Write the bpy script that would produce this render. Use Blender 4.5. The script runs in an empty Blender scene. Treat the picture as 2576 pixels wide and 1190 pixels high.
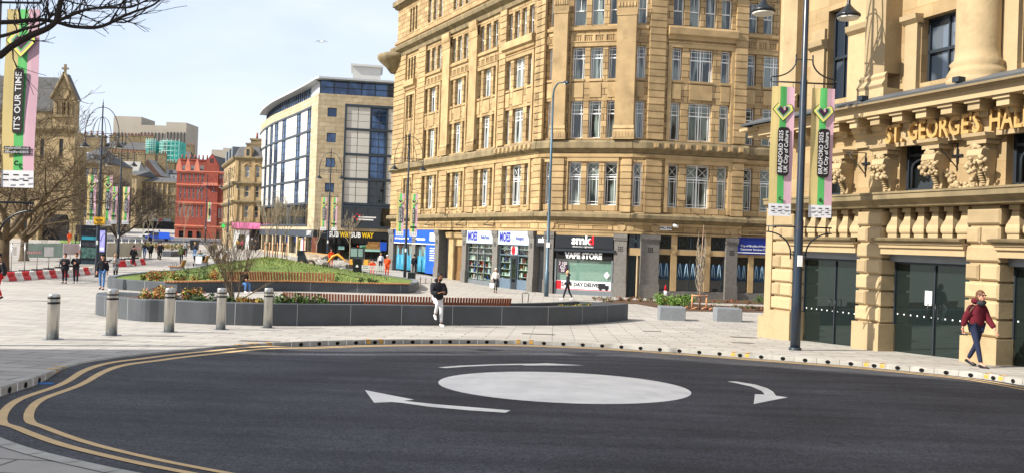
import bpy, bmesh, math, random
from mathutils import Vector, Matrix
from mathutils.geometry import tessellate_polygon
random.seed(7)
SC = bpy.context.scene
COL = SC.collection
R = math.radians
# ---------------------------------------------------------------- camera model
F = 2200.0; ROLL = 0.035; PITCH = math.atan(14/2200)
CAM = Vector((0, 0, 1.565))
_R = Vector((1, 0, 0)); _U = Vector((0, -math.sin(PITCH), math.cos(PITCH))); _F = Vector((0, math.cos(PITCH), math.sin(PITCH)))
_cr, _sr = math.cos(ROLL), math.sin(ROLL)
PROF = [(-400, -15.235), (28, 2.741), (42, 3.04), (56, 3.28), (66, 3.28), (80, 3.0), (130, 2.4), (170, 1.13), (230, -.2), (400, -4), (900, -12)]
def G(y):
 """ground height at depth y (the square falls away from the camera, then the town climbs)"""
 for (a, ha), (b, hb) in zip(PROF, PROF[1:]):
  if y <= b: break
 return 1.565 - (ha + (hb-ha)*(y-a)/(b-a))
def ray(x, y):
 dx, dy = x-1288, 595-y
 u = dx*_cr - dy*_sr; v = dx*_sr + dy*_cr
 d = _R*u + _U*v + _F*F
 return d/d.y
def at(x, y, D): return CAM + ray(x, y)*D
def gp(x, y, lift=0.0):
 d = ray(x, y); D = 3.0
 while D < 600:
  if CAM.z + d.z*D <= G(D)+lift: break
  D += 0.5
 lo, hi = D-.5, D
 for _ in range(24):
  m = (lo+hi)/2
  if CAM.z + d.z*m <= G(m)+lift: hi = m
  else: lo = m
 return CAM + d*hi
def zat(x, y, D): return CAM.z + ray(x, y).z*D
def px_per_m(D): return F/D
# ---------------------------------------------------------------- tagging
def tag(o, label=None, cat=None, group=None, kind=None):
 if label: o['label'] = label
 if cat: o['category'] = cat
 if group: o['group'] = group
 if kind: o['kind'] = kind
 return o
def thing(name, loc, label, cat, group=None, rz=0.0, kind=None):
 o = bpy.data.objects.new(name, None); COL.objects.link(o)
 o.location = loc; o.rotation_euler = (0, 0, rz); o.empty_display_size = .1
 return tag(o, label, cat, group, kind)
def origin(o):
 v = Vector((0, 0, 0))
 while o is not None:
  v = v + Vector(o.location); o = o.parent
 return v
def dup(o, parent=None, loc=None, rz=None, label=None, group=None, scale=None):
 c = o.copy(); COL.objects.link(c); c.parent = parent
 if loc is not None: c.location = loc
 if rz is not None: c.rotation_euler = (0, 0, rz)
 if scale is not None: c.scale = (scale, scale, scale)
 if label: c['label'] = label
 if group: c['group'] = group
 for ch in list(o.children): dup(ch, c)
 return c
# ---------------------------------------------------------------- mesh builder
class MB:
 def __init__(s): s.v = []; s.f = []; s.m = []; s.sm = []
 def face(s, pts, m=0, smooth=False):
  n = len(s.v); s.v.extend([tuple(p) for p in pts]); s.f.append(tuple(range(n, n+len(pts)))); s.m.append(m); s.sm.append(smooth)
 def mesh(s, verts, faces, m=0, smooth=False):
  n = len(s.v); s.v.extend([tuple(p) for p in verts])
  for f in faces: s.f.append(tuple(i+n for i in f)); s.m.append(m); s.sm.append(smooth)
 def box(s, c, d, rz=0, m=0, taper=1.0):
  """box centred in x, y at c, standing on c.z, size d"""
  cx, cy, cz = c; w, l, h = d; ca, sa = math.cos(rz), math.sin(rz); vs = []
  for k, t in ((0, 1), (h, taper)):
   for (a, b) in ((-1, -1), (1, -1), (1, 1), (-1, 1)):
    x, y = a*w/2*t, b*l/2*t
    vs.append((cx+x*ca-y*sa, cy+x*sa+y*ca, cz+k))
  s.mesh(vs, [(3, 2, 1, 0), (4, 5, 6, 7), (0, 1, 5, 4), (1, 2, 6, 5), (2, 3, 7, 6), (3, 0, 4, 7)], m)
 def hexa(s, p, m=0):
  """8 points: bottom 0-3 counter-clockwise, top 4-7"""
  s.mesh(p, [(3, 2, 1, 0), (4, 5, 6, 7), (0, 1, 5, 4), (1, 2, 6, 5), (2, 3, 7, 6), (3, 0, 4, 7)], m)
 def prism(s, poly, z0, z1, m=0, cap=True, gfun=None):
  """vertical prism over a ccw plan polygon; z may be numbers or functions of point"""
  f0 = z0 if callable(z0) else (lambda p: z0); f1 = z1 if callable(z1) else (lambda p: z1)
  n = len(poly); vs = [(p[0], p[1], f0(p)) for p in poly]+[(p[0], p[1], f1(p)) for p in poly]
  fs = [(i, (i+1) % n, (i+1) % n+n, i+n) for i in range(n)]
  s.mesh(vs, fs, m)
  if cap:
   tri = tessellate_polygon([[Vector((p[0], p[1], 0)) for p in poly]])
   s.mesh([(p[0], p[1], f1(p)) for p in poly], [t if area2([poly[i] for i in t]) > 0 else t[::-1] for t in tri], m)
 def tube(s, path, rad, n=6, m=0, smooth=True, caps=True):
  path = [Vector(p) for p in path]
  if not hasattr(rad, '__len__'): rad = [rad]*len(path)
  rings = []; up = None; base = len(s.v)
  for i, p in enumerate(path):
   a = path[max(i-1, 0)]; b = path[min(i+1, len(path)-1)]; t = (b-a)
   if t.length < 1e-9: t = Vector((0, 0, 1))
   t.normalize()
   if up is None:
    up = Vector((0, 0, 1)) if abs(t.z) < .9 else Vector((1, 0, 0))
   x = t.cross(up)
   if x.length < 1e-6: x = t.orthogonal()
   x.normalize(); yv = x.cross(t); yv.normalize(); up = yv
   for k in range(n):
    an = 2*math.pi*k/n
    s.v.append(tuple(p + (x*math.cos(an)+yv*math.sin(an))*rad[i]))
  for i in range(len(path)-1):
   for k in range(n):
    a = base+i*n+k; b = base+i*n+(k+1) % n
    s.f.append((a, b, b+n, a+n)); s.m.append(m); s.sm.append(smooth)
  if caps:
   s.f.append(tuple(base+k for k in range(n))[::-1]); s.m.append(m); s.sm.append(False)
   s.f.append(tuple(base+(len(path)-1)*n+k for k in range(n))); s.m.append(m); s.sm.append(False)
 def lathe(s, c, prof, n=16, m=0, smooth=True, sq=False):
  """prof = [(radius, z)] going up"""
  base = len(s.v); cx, cy, cz = c
  for (r, z) in prof:
   for k in range(n):
    a = 2*math.pi*(k+(.5 if sq else 0))/n
    s.v.append((cx+r*math.cos(a), cy+r*math.sin(a), cz+z))
  for i in range(len(prof)-1):
   for k in range(n):
    a = base+i*n+k; b = base+i*n+(k+1) % n
    s.f.append((a, b, b+n, a+n)); s.m.append(m); s.sm.append(smooth)
  s.f.append(tuple(base+k for k in range(n))[::-1]); s.m.append(m); s.sm.append(False)
  s.f.append(tuple(base+(len(prof)-1)*n+k for k in range(n))); s.m.append(m); s.sm.append(False)
 def ball(s, c, r, m=0, n=8, sq=(1, 1, 1)):
  cx, cy, cz = c; rows = n//2+1; base = len(s.v)
  for i in range(rows+1):
   ph = math.pi*i/rows
   for k in range(n):
    a = 2*math.pi*k/n
    s.v.append((cx+r*sq[0]*math.sin(ph)*math.cos(a), cy+r*sq[1]*math.sin(ph)*math.sin(a), cz-r*sq[2]*math.cos(ph)))
  for i in range(rows):
   for k in range(n):
    a = base+i*n+k; b = base+i*n+(k+1) % n
    s.f.append((a, b, b+n, a+n)); s.m.append(m); s.sm.append(True)
 def strip(s, path, w, z, m=0):
  """flat ribbon on the ground; path of xy, w width; z function of (x,y)"""
  L, Rr = [], []
  for i, p in enumerate(path):
   a = path[max(i-1, 0)]; b = path[min(i+1, len(path)-1)]
   dx, dy = b[0]-a[0], b[1]-a[1]; l = math.hypot(dx, dy) or 1
   nx, ny = -dy/l*w/2, dx/l*w/2
   L.append((p[0]+nx, p[1]+ny)); Rr.append((p[0]-nx, p[1]-ny))
  for i in range(len(path)-1):
   q = [Rr[i], Rr[i+1], L[i+1], L[i]]
   s.face([(x, y, z(x, y)) for x, y in q], m)
 def build(s, name, mats, parent=None, local=False, bevel=0, loc=None, weld=False):
  if not isinstance(mats, (list, tuple)): mats = [mats]
  off = Vector((0, 0, 0))
  if parent is not None and not local: off = origin(parent)
  me = bpy.data.meshes.new(name)
  lo = Vector(loc) if loc is not None else Vector((0, 0, 0))
  sub = off + (lo if parent is None and not local else Vector((0, 0, 0)))
  me.from_pydata([(a-sub.x, b-sub.y, c-sub.z) for a, b, c in s.v], [], s.f)
  for mm in mats: me.materials.append(mm)
  if s.f:
   me.polygons.foreach_set('material_index', s.m)
   me.polygons.foreach_set('use_smooth', s.sm)
  uv = me.uv_layers.new(name='UVMap'); dat = [0.0]*(2*len(me.loops))
  vs = s.v; li = 0
  for f in s.f:
   a, b, c = vs[f[0]], vs[f[1]], vs[f[2]]
   e1 = (b[0]-a[0], b[1]-a[1], b[2]-a[2]); e2 = (c[0]-b[0], c[1]-b[1], c[2]-b[2])
   nx, ny, nz = e1[1]*e2[2]-e1[2]*e2[1], e1[2]*e2[0]-e1[0]*e2[2], e1[0]*e2[1]-e1[1]*e2[0]
   l = math.sqrt(nx*nx+ny*ny+nz*nz) or 1
   if abs(nz)/l > .7:
    for i in f: dat[li] = vs[i][0]; dat[li+1] = vs[i][1]; li += 2
   else:
    h = math.hypot(nx, ny) or 1; tx, ty = -ny/h, nx/h
    for i in f: dat[li] = vs[i][0]*tx+vs[i][1]*ty; dat[li+1] = vs[i][2]; li += 2
  uv.data.foreach_set('uv', dat)
  me.update()
  if weld:
   bm = bmesh.new(); bm.from_mesh(me); bmesh.ops.remove_doubles(bm, verts=bm.verts, dist=.0005); bm.to_mesh(me); bm.free()
  o = bpy.data.objects.new(name, me); COL.objects.link(o); o.parent = parent
  if loc is not None: o.location = loc
  if bevel:
   b = o.modifiers.new('b', 'BEVEL'); b.width = bevel; b.segments = 2; b.limit_method = 'ANGLE'
  return o
def area2(p):
 return sum(p[i][0]*p[(i+1) % len(p)][1]-p[(i+1) % len(p)][0]*p[i][1] for i in range(len(p)))
def offpath(path, o):
 out = []
 for i, p in enumerate(path):
  a = path[max(i-1, 0)]; b = path[min(i+1, len(path)-1)]; dx, dy = b[0]-a[0], b[1]-a[1]; l = math.hypot(dx, dy) or 1
  out.append((p[0]-dy/l*o, p[1]+dx/l*o))
 return out
def smooth_path(pts, n=6):
 """Catmull-Rom through the points"""
 out = []; P = [Vector(p) for p in pts]
 for i in range(len(P)-1):
  p0 = P[max(i-1, 0)]; p1 = P[i]; p2 = P[i+1]; p3 = P[min(i+2, len(P)-1)]
  for k in range(n):
   t = k/n
   out.append(.5*((2*p1)+(p2-p0)*t+(2*p0-5*p1+4*p2-p3)*t*t+(3*p1-p0-3*p2+p3)*t*t*t))
 out.append(P[-1]); return out
# ---------------------------------------------------------------- facades
class Fac:
 """a wall plane: origin P (xy), direction d to the right as seen from outside, outward normal n"""
 def __init__(s, P, d):
  s.P = Vector((P[0], P[1])); s.d = Vector((d[0], d[1])).normalized(); s.n = Vector((s.d.y, -s.d.x))
  s.rz = math.atan2(s.d.y, s.d.x)
 def pt(s, a, o, z): q = s.P+s.d*a+s.n*o; return Vector((q.x, q.y, z))
 def px(s, x, y, out=0.0):
  d = ray(x, y); q = s.P+s.n*out
  t = (q.x*s.n.x+q.y*s.n.y)/(d.x*s.n.x+d.y*s.n.y)
  p = CAM+d*t
  return ((p.x-s.P.x)*s.d.x+(p.y-s.P.y)*s.d.y, p.z)
 def S(s, x, y=500, out=0.0): return s.px(x, y, out)[0]
 def Z(s, x, y, out=0.0): return s.px(x, y, out)[1]
 def end(s, L): return s.P+s.d*L
 def box(s, mb, s0, s1, o0, o1, z0, z1, m=0):
  p = [s.pt(s0, o1, z0), s.pt(s1, o1, z0), s.pt(s1, o0, z0), s.pt(s0, o0, z0), s.pt(s0, o1, z1), s.pt(s1, o1, z1), s.pt(s1, o0, z1), s.pt(s0, o0, z1)]
  mb.hexa(p, m)
 def prof(s, mb, s0, s1, pr, m=0, ends=True):
  """moulding: pr = [(out, z)] from bottom to top, run from s0 to s1"""
  for (o0, z0), (o1, z1) in zip(pr, pr[1:]):
   mb.face([s.pt(s0, o0, z0), s.pt(s1, o0, z0), s.pt(s1, o1, z1), s.pt(s0, o1, z1)], m)
  if ends:
   ba = min(o for o, z in pr)-.02
   for ss, fl in ((s0, 0), (s1, 1)):
    pts = [s.pt(ss, ba, pr[0][1])]+[s.pt(ss, o, z) for o, z in pr]+[s.pt(ss, ba, pr[-1][1])]
    mb.face(pts if not fl else pts[::-1], m)
 def wall(s, mb, L, z0, z1, ops, depth=.25, o=0.0, m=0, s0=0.0):
  """wall sheet with real recessed openings ops = [(s0,s1,z0,z1)]"""
  xs = sorted(set([s0, L]+[min(max(v, s0), L) for op in ops for v in op[:2]])); zs = sorted(set([z0, z1]+[min(max(v, z0), z1) for op in ops for v in op[2:4]]))
  for i in range(len(xs)-1):
   for j in range(len(zs)-1):
    cx = (xs[i]+xs[i+1])/2; cz = (zs[j]+zs[j+1])/2
    if any(op[0] < cx < op[1] and op[2] < cz < op[3] for op in ops): continue
    mb.face([s.pt(xs[i], o, zs[j]), s.pt(xs[i+1], o, zs[j]), s.pt(xs[i+1], o, zs[j+1]), s.pt(xs[i], o, zs[j+1])], m)
  for (a, b, c, d) in [op[:4] for op in ops]:
   q = o-depth
   mb.face([s.pt(a, o, c), s.pt(a, o, d), s.pt(a, q, d), s.pt(a, q, c)], m)
   mb.face([s.pt(b, o, d), s.pt(b, o, c), s.pt(b, q, c), s.pt(b, q, d)], m)
   mb.face([s.pt(a, o, d), s.pt(b, o, d), s.pt(b, q, d), s.pt(a, q, d)], m)
   mb.face([s.pt(b, o, c), s.pt(a, o, c), s.pt(a, q, c), s.pt(b, q, c)], m)
WIN = {}
def window(parent, fac, a, b, c, d, out, style, frame, glass, name='window', bar=.065):
 """one window: frame mesh with its pane as child; shared mesh data per size"""
 w, h = round(b-a, 2), round(d-c, 2); key = (w, h, style, frame.name, glass.name)
 if key not in WIN:
  mb = MB(); g = MB(); t = bar
  def bx(x0, x1, z0, z1, dy=.06): mb.box(((x0+x1)/2, 0, z0), (x1-x0, dy, z1-z0))
  bx(-w/2, -w/2+t, 0, h); bx(w/2-t, w/2, 0, h); bx(-w/2+t, w/2-t, 0, t); bx(-w/2+t, w/2-t, h-t, h)
  q = t*.5
  if style in ('lights', 'cross'):      # tall sash with small-paned top light
   zt = h*.66
   bx(-w/2+t, w/2-t, zt-t*.6, zt+t*.6, .07)
   n = 2 if w > .95 else 1
   if n == 2: bx(-t*.6, t*.6, t, h-t, .066)
   for k in range(n):
    xa = -w/2+t+(w/n)*k if n == 2 and k else -w/2+t
    xa = -w/2+w/n*k+t*.6; xb = -w/2+w/n*(k+1)-t*.6
    e = .12*(xb-xa) + .06
    if style == 'lights':
     for xx in (xa+e, xb-e): bx(xx-q/2, xx+q/2, zt, h-t, .04)
     bx(xa, xb, zt+(h-zt)*.28, zt+(h-zt)*.28+q, .042)
     bx(xa, xb, h-t-.13*h*.5, h-t-.13*h*.5+q, .042)
    else:
     zc0, zc1 = zt+.12, h-.14
     bx(xa, xb, zc0, zc0+q, .042); bx(xa, xb, zc1, zc1+q, .042)
     for s_ in (1, -1):
      x0, x1 = (xa, xb) if s_ > 0 else (xb, xa)
      mb.tube([(x0, 0, zc0), (x1, 0, zc1)], q*.55, 4)
     for xx in (xa+e, xb-e): bx(xx-q/2, xx+q/2, t, zt, .04)
     bx(xa, xb, t+.14, t+.14+q, .042); bx(xa, xb, zt-.2, zt-.2+q, .042)
    if style == 'lights':
     for xx in (xa+e*.8, xb-e*.8): bx(xx-q/2, xx+q/2, t, zt, .04)
  elif style == 'sash':
   bx(-w/2+t, w/2-t, h*.5-t*.5, h*.5+t*.5, .07)
   bx(-q/2-.0, q/2, h*.5, h-t, .04)
  elif style == 'grid':
   nx = max(1, round(w/.75)); nz = max(1, round(h/.85))
   for k in range(1, nx): bx(-w/2+w*k/nx-t/2, -w/2+w*k/nx+t/2, t, h-t, .064)
   for k in range(1, nz): bx(-w/2+t, w/2-t, h*k/nz-t/2, h*k/nz+t/2, .07)
  elif style == 'two':
   bx(-t/2, t/2, t, h-t, .064)
   bx(-w/2+t, w/2-t, h*.45-t*.5, h*.45+t*.5, .07)
  elif style == 'mid':
   bx(-w/2+t, w/2-t, h*.5-t*.5, h*.5+t*.5, .07)
  g.face([(-w/2+.01, .01, .01), (w/2-.01, .01, .01), (w/2-.01, .01, h-.01), (-w/2+.01, .01, h-.01)])
  o = mb.build(name, frame, None, local=True); p = g.build('pane', glass, o, local=True)
  WIN[key] = o; first = True
 else:
  o = dup(WIN[key]); first = False
 o.parent = parent
 pos = fac.pt((a+b)/2, out, c); o.location = pos-origin(parent); o.rotation_euler = (0, 0, fac.rz)
 return o
# ---------------------------------------------------------------- materials
MATS = {}
def nt(name):
 m = bpy.data.materials.new(name); m.use_nodes = True; t = m.node_tree
 b = t.nodes['Principled BSDF']; return m, t, b
def lin(c):
 """sRGB 0-255 -> linear tuple"""
 return tuple(((v/255)/12.92 if v/255 <= .04045 else ((v/255+.055)/1.055)**2.4) for v in c)
def M(name, col, rough=.8, var=.12, scale=2.0, bump=0.0, bscale=30.0, metal=0.0, spec=.35, emit=0, isl=0.0, stain=0.0, stc=(.05, .045, .03), sscale=.4, coat=0, stretch=None):
 if name in MATS: return MATS[name]
 m, t, b = nt(name); N = t.nodes; Lk = t.links
 b.inputs['Roughness'].default_value = rough; b.inputs['Metallic'].default_value = metal
 b.inputs['Specular IOR Level'].default_value = spec
 if coat: b.inputs['Coat Weight'].default_value = coat
 tc = N.new('ShaderNodeTexCoord'); no = N.new('ShaderNodeTexNoise'); no.inputs['Scale'].default_value = scale; no.inputs['Detail'].default_value = 5
 src = tc.outputs['Object']
 if stretch:
  mp = N.new('ShaderNodeMapping'); mp.inputs['Scale'].default_value = stretch; Lk.new(src, mp.inputs[0]); src = mp.outputs[0]
 Lk.new(src, no.inputs['Vector'])
 rm = N.new('ShaderNodeMapRange'); rm.inputs[1].default_value = .3; rm.inputs[2].default_value = .7
 rm.inputs[3].default_value = 1-var; rm.inputs[4].default_value = 1+var; Lk.new(no.outputs[0], rm.inputs[0])
 mx = N.new('ShaderNodeVectorMath'); mx.operation = 'SCALE'; mx.inputs[0].default_value = col; Lk.new(rm.outputs[0], mx.inputs['Scale'])
 out = mx.outputs[0]
 if isl:
  ge = N.new('ShaderNodeNewGeometry'); r5 = N.new('ShaderNodeMapRange'); r5.inputs[3].default_value = 1-isl; r5.inputs[4].default_value = 1+isl*.6; Lk.new(ge.outputs['Random Per Island'], r5.inputs[0]); m5 = N.new('ShaderNodeVectorMath'); m5.operation = 'SCALE'; Lk.new(out, m5.inputs[0]); Lk.new(r5.outputs[0], m5.inputs['Scale']); out = m5.outputs[0]
 if stain:
  n2 = N.new('ShaderNodeTexNoise'); n2.inputs['Scale'].default_value = sscale; n2.inputs['Detail'].default_value = 7; n2.inputs['Roughness'].default_value = .65
  Lk.new(tc.outputs['Object'], n2.inputs['Vector'])
  r2 = N.new('ShaderNodeMapRange'); r2.inputs[1].default_value = .5; r2.inputs[2].default_value = .72; r2.inputs[3].default_value = 0; r2.inputs[4].default_value = stain; Lk.new(n2.outputs[0], r2.inputs[0])
  mm = N.new('ShaderNodeMix'); mm.data_type = 'RGBA'; Lk.new(r2.outputs[0], mm.inputs[0]); Lk.new(out, mm.inputs[6]); mm.inputs[7].default_value = (*stc, 1); out = mm.outputs[2]
 Lk.new(out, b.inputs['Base Color'])
 if bump:
  n3 = N.new('ShaderNodeTexNoise'); n3.inputs['Scale'].default_value = bscale; n3.inputs['Detail'].default_value = 4; Lk.new(src, n3.inputs['Vector'])
  bp = N.new('ShaderNodeBump'); bp.inputs['Strength'].default_value = bump; bp.inputs['Distance'].default_value = .02; Lk.new(n3.outputs[0], bp.inputs['Height']); Lk.new(bp.outputs[0], b.inputs['Normal'])
 if emit:
  b.inputs['Emission Color'].default_value = (*col, 1); b.inputs['Emission Strength'].default_value = emit
 MATS[name] = m; return m
def MBK(name, c1, c2, mortar, bw=.9, bh=.35, ms=.012, rough=.85, stain=.0, stc=(.05, .045, .03), sscale=.5, bump=.3, off=.5, rot=0.0, var=.18, spec=.3, streak=0.0):
 """coursed blocks / pavers through UVs in metres"""
 if name in MATS: return MATS[name]
 m, t, b = nt(name); N = t.nodes; Lk = t.links
 b.inputs['Roughness'].default_value = rough; b.inputs['Specular IOR Level'].default_value = spec
 tc = N.new('ShaderNodeTexCoord'); mp = N.new('ShaderNodeMapping'); mp.inputs['Rotation'].default_value = (0, 0, rot); Lk.new(tc.outputs['UV'], mp.inputs[0])
 br = N.new('ShaderNodeTexBrick'); Lk.new(mp.outputs[0], br.inputs['Vector'])
 br.inputs['Color1'].default_value = (*c1, 1); br.inputs['Color2'].default_value = (*c2, 1); br.inputs['Mortar'].default_value = (*mortar, 1)
 br.inputs['Scale'].default_value = 1; br.inputs['Mortar Size'].default_value = ms; br.inputs['Brick Width'].default_value = bw; br.inputs['Row Height'].default_value = bh; br.offset = off
 br.inputs['Mortar Smooth'].default_value = .2
 no = N.new('ShaderNodeTexNoise'); no.inputs['Scale'].default_value = 1.3; no.inputs['Detail'].default_value = 7; no.inputs['Roughness'].default_value = .6; Lk.new(tc.outputs['Object'], no.inputs['Vector'])
 rm = N.new('ShaderNodeMapRange'); rm.inputs[1].default_value = .3; rm.inputs[2].default_value = .7; rm.inputs[3].default_value = 1-var; rm.inputs[4].default_value = 1+var; Lk.new(no.outputs[0], rm.inputs[0])
 mx = N.new('ShaderNodeVectorMath'); mx.operation = 'SCALE'; Lk.new(br.outputs['Color'], mx.inputs[0]); Lk.new(rm.outputs[0], mx.inputs['Scale'])
 out = mx.outputs[0]
 if stain:
  n2 = N.new('ShaderNodeTexNoise'); n2.inputs['Scale'].default_value = sscale; n2.inputs['Detail'].default_value = 8; n2.inputs['Roughness'].default_value = .7
  m2 = N.new('ShaderNodeMapping'); m2.inputs['Scale'].default_value = (1, 1, 1-streak); Lk.new(tc.outputs['Object'], m2.inputs[0]); Lk.new(m2.outputs[0], n2.inputs['Vector'])
  r2 = N.new('ShaderNodeMapRange'); r2.inputs[1].default_value = .5; r2.inputs[2].default_value = .75; r2.inputs[3].default_value = 0; r2.inputs[4].default_value = stain; Lk.new(n2.outputs[0], r2.inputs[0])
  mm = N.new('ShaderNodeMix'); mm.data_type = 'RGBA'; Lk.new(r2.outputs[0], mm.inputs[0]); Lk.new(out, mm.inputs[6]); mm.inputs[7].default_value = (*stc, 1); out = mm.outputs[2]
 Lk.new(out, b.inputs['Base Color'])
 if bump:
  inv = N.new('ShaderNodeMath'); inv.operation = 'SUBTRACT'; inv.inputs[0].default_value = 1; Lk.new(br.outputs['Fac'], inv.inputs[1])
  n3 = N.new('ShaderNodeTexNoise'); n3.inputs['Scale'].default_value = 25; Lk.new(tc.outputs['Object'], n3.inputs['Vector'])
  ad = N.new('ShaderNodeMath'); ad.operation = 'MULTIPLY_ADD'; Lk.new(n3.outputs[0], ad.inputs[0]); ad.inputs[1].default_value = .35; Lk.new(inv.outputs[0], ad.inputs[2])
  bp = N.new('ShaderNodeBump'); bp.inputs['Strength'].default_value = bump; bp.inputs['Distance'].default_value = .02; Lk.new(ad.outputs[0], bp.inputs['Height']); Lk.new(bp.outputs[0], b.inputs['Normal'])
 MATS[name] = m; return m
def GL(name, col=(.02, .025, .03), col2=None, rough=.04, scale=(3, 3, .3), spec=.9, metal=0.0):
 """glazing: dark reflecting glass, col2 = blinds / curtains seen behind it in patches"""
 if name in MATS: return MATS[name]
 m, t, b = nt(name); N = t.nodes; Lk = t.links
 b.inputs['Roughness'].default_value = rough; b.inputs['Specular IOR Level'].default_value = spec; b.inputs['Metallic'].default_value = metal
 b.inputs['Base Color'].default_value = (*col, 1)
 if col2:
  tc = N.new('ShaderNodeTexCoord'); mp = N.new('ShaderNodeMapping'); mp.inputs['Scale'].default_value = scale
  ge = N.new('ShaderNodeNewGeometry'); Lk.new(ge.outputs['Position'], mp.inputs[0])
  no = N.new('ShaderNodeTexNoise'); no.inputs['Scale'].default_value = 1; no.inputs['Detail'].default_value = 2; Lk.new(mp.outputs[0], no.inputs['Vector'])
  cr = N.new('ShaderNodeMapRange'); cr.inputs[1].default_value = .46; cr.inputs[2].default_value = .56; Lk.new(no.outputs[0], cr.inputs[0])
  mm = N.new('ShaderNodeMix'); mm.data_type = 'RGBA'; Lk.new(cr.outputs[0], mm.inputs[0]); mm.inputs[6].default_value = (*col, 1); mm.inputs[7].default_value = (*col2, 1); Lk.new(mm.outputs[2], b.inputs['Base Color'])
 MATS[name] = m; return m
def text(body, size, mat, parent, pos, rz, name='lettering', align='CENTER', ext=.01, rx=90, rot=0.0, xs=1.0, bold=0.0, spacing=1.0, width=None):
 """flat lettering in a vertical plane, turned into a mesh; pos in world coordinates"""
 cu = bpy.data.curves.new(name, 'FONT'); cu.body = body; cu.size = size; cu.extrude = ext; cu.align_x = align; cu.align_y = 'CENTER'; cu.offset = bold; cu.space_character = spacing
 cu.resolution_u = 2
 tmp = bpy.data.objects.new('t', cu); COL.objects.link(tmp); dg = bpy.context.evaluated_depsgraph_get(); dg.update()
 me = bpy.data.meshes.new_from_object(tmp.evaluated_get(dg)); bpy.data.objects.remove(tmp); bpy.data.curves.remove(cu)
 me.name = name; me.materials.clear(); me.materials.append(mat)
 if width:
  X = [v.co.x for v in me.vertices]; xs = width/(max(X)-min(X))
 p = Vector(pos)-(origin(parent) if parent else Vector((0, 0, 0)))
 me.transform(Matrix.Rotation(rz, 4, 'Z') @ Matrix.Rotation(R(rx), 4, 'X') @ Matrix.Rotation(rot, 4, 'Z') @ Matrix.Diagonal((xs, 1, 1, 1)))
 o = bpy.data.objects.new(name, me); COL.objects.link(o); o.parent = parent; o.location = p
 return o
# ================================================================ materials
STONE = MBK('sandstone', lin((184, 157, 114)), lin((144, 119, 83)), lin((66, 54, 38)), bw=.95, bh=.42, ms=.02, stain=.5, stc=lin((104, 84, 58)), sscale=.35, bump=.35, streak=.6)
STONEP = M('sandstone_plain', lin((172, 146, 105)), var=.17, scale=1.1, bump=.3, bscale=14, isl=.16, stain=.5, stc=lin((104, 84, 56)), sscale=.8)
LEDGE = M('weathered_ledge', lin((128, 113, 84)), var=.24, scale=2.2, bump=.4, bscale=10, stain=.75, stc=lin((84, 78, 56)), sscale=1.3, stretch=(1, 1, .35))
GRANITE = M('grey_granite', lin((112, 108, 102)), var=.16, scale=6, rough=.6, bump=.15, stain=.3, stc=lin((80, 78, 74)), sscale=.8)
DKGRAN = M('dark_granite', lin((74, 78, 82)), var=.12, scale=1.5, rough=.55, bump=.1, bscale=60, stain=.35, stc=lin((96, 96, 94)), sscale=.5)
LTGRAN = M('pale_granite', lin((122, 126, 130)), var=.1, scale=8, rough=.6, bump=.1, stain=.3, stc=lin((98, 100, 102)), sscale=1.1)
WHITE = M('white_paint', lin((232, 232, 228)), var=.04, rough=.5)
CREAMP = M('cream_paint', lin((214, 190, 150)), var=.06, rough=.6)
BLACK = M('black_paint', lin((24, 28, 32)), var=.1, rough=.35, spec=.5)
NAVY = M('dark_blue_paint', lin((22, 38, 52)), var=.15, rough=.3, spec=.6, stain=.25, stc=lin((90, 60, 50)), sscale=5)
STEEL = M('brushed_steel', lin((186, 184, 178)), var=.06, rough=.32, metal=.9, stretch=(20, 20, 1))
GREY = M('grey_metal', lin((120, 126, 130)), var=.06, rough=.45, metal=.3)
DGREY = M('dark_metal', lin((52, 58, 64)), var=.06, rough=.4, metal=.3)
GLASS = GL('window_glass', (.018, .022, .024), lin((120, 132, 126)), scale=(2.1, 2.1, .35))
GLASSB = GL('sky_glass', lin((40, 62, 96)), lin((70, 100, 140)), scale=(.5, .5, .4), rough=.03, metal=.35)
GLASSD = GL('dark_glass', (.008, .011, .012), rough=.03, spec=.8)
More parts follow.
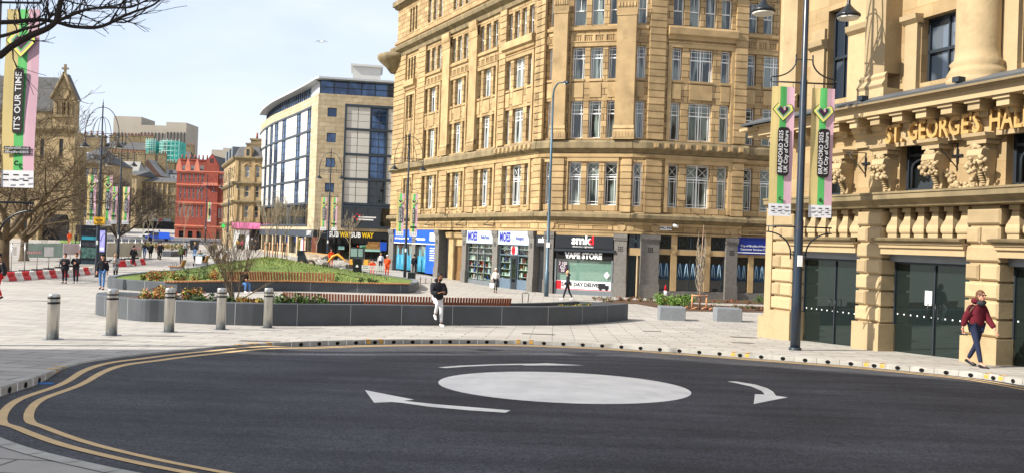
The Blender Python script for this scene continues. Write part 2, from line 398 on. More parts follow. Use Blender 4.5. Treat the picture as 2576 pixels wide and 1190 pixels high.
# ================================================================ pavement, road
def ASPH():
 m, t, b = nt('asphalt'); N = t.nodes; Lk = t.links; b.inputs['Roughness'].default_value = .8; b.inputs['Specular IOR Level'].default_value = .3
 tc = N.new('ShaderNodeTexCoord'); v = tc.outputs['Object']; prev = None
 def noise(sc, lo, hi, a=.3, z=.7, det=4, stretch=None):
  n = N.new('ShaderNodeTexNoise'); n.inputs['Scale'].default_value = sc; n.inputs['Detail'].default_value = det; src = v
  if stretch: mp = N.new('ShaderNodeMapping'); mp.inputs['Scale'].default_value = stretch; mp.inputs['Rotation'].default_value = (0, 0, .35); Lk.new(v, mp.inputs[0]); src = mp.outputs[0]
  Lk.new(src, n.inputs['Vector']); r = N.new('ShaderNodeMapRange'); r.inputs[1].default_value = a; r.inputs[2].default_value = z; r.inputs[3].default_value = lo; r.inputs[4].default_value = hi; Lk.new(n.outputs[0], r.inputs[0]); return n, r.outputs[0]
 n1, a1 = noise(38, .35, 1.75, .3, .7, 3); n2, a2 = noise(.45, .65, 1.4, det=5); n3, a3 = noise(1.0, .72, 1.4, stretch=(.25, 2.2, 1)); n4, a4 = noise(9, .8, 1.2)
 def mul(x, y): q = N.new('ShaderNodeMath'); q.operation = 'MULTIPLY'; Lk.new(x, q.inputs[0]); Lk.new(y, q.inputs[1]); return q.outputs[0]
 k = mul(mul(a1, a2), mul(a3, a4)); s = N.new('ShaderNodeVectorMath'); s.operation = 'SCALE'; s.inputs[0].default_value = lin((60, 60, 63)); Lk.new(k, s.inputs['Scale']); Lk.new(s.outputs[0], b.inputs['Base Color'])
 bp = N.new('ShaderNodeBump'); bp.inputs['Strength'].default_value = .8; bp.inputs['Distance'].default_value = .012; Lk.new(n1.outputs[0], bp.inputs['Height']); Lk.new(bp.outputs[0], b.inputs['Normal']); return m
def build_ground():
 def rp(x, y): p = gp(x, y, -.09); return (p.x, p.y)
 base = [(-.5, 5.8, 0), (-1.6, 6.12, 0), (-2.45, 6.5, 0), (-3.25, 6.92, 0), (-4.28, 7.62, 0), (-5.36, 8.75, 0), (-6.15, 10.35, 0), (-6.42, 11.9, 0), (200, 926), (330, 906), (480, 889), (640, 875), (830, 866), (960, 863), (1100, 862), (1288, 863), (1500, 871), (1700, 884), (1914, 900), (2100, 914), (2250, 927), (2458, 948), (2576, 966), (2750, 998)]
 pts = [rp(*p) if len(p) == 2 else p[:2] for p in base]
 sm = [(v.x, v.y) for v in smooth_path([(a, b, 0) for a, b in pts], 6)]
 # off-frame: the road goes on to the right of and behind the camera
 last = sm[-1]
 tail = [(last[0]+2.5, last[1]-3.2), (last[0]+8, last[1]-9), (last[0]+14, last[1]-17), (12, -8), (4, -3), (0.5, 1.5)]
 sm = sm + smooth2(tail)
 # resample the whole loop evenly
 loop = resample(sm, .17)
 if area2(loop) < 0: loop = loop[::-1]
 dropped = [rp(*p) for p in ((135, 938), (200, 926), (330, 906), (480, 889), (640, 875))]
 dropped2 = [rp(*p) for p in ((900, 1340), (420, 1232), (253, 1190), (188, 1171), (70, 1128), (0, 1101))]
 def dseg(p, poly):
  best = 1e9
  for a, b in zip(poly, poly[1:]):
   dx, dy = b[0]-a[0], b[1]-a[1]; t = max(0, min(1, ((p[0]-a[0])*dx+(p[1]-a[1])*dy)/(dx*dx+dy*dy)))
   best = min(best, math.hypot(p[0]-a[0]-dx*t, p[1]-a[1]-dy*t))
  return best
 def drop(x, y):
  d = min(dseg((x, y), dropped), dseg((x, y), dropped2)); return .11-.09*math.exp(-(d/.7)**2)
 zr = lambda x, y: G(y)-drop(x, y)
 n = len(loop)
 def offs(o):
  out = []
  for i, p in enumerate(loop):
   a, b = loop[i-1], loop[(i+1) % n]; dx, dy = b[0]-a[0], b[1]-a[1]; l = math.hypot(dx, dy)
   out.append((p[0]-dy/l*o, p[1]+dx/l*o))
  return out
 rings = [loop]+[offs(o) for o in (.22, .5, 1.0, 1.45, 1.9)]
 asphalt = ASPH() if 1 else M('asphalt', lin((72, 73, 78)), var=.25, scale=.55, rough=.85, bump=.9, bscale=70, stain=.45, stc=lin((98, 98, 100)), sscale=.35, spec=.25)
 mb = MB()
 for r0, r1 in zip(rings, rings[1:]):
  for i in range(n):
   j = (i+1) % n; q = [r0[i], r0[j], r1[j], r1[i]]; mb.face([(x, y, zr(x, y)) for x, y in q])
 inner = rings[-1]; tri = tessellate_polygon([[Vector((p[0], p[1], 0)) for p in inner]])
 mb.mesh([(x, y, zr(x, y)) for x, y in inner], [t if area2([inner[i] for i in t]) > 0 else t[::-1] for t in tri])
 tag(mb.build('road', asphalt), kind='structure')
 # pavement sheet with the road cut out of it
 paver = MBK('paving', lin((176, 170, 160)), lin((158, 152, 143)), lin((104, 100, 92)), bw=1.2, bh=.45, ms=.018, stain=.5, stc=lin((138, 132, 122)), sscale=.6, bump=.15, var=.09, rough=.75, rot=.05)
 mb = MB()
 outer = [(-70, -30), (70, -30), (70, 28), (-70, 28)]
 flat = outer + loop
 tri = tessellate_polygon([[Vector((p[0], p[1], 0)) for p in outer], [Vector((p[0], p[1], 0)) for p in loop[::-1]]])
 fl = outer + loop[::-1]
 mb.mesh([(x, y, G(y)) for x, y in fl], [t if area2([fl[i] for i in t]) > 0 else t[::-1] for t in tri])
 ys = [28, 35, 42, 49, 56, 61, 66, 73, 80, 100, 130, 160, 190, 260, 330, 400, 600, 900]
 for a, b in zip(ys, ys[1:]):
  xs = [-700, -70, 70, 700]
  for x0, x1 in zip(xs, xs[1:]): mb.face([(x0, a, G(a)), (x1, a, G(a)), (x1, b, G(b)), (x0, b, G(b))])
 for x0, x1 in ((-700, -70), (70, 700)): mb.face([(x0, -30, G(-30)), (x1, -30, G(-30)), (x1, 28, G(28)), (x0, 28, G(28))])
 tag(mb.build('pavement', paver), kind='structure')
 # kerb
 kb = M('kerb_stone', lin((170, 166, 156)), var=.14, scale=3, bump=.4, stain=.6, stc=lin((110, 102, 88)), sscale=1.6)
 hole = M('drain_hole', (.004, .004, .004), var=0, rough=1); yel = M('road_yellow', lin((212, 160, 70)), var=.12, scale=9, rough=.7, stain=.3, stc=lin((150, 120, 70)), sscale=4)
 mb = MB(); k = 0
 def facing(p): return True
 ylist = [rp(*p) for p in ((118, 940), (955, 863), (1860, 896), (2170, 921), (2495, 953), (1330, 865), (640, 875))]
 segs = resample(loop+[loop[0]], .5)
 for i in range(len(segs)-1):
  a, b = Vector(segs[i]), Vector(segs[i+1])
  if a.y < 4 or (b-a).length < .2: continue
  t = (b-a).normalized(); nn = Vector((t.y, -t.x))     # outward (away from the road)
  a2, b2 = a+t*.004, b-t*.004
  def q(p, o, z): v = p+nn*o; return (v.x, v.y, G(v.y)+z)
  da, db = -drop(a.x, a.y)-.02, -drop(b.x, b.y)-.02
  lift = .006; ch = .02
  p = [q(a2, -.002, da), q(b2, -.002, db), q(b2, -.002, lift-ch), q(a2, -.002, lift-ch)]
  mb.face(p[::-1]); mb.face([q(a2, .02, lift), q(b2, .02, lift), q(b2, -.002, lift-ch), q(a2, -.002, lift-ch)]); mb.face([q(a2, .02, lift), q(a2, .16, lift), q(b2, .16, lift), q(b2, .02, lift)][::-1])
  mid = (a+b)/2; dm = drop(mid.x, mid.y)
  if dm > .085 and (a.y > 9):
   pts = []
   for s in range(12):
    an = 2*math.pi*s/12; v = mid+t*(math.cos(an)*.055)-nn*.006; pts.append((v.x, v.y, G(v.y)-.062+.043*math.sin(an)))
   mb.face(pts[::-1], 1)
  if any((mid-Vector(y)).length < .26 for y in ylist):
   for s in (-.17, .17):
    u0, u1 = mid+t*(s-.05), mid+t*(s+.05)
    mb.face([q(u0, -.006, -.09), q(u0, -.006, lift-ch), q(u1, -.006, lift-ch), q(u1, -.006, -.09)], 2)
    mb.face([q(u0, -.006, lift+.003), q(u0, .15, lift+.003), q(u1, .15, lift+.003), q(u1, -.006, lift+.003)][::-1], 2)
 tag(mb.build('kerb', [kb, hole, yel]), kind='structure')
 # double yellow lines
 mb = MB()
 yl = M('line_yellow', lin((206, 174, 124)), var=.1, scale=6, rough=.75, stain=.35, stc=lin((150, 128, 90)), sscale=3)
 for o in (.30, .55):
  rg = offs(o)
  for i in range(n):
   j = (i+1) % n
   if min(rg[i][1], rg[j][1]) < 3: continue
   def w(idx, off):
    a, b = loop[idx-1], loop[(idx+1) % n]; dx, dy = b[0]-a[0], b[1]-a[1]; l = math.hypot(dx, dy)
    p = loop[idx]; return (p[0]-dy/l*off, p[1]+dx/l*off)
   qd = [w(i, o-.05), w(j, o-.05), w(j, o+.05), w(i, o+.05)]
   mb.face([(x, y, zr(x, y)+.005) for x, y in qd])
 tag(mb.build('road_yellow_lines', yl), kind='structure')
 # mini roundabout
 wm = M('worn_white_marking', lin((238, 232, 220)), var=.1, scale=1.6, rough=.7, stain=.3, stc=lin((160, 158, 154)), sscale=2.2, bump=.3, bscale=5)
 zc = lambda x, y: G(y)-.11
 def rq(x, y): p = gp(x, y, -.11); return (p.x, p.y)
 c0 = rq(1418, 969.5); r = (rq(1733, 980)[0]-rq(1105, 958)[0])/2
 mb = MB(); N = 56
 for k in range(N):
  a0, a1 = 2*math.pi*k/N, 2*math.pi*(k+1)/N
  prev = None
  for rr, hh in ((0, .05), (.33, .046), (.66, .032), (.9, .014), (1.0, .004)):
   p = [(c0[0]+r*rr*math.cos(a), c0[1]+r*rr*math.sin(a)) for a in (a0, a1)]
   p = [(x, y, zc(x, y)+hh) for x, y in p]
   if prev:
    mb.face([prev[0], p[0], p[1], prev[1]] if rr > .34 else [prev[0], p[0], p[1]], 0, True)
   prev = p
 tag(mb.build('roundabout_marking', wm), kind='structure')
 mb = MB()
 def poly(px):
  g = [rq(*p) for p in px]
  if area2(g) < 0: g = g[::-1]
  t = tessellate_polygon([[Vector((a, b, 0)) for a, b in g]])
  mb.mesh([(a, b, zc(a, b)+.005) for a, b in g], [q if area2([g[i] for i in q]) > 0 else q[::-1] for q in t])
 poly([(918, 981), (1042, 1005), (1015, 1008), (1100, 1017), (1200, 1025), (1284, 1032), (1272, 1038), (1180, 1032), (1080, 1023), (1010, 1013), (985, 1011), (941, 1013)])
 poly([(1102, 923.5), (1160, 919), (1240, 916), (1300, 914.6), (1345, 914.3), (1375, 913.2), (1470, 918.6), (1310, 919), (1325, 917.3), (1240, 918.6), (1170, 922), (1122, 925.5)])
 poly([(1829, 959), (1852, 959), (1900, 967), (1930, 976), (1945, 985), (1952, 995), (1982, 999), (1896, 1016), (1899, 991), (1924, 992), (1916, 983), (1890, 972), (1850, 963)])
 tag(mb.build('road_arrow_markings', wm), kind='structure')
 # iron covers let into the paving
 iron = M('iron_cover', lin((96, 92, 84)), var=.2, scale=12, rough=.7, bump=.6, bscale=40)
 for (x, y, w, d) in ((1355, 840, .95, .35), (1870, 848, .8, .5), (1868, 862, .6, .3), (1640, 833, .6, .3), (655, 858, .9, .3)):
  p = gp(x, y); mb = MB(); mb.face([(p.x+a*w/2, p.y+b*d/2, G(p.y+b*d/2)+.006) for a, b in ((-1, -1), (1, -1), (1, 1), (-1, 1))])
  tag(mb.build('drain_cover', iron), kind='structure')
 return loop, zr
def smooth2(p): return [(v.x, v.y) for v in smooth_path([(a, b, 0) for a, b in p], 4)]
def resample(path, step):
 out = [tuple(path[0])]; acc = 0
 L = [0]
 for a, b in zip(path, path[1:]): L.append(L[-1]+math.hypot(b[0]-a[0], b[1]-a[1]))
 n = int(L[-1]/step); k = 0
 for i in range(1, n+1):
  t = L[-1]*i/n
  while k < len(L)-2 and L[k+1] < t: k += 1
  u = (t-L[k])/max(L[k+1]-L[k], 1e-9)
  out.append((path[k][0]+(path[k+1][0]-path[k][0])*u, path[k][1]+(path[k+1][1]-path[k][1])*u))
 if math.hypot(out[0][0]-out[-1][0], out[0][1]-out[-1][1]) < step*.5: out.pop()
 return out
ROAD, ZR = build_ground()
# ================================================================ sky, sun, camera
SUN_AZ = math.atan2(-.371, -.928)     # towards the sun
SUN_EL = R(37)
EXPOSURE = 0.7
def build_light():
 w = bpy.data.worlds.new('World'); SC.world = w; w.use_nodes = True; t = w.node_tree; N = t.nodes; Lk = t.links
 bg = N['Background']; bg.inputs[1].default_value = .12
 sky = N.new('ShaderNodeTexSky'); sky.sky_type = 'NISHITA'; sky.sun_disc = False
 sky.sun_elevation = SUN_EL
 d = Vector((math.cos(SUN_AZ), math.sin(SUN_AZ)))
 sky.sun_rotation = math.atan2(d.x, d.y)
 sky.air_density = 1.0; sky.dust_density = 2.0; sky.ozone_density = 1.5
 tc = N.new('ShaderNodeTexCoord'); mp = N.new('ShaderNodeMapping'); mp.inputs['Scale'].default_value = (1, 1, 2.6); Lk.new(tc.outputs['Generated'], mp.inputs[0])
 no = N.new('ShaderNodeTexNoise'); no.inputs['Scale'].default_value = 2.6; no.inputs['Detail'].default_value = 7; no.inputs['Roughness'].default_value = .55; Lk.new(mp.outputs[0], no.inputs['Vector'])
 rm = N.new('ShaderNodeMapRange'); rm.inputs[1].default_value = .35; rm.inputs[2].default_value = .7; rm.inputs[3].default_value = .52; rm.inputs[4].default_value = .9; Lk.new(no.outputs[0], rm.inputs[0])
 mx = N.new('ShaderNodeMix'); mx.data_type = 'RGBA'; Lk.new(rm.outputs[0], mx.inputs[0]); Lk.new(sky.outputs[0], mx.inputs[6]); mx.inputs[7].default_value = (5.2, 5.6, 6.5, 1)
 Lk.new(mx.outputs[2], bg.inputs[0])
 l = bpy.data.lights.new('sun', 'SUN'); l.energy = 4.8; l.angle = R(.6); l.color = (1, .95, .87)
 o = bpy.data.objects.new('sun', l); COL.objects.link(o)
 v = Vector((d.x*math.cos(SUN_EL), d.y*math.cos(SUN_EL), math.sin(SUN_EL)))
 o.rotation_euler = v.to_track_quat('Z', 'Y').to_euler(); o.location = (0, 0, 40)
 cam = bpy.data.cameras.new('camera'); c = bpy.data.objects.new('camera', cam); COL.objects.link(c)
 cam.sensor_fit = 'HORIZONTAL'; cam.sensor_width = 36; cam.lens = 36*F/2576; cam.clip_end = 2000; cam.clip_start = .1
 rs = _R*_cr+_U*_sr; us = _R*(-_sr)+_U*_cr
 c.matrix_world = Matrix(((rs.x, us.x, -_F.x, CAM.x), (rs.y, us.y, -_F.y, CAM.y), (rs.z, us.z, -_F.z, CAM.z), (0, 0, 0, 1)))
 SC.camera = c
 vs = SC.view_settings; vs.view_transform = 'Standard'; vs.look = 'None'; vs.exposure = EXPOSURE; vs.gamma = 1
build_light()
# ================================================================ the big sandstone corner building
BB = {}
def line_at(P, d, xpx, ypx):
 """point on plan line P + t d seen at pixel column xpx"""
 r = ray(xpx, ypx)   # plan direction (r.x, 1)
 # P.x + t d.x = r.x (P.y + t d.y)
 t = (r.x*P[1]-P[0])/(d[0]-r.x*d[1]); return (P[0]+t*d[0], P[1]+t*d[1])
def build_corner():
 k3 = at(1586, 522, 56.3); K3 = (k3.x, k3.y)
 dch = Vector((1, -.31)); K2 = line_at(K3, dch, 1386, 526)
 dl = Vector((.551, -1))
 K1 = line_at(K2, Vector((1, -.85)), 1352, 526)
 K0 = line_at(K1, dl, 985, 520)
 K4 = line_at(K3, Vector((1, -.08)), 1620, 522)
 dr = Vector((1, .17))
 K5 = line_at(K4, dr, 1866, 530); K6 = (K5[0]+14, K5[1]+14*.17)
 BB.update(K0=K0, K1=K1, K2=K2, K3=K3, K4=K4, K5=K5)
 FL = Fac(K0, Vector(K1)-Vector(K0)); FN = Fac(K1, Vector(K2)-Vector(K1)); FC = Fac(K2, Vector(K3)-Vector(K2)); FM = Fac(K3, Vector(K4)-Vector(K3)); FR = Fac(K4, dr)
 LL = (Vector(K1)-Vector(K0)).length; LN = (Vector(K2)-Vector(K1)).length; LC = (Vector(K3)-Vector(K2)).length; LM = (Vector(K4)-Vector(K3)).length
 LR = FR.S(1866, 530); LRR = LR+12
 BB.update(FL=FL, FC=FC, FR=FR, FN=FN, FM=FM, LL=LL, LC=LC)
 root = thing('corner_building', (K2[0], K2[1], G(K2[1])), 'tall golden sandstone corner building with shops below and white framed windows in tiers', 'building')
 z = lambda y: FC.Z(1480, y)
 zs1a, zs1b = z(552), z(536)
 w1 = (z(516), z(408)); zs2a, zs2b = z(381), z(355)
 w2 = (z(348), z(254)); w3 = (z(200), z(119)); zla, zlb = z(105), z(68)
 w4 = (z(64), z(-12)); zca = z(-40); zcb = zca+1.3; w5 = (zcb+.35, zcb+2.5); w6 = (w5[1]+1.5, w5[1]+3.7); ztop = w6[1]+2.2
 BB.update(zs1a=zs1a, zs1b=zs1b, z=z)
 floors = [('cross', w1), ('lights', w2), ('lights', w3), ('sash', w4)]
 wallm, trim, led = MB(), MB(), MB()
 wins = []
 def group3(s0, s1, out_n=3):   # narrow wide narrow
  L = s1-s0; a, m = .17*L, .13*L; w = L-2*a-2*m
  return [(s0, s0+a), (s0+a+m, s0+a+m+w), (s1-a, s1)]
 def groupn(s0, s1, n, mf=.34):
  L = s1-s0; w = L/(n+(n-1)*mf); return [(s0+k*w*(1+mf), s0+k*w*(1+mf)+w) for k in range(n)]
 def c5(x): return (1600+.3864*x)/1.5839      # helper for measured columns
 Lg = []   # left wing bays: (s0, s1)
 for (a, b, y) in ((24, 98, 700), (208, 358, 700), (467, 632, 680), (750, 938, 650), (1040, 1308, 620)):
  yy = (500+.3864*y)/1.5839; Lg.append((FL.S(c5(a), yy), FL.S(c5(b), yy)))
 # piers (quoins) of the left wing
 Lq = []
 for (a, b) in ((112, 185), (372, 440), (648, 720), (948, 1012), (1330, 1412)):
  Lq.append((FL.S(c5(a), 690), FL.S(c5(b), 690)))
 def facade(F_, L, groups, fl=floors, s0=0.0, zb=None, zt=ztop, extra5=True, six=()):
  ops = []
  for gi, (kind, a, b) in enumerate(groups):
   for fi, (sty, (c, d)) in enumerate(fl):
    if kind == 'bay': cols = group3(a, b) if fi < 3 else groupn(a, b, 4 if (b-a) > 3.3 else 3, .5)
    elif kind == 'three': cols = groupn(a, b, 3, .42)
    else: cols = [(a, b)]
    for (p, q) in cols:
     ops.append((p, q, c, d)); wins.append((F_, p, q, c, d, sty))
   if extra5 and kind == 'bay':
    for (p, q) in groupn(a, b, 3, .6):
     ops.append((p, q, *w5)); wins.append((F_, p, q, w5[0], w5[1], 'sash'))
    if gi in six:
     for (p, q) in groupn(a, b, 3, .6):
      ops.append((p, q, *w6)); wins.append((F_, p, q, w6[0], w6[1], 'sash'))
  F_.wall(wallm, L, zs1a-.02, zt, ops, .42, 0, 0, s0)
 Lbays = [('bay', a, b) for a, b in Lg]
 facade(FL, LL, Lbays, six=(0,), zt=ztop)
 cs0, cs1 = FC.S(1429, 470), FC.S(1551, 470)
 facade(FC, LC, [('three', cs0, cs1)], extra5=False)
 facade(FN, LN, [('one', LN*.40, LN*.82)], extra5=False)
 facade(FM, LM, [('one', LM*.12, LM*.75)], extra5=False)
 y_ = 480
 r0, r1 = FR.S(1680, y_), FR.S(1828, y_)
 r2 = FR.S(1866, y_); ws = FR.S(1893, y_)-FR.S(1866, y_)
 facade(FR, LR, [('bay', r0, r1)])
 FR2 = Fac(FR.pt(LR, -.35, 0).xy, dr)
 facade(FR2, 12, [('bay', .15, 4.2), ('bay', 6.2, 10.2)])
 FR.box(wallm, LR-.02, LR, -.35, 0, zs1a, ztop)
 # hidden backs
 B1 = Vector(K0)+Vector((7, 9)); B2 = FR2.pt(12, -14, 0).xy
 back = [tuple(FR2.pt(12, 0, 0).xy), tuple(B2), (B1.x+12, B1.y+6), tuple(B1), K0]
 for a, b in zip(back, back[1:]):
  wallm.face([(a[0], a[1], -4), (b[0], b[1], -4), (b[0], b[1], ztop), (a[0], a[1], ztop)])
 # ---- trim
 def quoin(F_, a, b, z0, z1, pr=.14, h=.46, gap=.085):
  n = max(1, round((z1-z0)/h)); hh = (z1-z0)/n
  F_.box(trim, a+.03, b-.03, -.02, pr-.05, z0, z1)
  for k in range(n): F_.box(trim, a, b, 0, pr, z0+k*hh+gap/2, z0+(k+1)*hh-gap/2)
 def band(F_, a, b, z0, z1, p0, p1, mb=led):
  h = z1-z0
  F_.prof(mb, a, b, [(0, z0-.12), (p0*.4, z0-.1), (p0*.6, z0), (p1, z0+h*.25), (p1, z0+h*.8), (p1*.8, z1), (0, z1+.05)])
 def flute(F_, a, b, z0, z1, pr=.22):      # giant pilaster
  F_.box(trim, a, b, -.02, pr, z0+.9, z1-1.25)
  F_.box(trim, a-.08, b+.08, -.02, pr+.08, z0, z0+.5); F_.prof(trim, a-.05, b+.05, [(pr+.08, z0+.5), (pr+.02, z0+.62), (pr+.07, z0+.7), (pr, z0+.9)])
  F_.box(trim, a-.03, b+.03, -.02, pr+.04, z1-1.25, z1-1.15); F_.prof(trim, a-.06, b+.06, [(pr+.0, z1-1.15), (pr+.1, z1-.5), (pr+.16, z1-.3), (pr+.16, z1)])
  n = 6
  for k in range(n): F_.box(trim, a+(b-a)*(k+.15)/n, a+(b-a)*(k+.75)/n, pr, pr+.13, z1-.7, z1-.32)
  for k in range(n): F_.box(trim, a+(b-a)*(k+.15)/n, a+(b-a)*(k+.75)/n, pr+.08, pr+.105, z0+.12, z0+.4)
 def surround(F_, a, b, z0, z1, w=.28, pr=.09):
  F_.box(trim, a-w, a-.04, -.02, pr, z0, z1+.02); F_.box(trim, b+.04, b+w, -.02, pr, z0, z1+.02); F_.box(trim, a-w, b+w, -.02, pr+.003, z1+.02, z1+.3)
  F_.box(trim, a-w-.05, b+w+.05, -.02, pr+.05, z1+.3, z1+.36)
 def spandrel(F_, cols, z0, z1):
  for (p, q) in cols:
   F_.box(trim, p-.02, q+.02, -.02, .06, z1-.14, z1+.0)          # sill
   F_.box(trim, p+.04, q-.04, -.02, .05, z0+.2, z1-.25)
 def ledgebay(F_, a, b):
  F_.prof(trim, a-.35, b+.35, [(.0, zla+.1), (.12, zla+.16), (.16, zla+.35), (.34, zla+.45), (.36, zlb-.12), (.3, zlb), (0, zlb+.03)])
 def frieze(F_, a, b, z0, z1):
  F_.box(trim, a, b, -.02, .05, z0, z0+.06); F_.box(trim, a, b, -.02, .05, z1-.06, z1)
  n = max(2, int((b-a)/.12))
  for k in range(n):
   s = a+(b-a)*(k+.5)/n
   if k % 6 == 0: F_.box(trim, s-.09, s+.09, -.02, .1, z0+.06, z1-.03)
   else: F_.box(trim, s-.03, s+.03, -.02, .05, z0+.14, z1-.14)
 for (kind, a, b) in Lbays+[]:
  big = b-a > 3.3 or a < 3
  for (sty, (c, d)) in floors[:3]: pass
  surround(FL, a, b, w1[0]-.35, w1[1]); surround(FL, a, b, w2[0]-.1, w3[1])
  spandrel(FL, group3(a, b), w2[1], w3[0]); spandrel(FL, group3(a, b), w1[0]-1, w1[0])
  if big: ledgebay(FL, a, b)
  else:
   frieze(FL, a-.2, b+.2, zla-.1, zla+.5); FL.prof(trim, a-.2, b+.2, [(0, zlb-.25), (.12, zlb-.2), (.14, zlb-.02), (0, zlb)])
 for i, (a, b) in enumerate(Lq):
  quoin(FL, a, b, w1[0]-.45, zs2a-.45)
  if i in (0, 3, 4): quoin(FL, a, b, zs2b+.1, zca-.3, .16)
  else: flute(FL, a, b, zs2b+.1, zca-.2)
 quoin(FL, -.05, Lg[0][0]-.3, w1[0]-.45, zs2a-.45); quoin(FL, -.05, Lg[0][0]-.3, zs2b+.1, zca-.3, .16)
 quoin(FL, LL-.75, LL-.02, zs2b+.1, zca-.3, .16)
 # chamfer
 quoin(FC, .0, cs0-.3, w1[0]-.45, zs2a-.5); quoin(FC, cs1+.3, LC, w1[0]-.45, zs2a-.5)
 flute(FC, FC.S(1389, 300), FC.S(1424, 300), zs2b+.05, FC.Z(1480, -12), .45); flute(FC, FC.S(1548, 300), FC.S(1596, 300), zs2b+.05, FC.Z(1480, 0), .45)
 cc = groupn(cs0, cs1, 3, .42)
 surround(FC, cs0, cs1, w1[0]-.3, w1[1], .1); surround(FC, cs0, cs1, w2[0]-.1, w3[1], .12)
 spandrel(FC, cc, w2[1], w3[0]); frieze(FC, cs0-.1, cs1+.1, zla-.15, zla+.45)
 FC.prof(trim, cs0-.1, cs1+.1, [(0, zlb-.3), (.14, zlb-.25), (.18, zlb-.05), (0, zlb)])
 for (F_, L, a, b) in ((FN, LN, LN*.40, LN*.82), (FM, LM, LM*.12, LM*.75)):
  spandrel(F_, [(a, b)], w2[1], w3[0]); frieze(F_, a-.1, b+.1, zla-.15, zla+.45); F_.prof(trim, a-.15, b+.15, [(0, zlb-.3), (.12, zlb-.25), (.14, zlb-.05), (0, zlb)])
 # right wing
 q0, q1 = FR.S(1628, 520), FR.S(1660, 520); q2, q3 = FR.S(1836, 530), FR.S(1866, 530)
 for (a, b) in ((.0, q1), (q2, LR)):
  quoin(FR, a, b, w1[0]-.45, zs2a-.5); quoin(FR, a, b, zs2b+.1, zca-.3, .18)
 surround(FR, r0, r1, w1[0]-.35, w1[1]); surround(FR, r0, r1, w2[0]-.1, w3[1]); spandrel(FR, group3(r0, r1), w2[1], w3[0]); ledgebay(FR, r0, r1)
 for (a, b) in ((.15, 4.2), (6.2, 10.2)):
  spandrel(FR2, group3(a, b), w2[1], w3[0]); frieze(FR2, a-.1, b+.4, zla-.1, zla+.5); surround(FR2, a, b, w2[0]-.1, w3[1], .12)
  FR2.prof(trim, a-.15, b+1.4, [(0, zlb-.25), (.12, zlb-.2), (.14, zlb-.02), (0, zlb)])
 flute(FR2, 4.8, 5.6, zs2b+.1, zca-.2); quoin(FR2, 4.8, 5.6, w1[0]-.45, zs2a-.5)
 # string courses and main cornice all the way round
 for (F_, a, b) in ((FL, -.2, LL+.1), (FN, 0, LN), (FC, -.05, LC+.05), (FM, 0, LM), (FR, -.1, LR+.2), (FR2, 0, 12)):
  band(F_, a, b, zs1a+.02, zs1b, .2, .42); band(F_, a, b, zs2a, zs2b, .15, .38)
  F_.prof(trim, a, b, [(0, zs2a-.42), (.1, zs2a-.38), (.12, zs2a-.18), (0, zs2a-.16)])
  F_.prof(led, a, b, [(0, zca-.35), (.15, zca-.3), (.2, zca), (.55, zca+.25), (.62, zca+.5), (.6, zca+.62), (0, zca+.7)])
  F_.prof(trim, a, b, [(0, zcb-.35), (.2, zcb-.3), (.22, zcb-.1), (0, zcb)])
  F_.prof(led, a, b, [(0, w5[1]+.5), (.3, w5[1]+.6), (.34, w5[1]+.8), (0, w5[1]+.9)])
 for k in range(9):      # little scrolls under the upper string course
  for (F_, a, b) in ((FL, Lg[4][0]-.8, Lg[4][1]+1.0), (FR, .2, LR)):
   s = a+(b-a)*(k+.5)/9; c = F_.pt(s, .4, (zs2a+zs2b)/2+.05)
   for m_ in range(2): F_.box(trim, s-.17+m_*.05, s+.17-m_*.05, .3, .44+m_*.05, (zs2a+zs2b)/2-.12+m_*.05, (zs2a+zs2b)/2+.22-m_*.05)
 # rounded balcony high on the far corner
 c = FL.pt(-.2, 0, zca-.1); led.lathe((c.x, c.y, c.z-.9), [(.5, -.6), (.9, -.1), (1.5, .4), (1.75, .7), (1.75, 1.0), (1.4, 1.15), (1.3, 1.2)], 24)
 # bay 1 corner tower balcony
 FL.box(led, -.3, Lg[0][1]+1.0, 0, .5, w5[1]+.75, w5[1]+1.2)
 # frieze above the shops
 F0 = {}
 zf0 = z(585)      # top of shopfronts
 for nm, (F_, a, b) in dict(L=(FL, 0, LL), N=(FN, 0, LN), C=(FC, 0, LC), M=(FM, 0, LM), R=(FR, 0, LR), S=(FR2, 0, 12)).items():
  F_.box(wallm, a, b, -.3, -.01, zf0-.02, zs1a+.02); F_.box(trim, a, b, -.02, .06, zf0, zf0+.12); F_.box(trim, a, b, -.02, .05, zs1a-.3, zs1a-.12)
 n = 0
 wallm.build('wall', STONE, root); trim.build('stone_trim', STONEP, root); led.build('cornice', LEDGE, root)
 # roof lid
 mb = MB(); pl = [K0, K1, K2, K3, K4, tuple(FR2.pt(12, 0, 0).xy), tuple(B2), (B1.x+12, B1.y+6), tuple(B1)]
 mb.prism(pl, ztop-.1, ztop+.3); mb.build('roof', LEDGE, root)
 # windows: those the photograph shows, nearest first, as parts
 wins2 = []
 for (F_, p, q, c, d, sty) in wins:
  P = F_.pt((p+q)/2, 0, (c+d)/2)
  # visible in frame?
  rx = P-CAM; u = rx.x/rx.y*F; v = (rx.z/rx.y)*F-14; sx = 1288+u*_cr+v*_sr; sy = 595+u*_sr-v*_cr
  vis = sy > -60 and sx < 1990
  wins2.append((not vis, P.y, (F_, p, q, c, d, sty)))
 wins2.sort(key=lambda t: t[:2])
 rest = MB(); restg = MB()
 for i, (nv, _, (F_, p, q, c, d, sty)) in enumerate(wins2):
  if i < 99 and not nv: window(root, F_, p, q, c, d, -.28, sty, WHITE, GLASS)
  else:
   F_.box(restg, p, q, -.32, -.3, c, d)
 o = restg.build('upper_glazing', GLASS, root); tag(o, kind='stuff')
 return root
CORNER = build_corner()
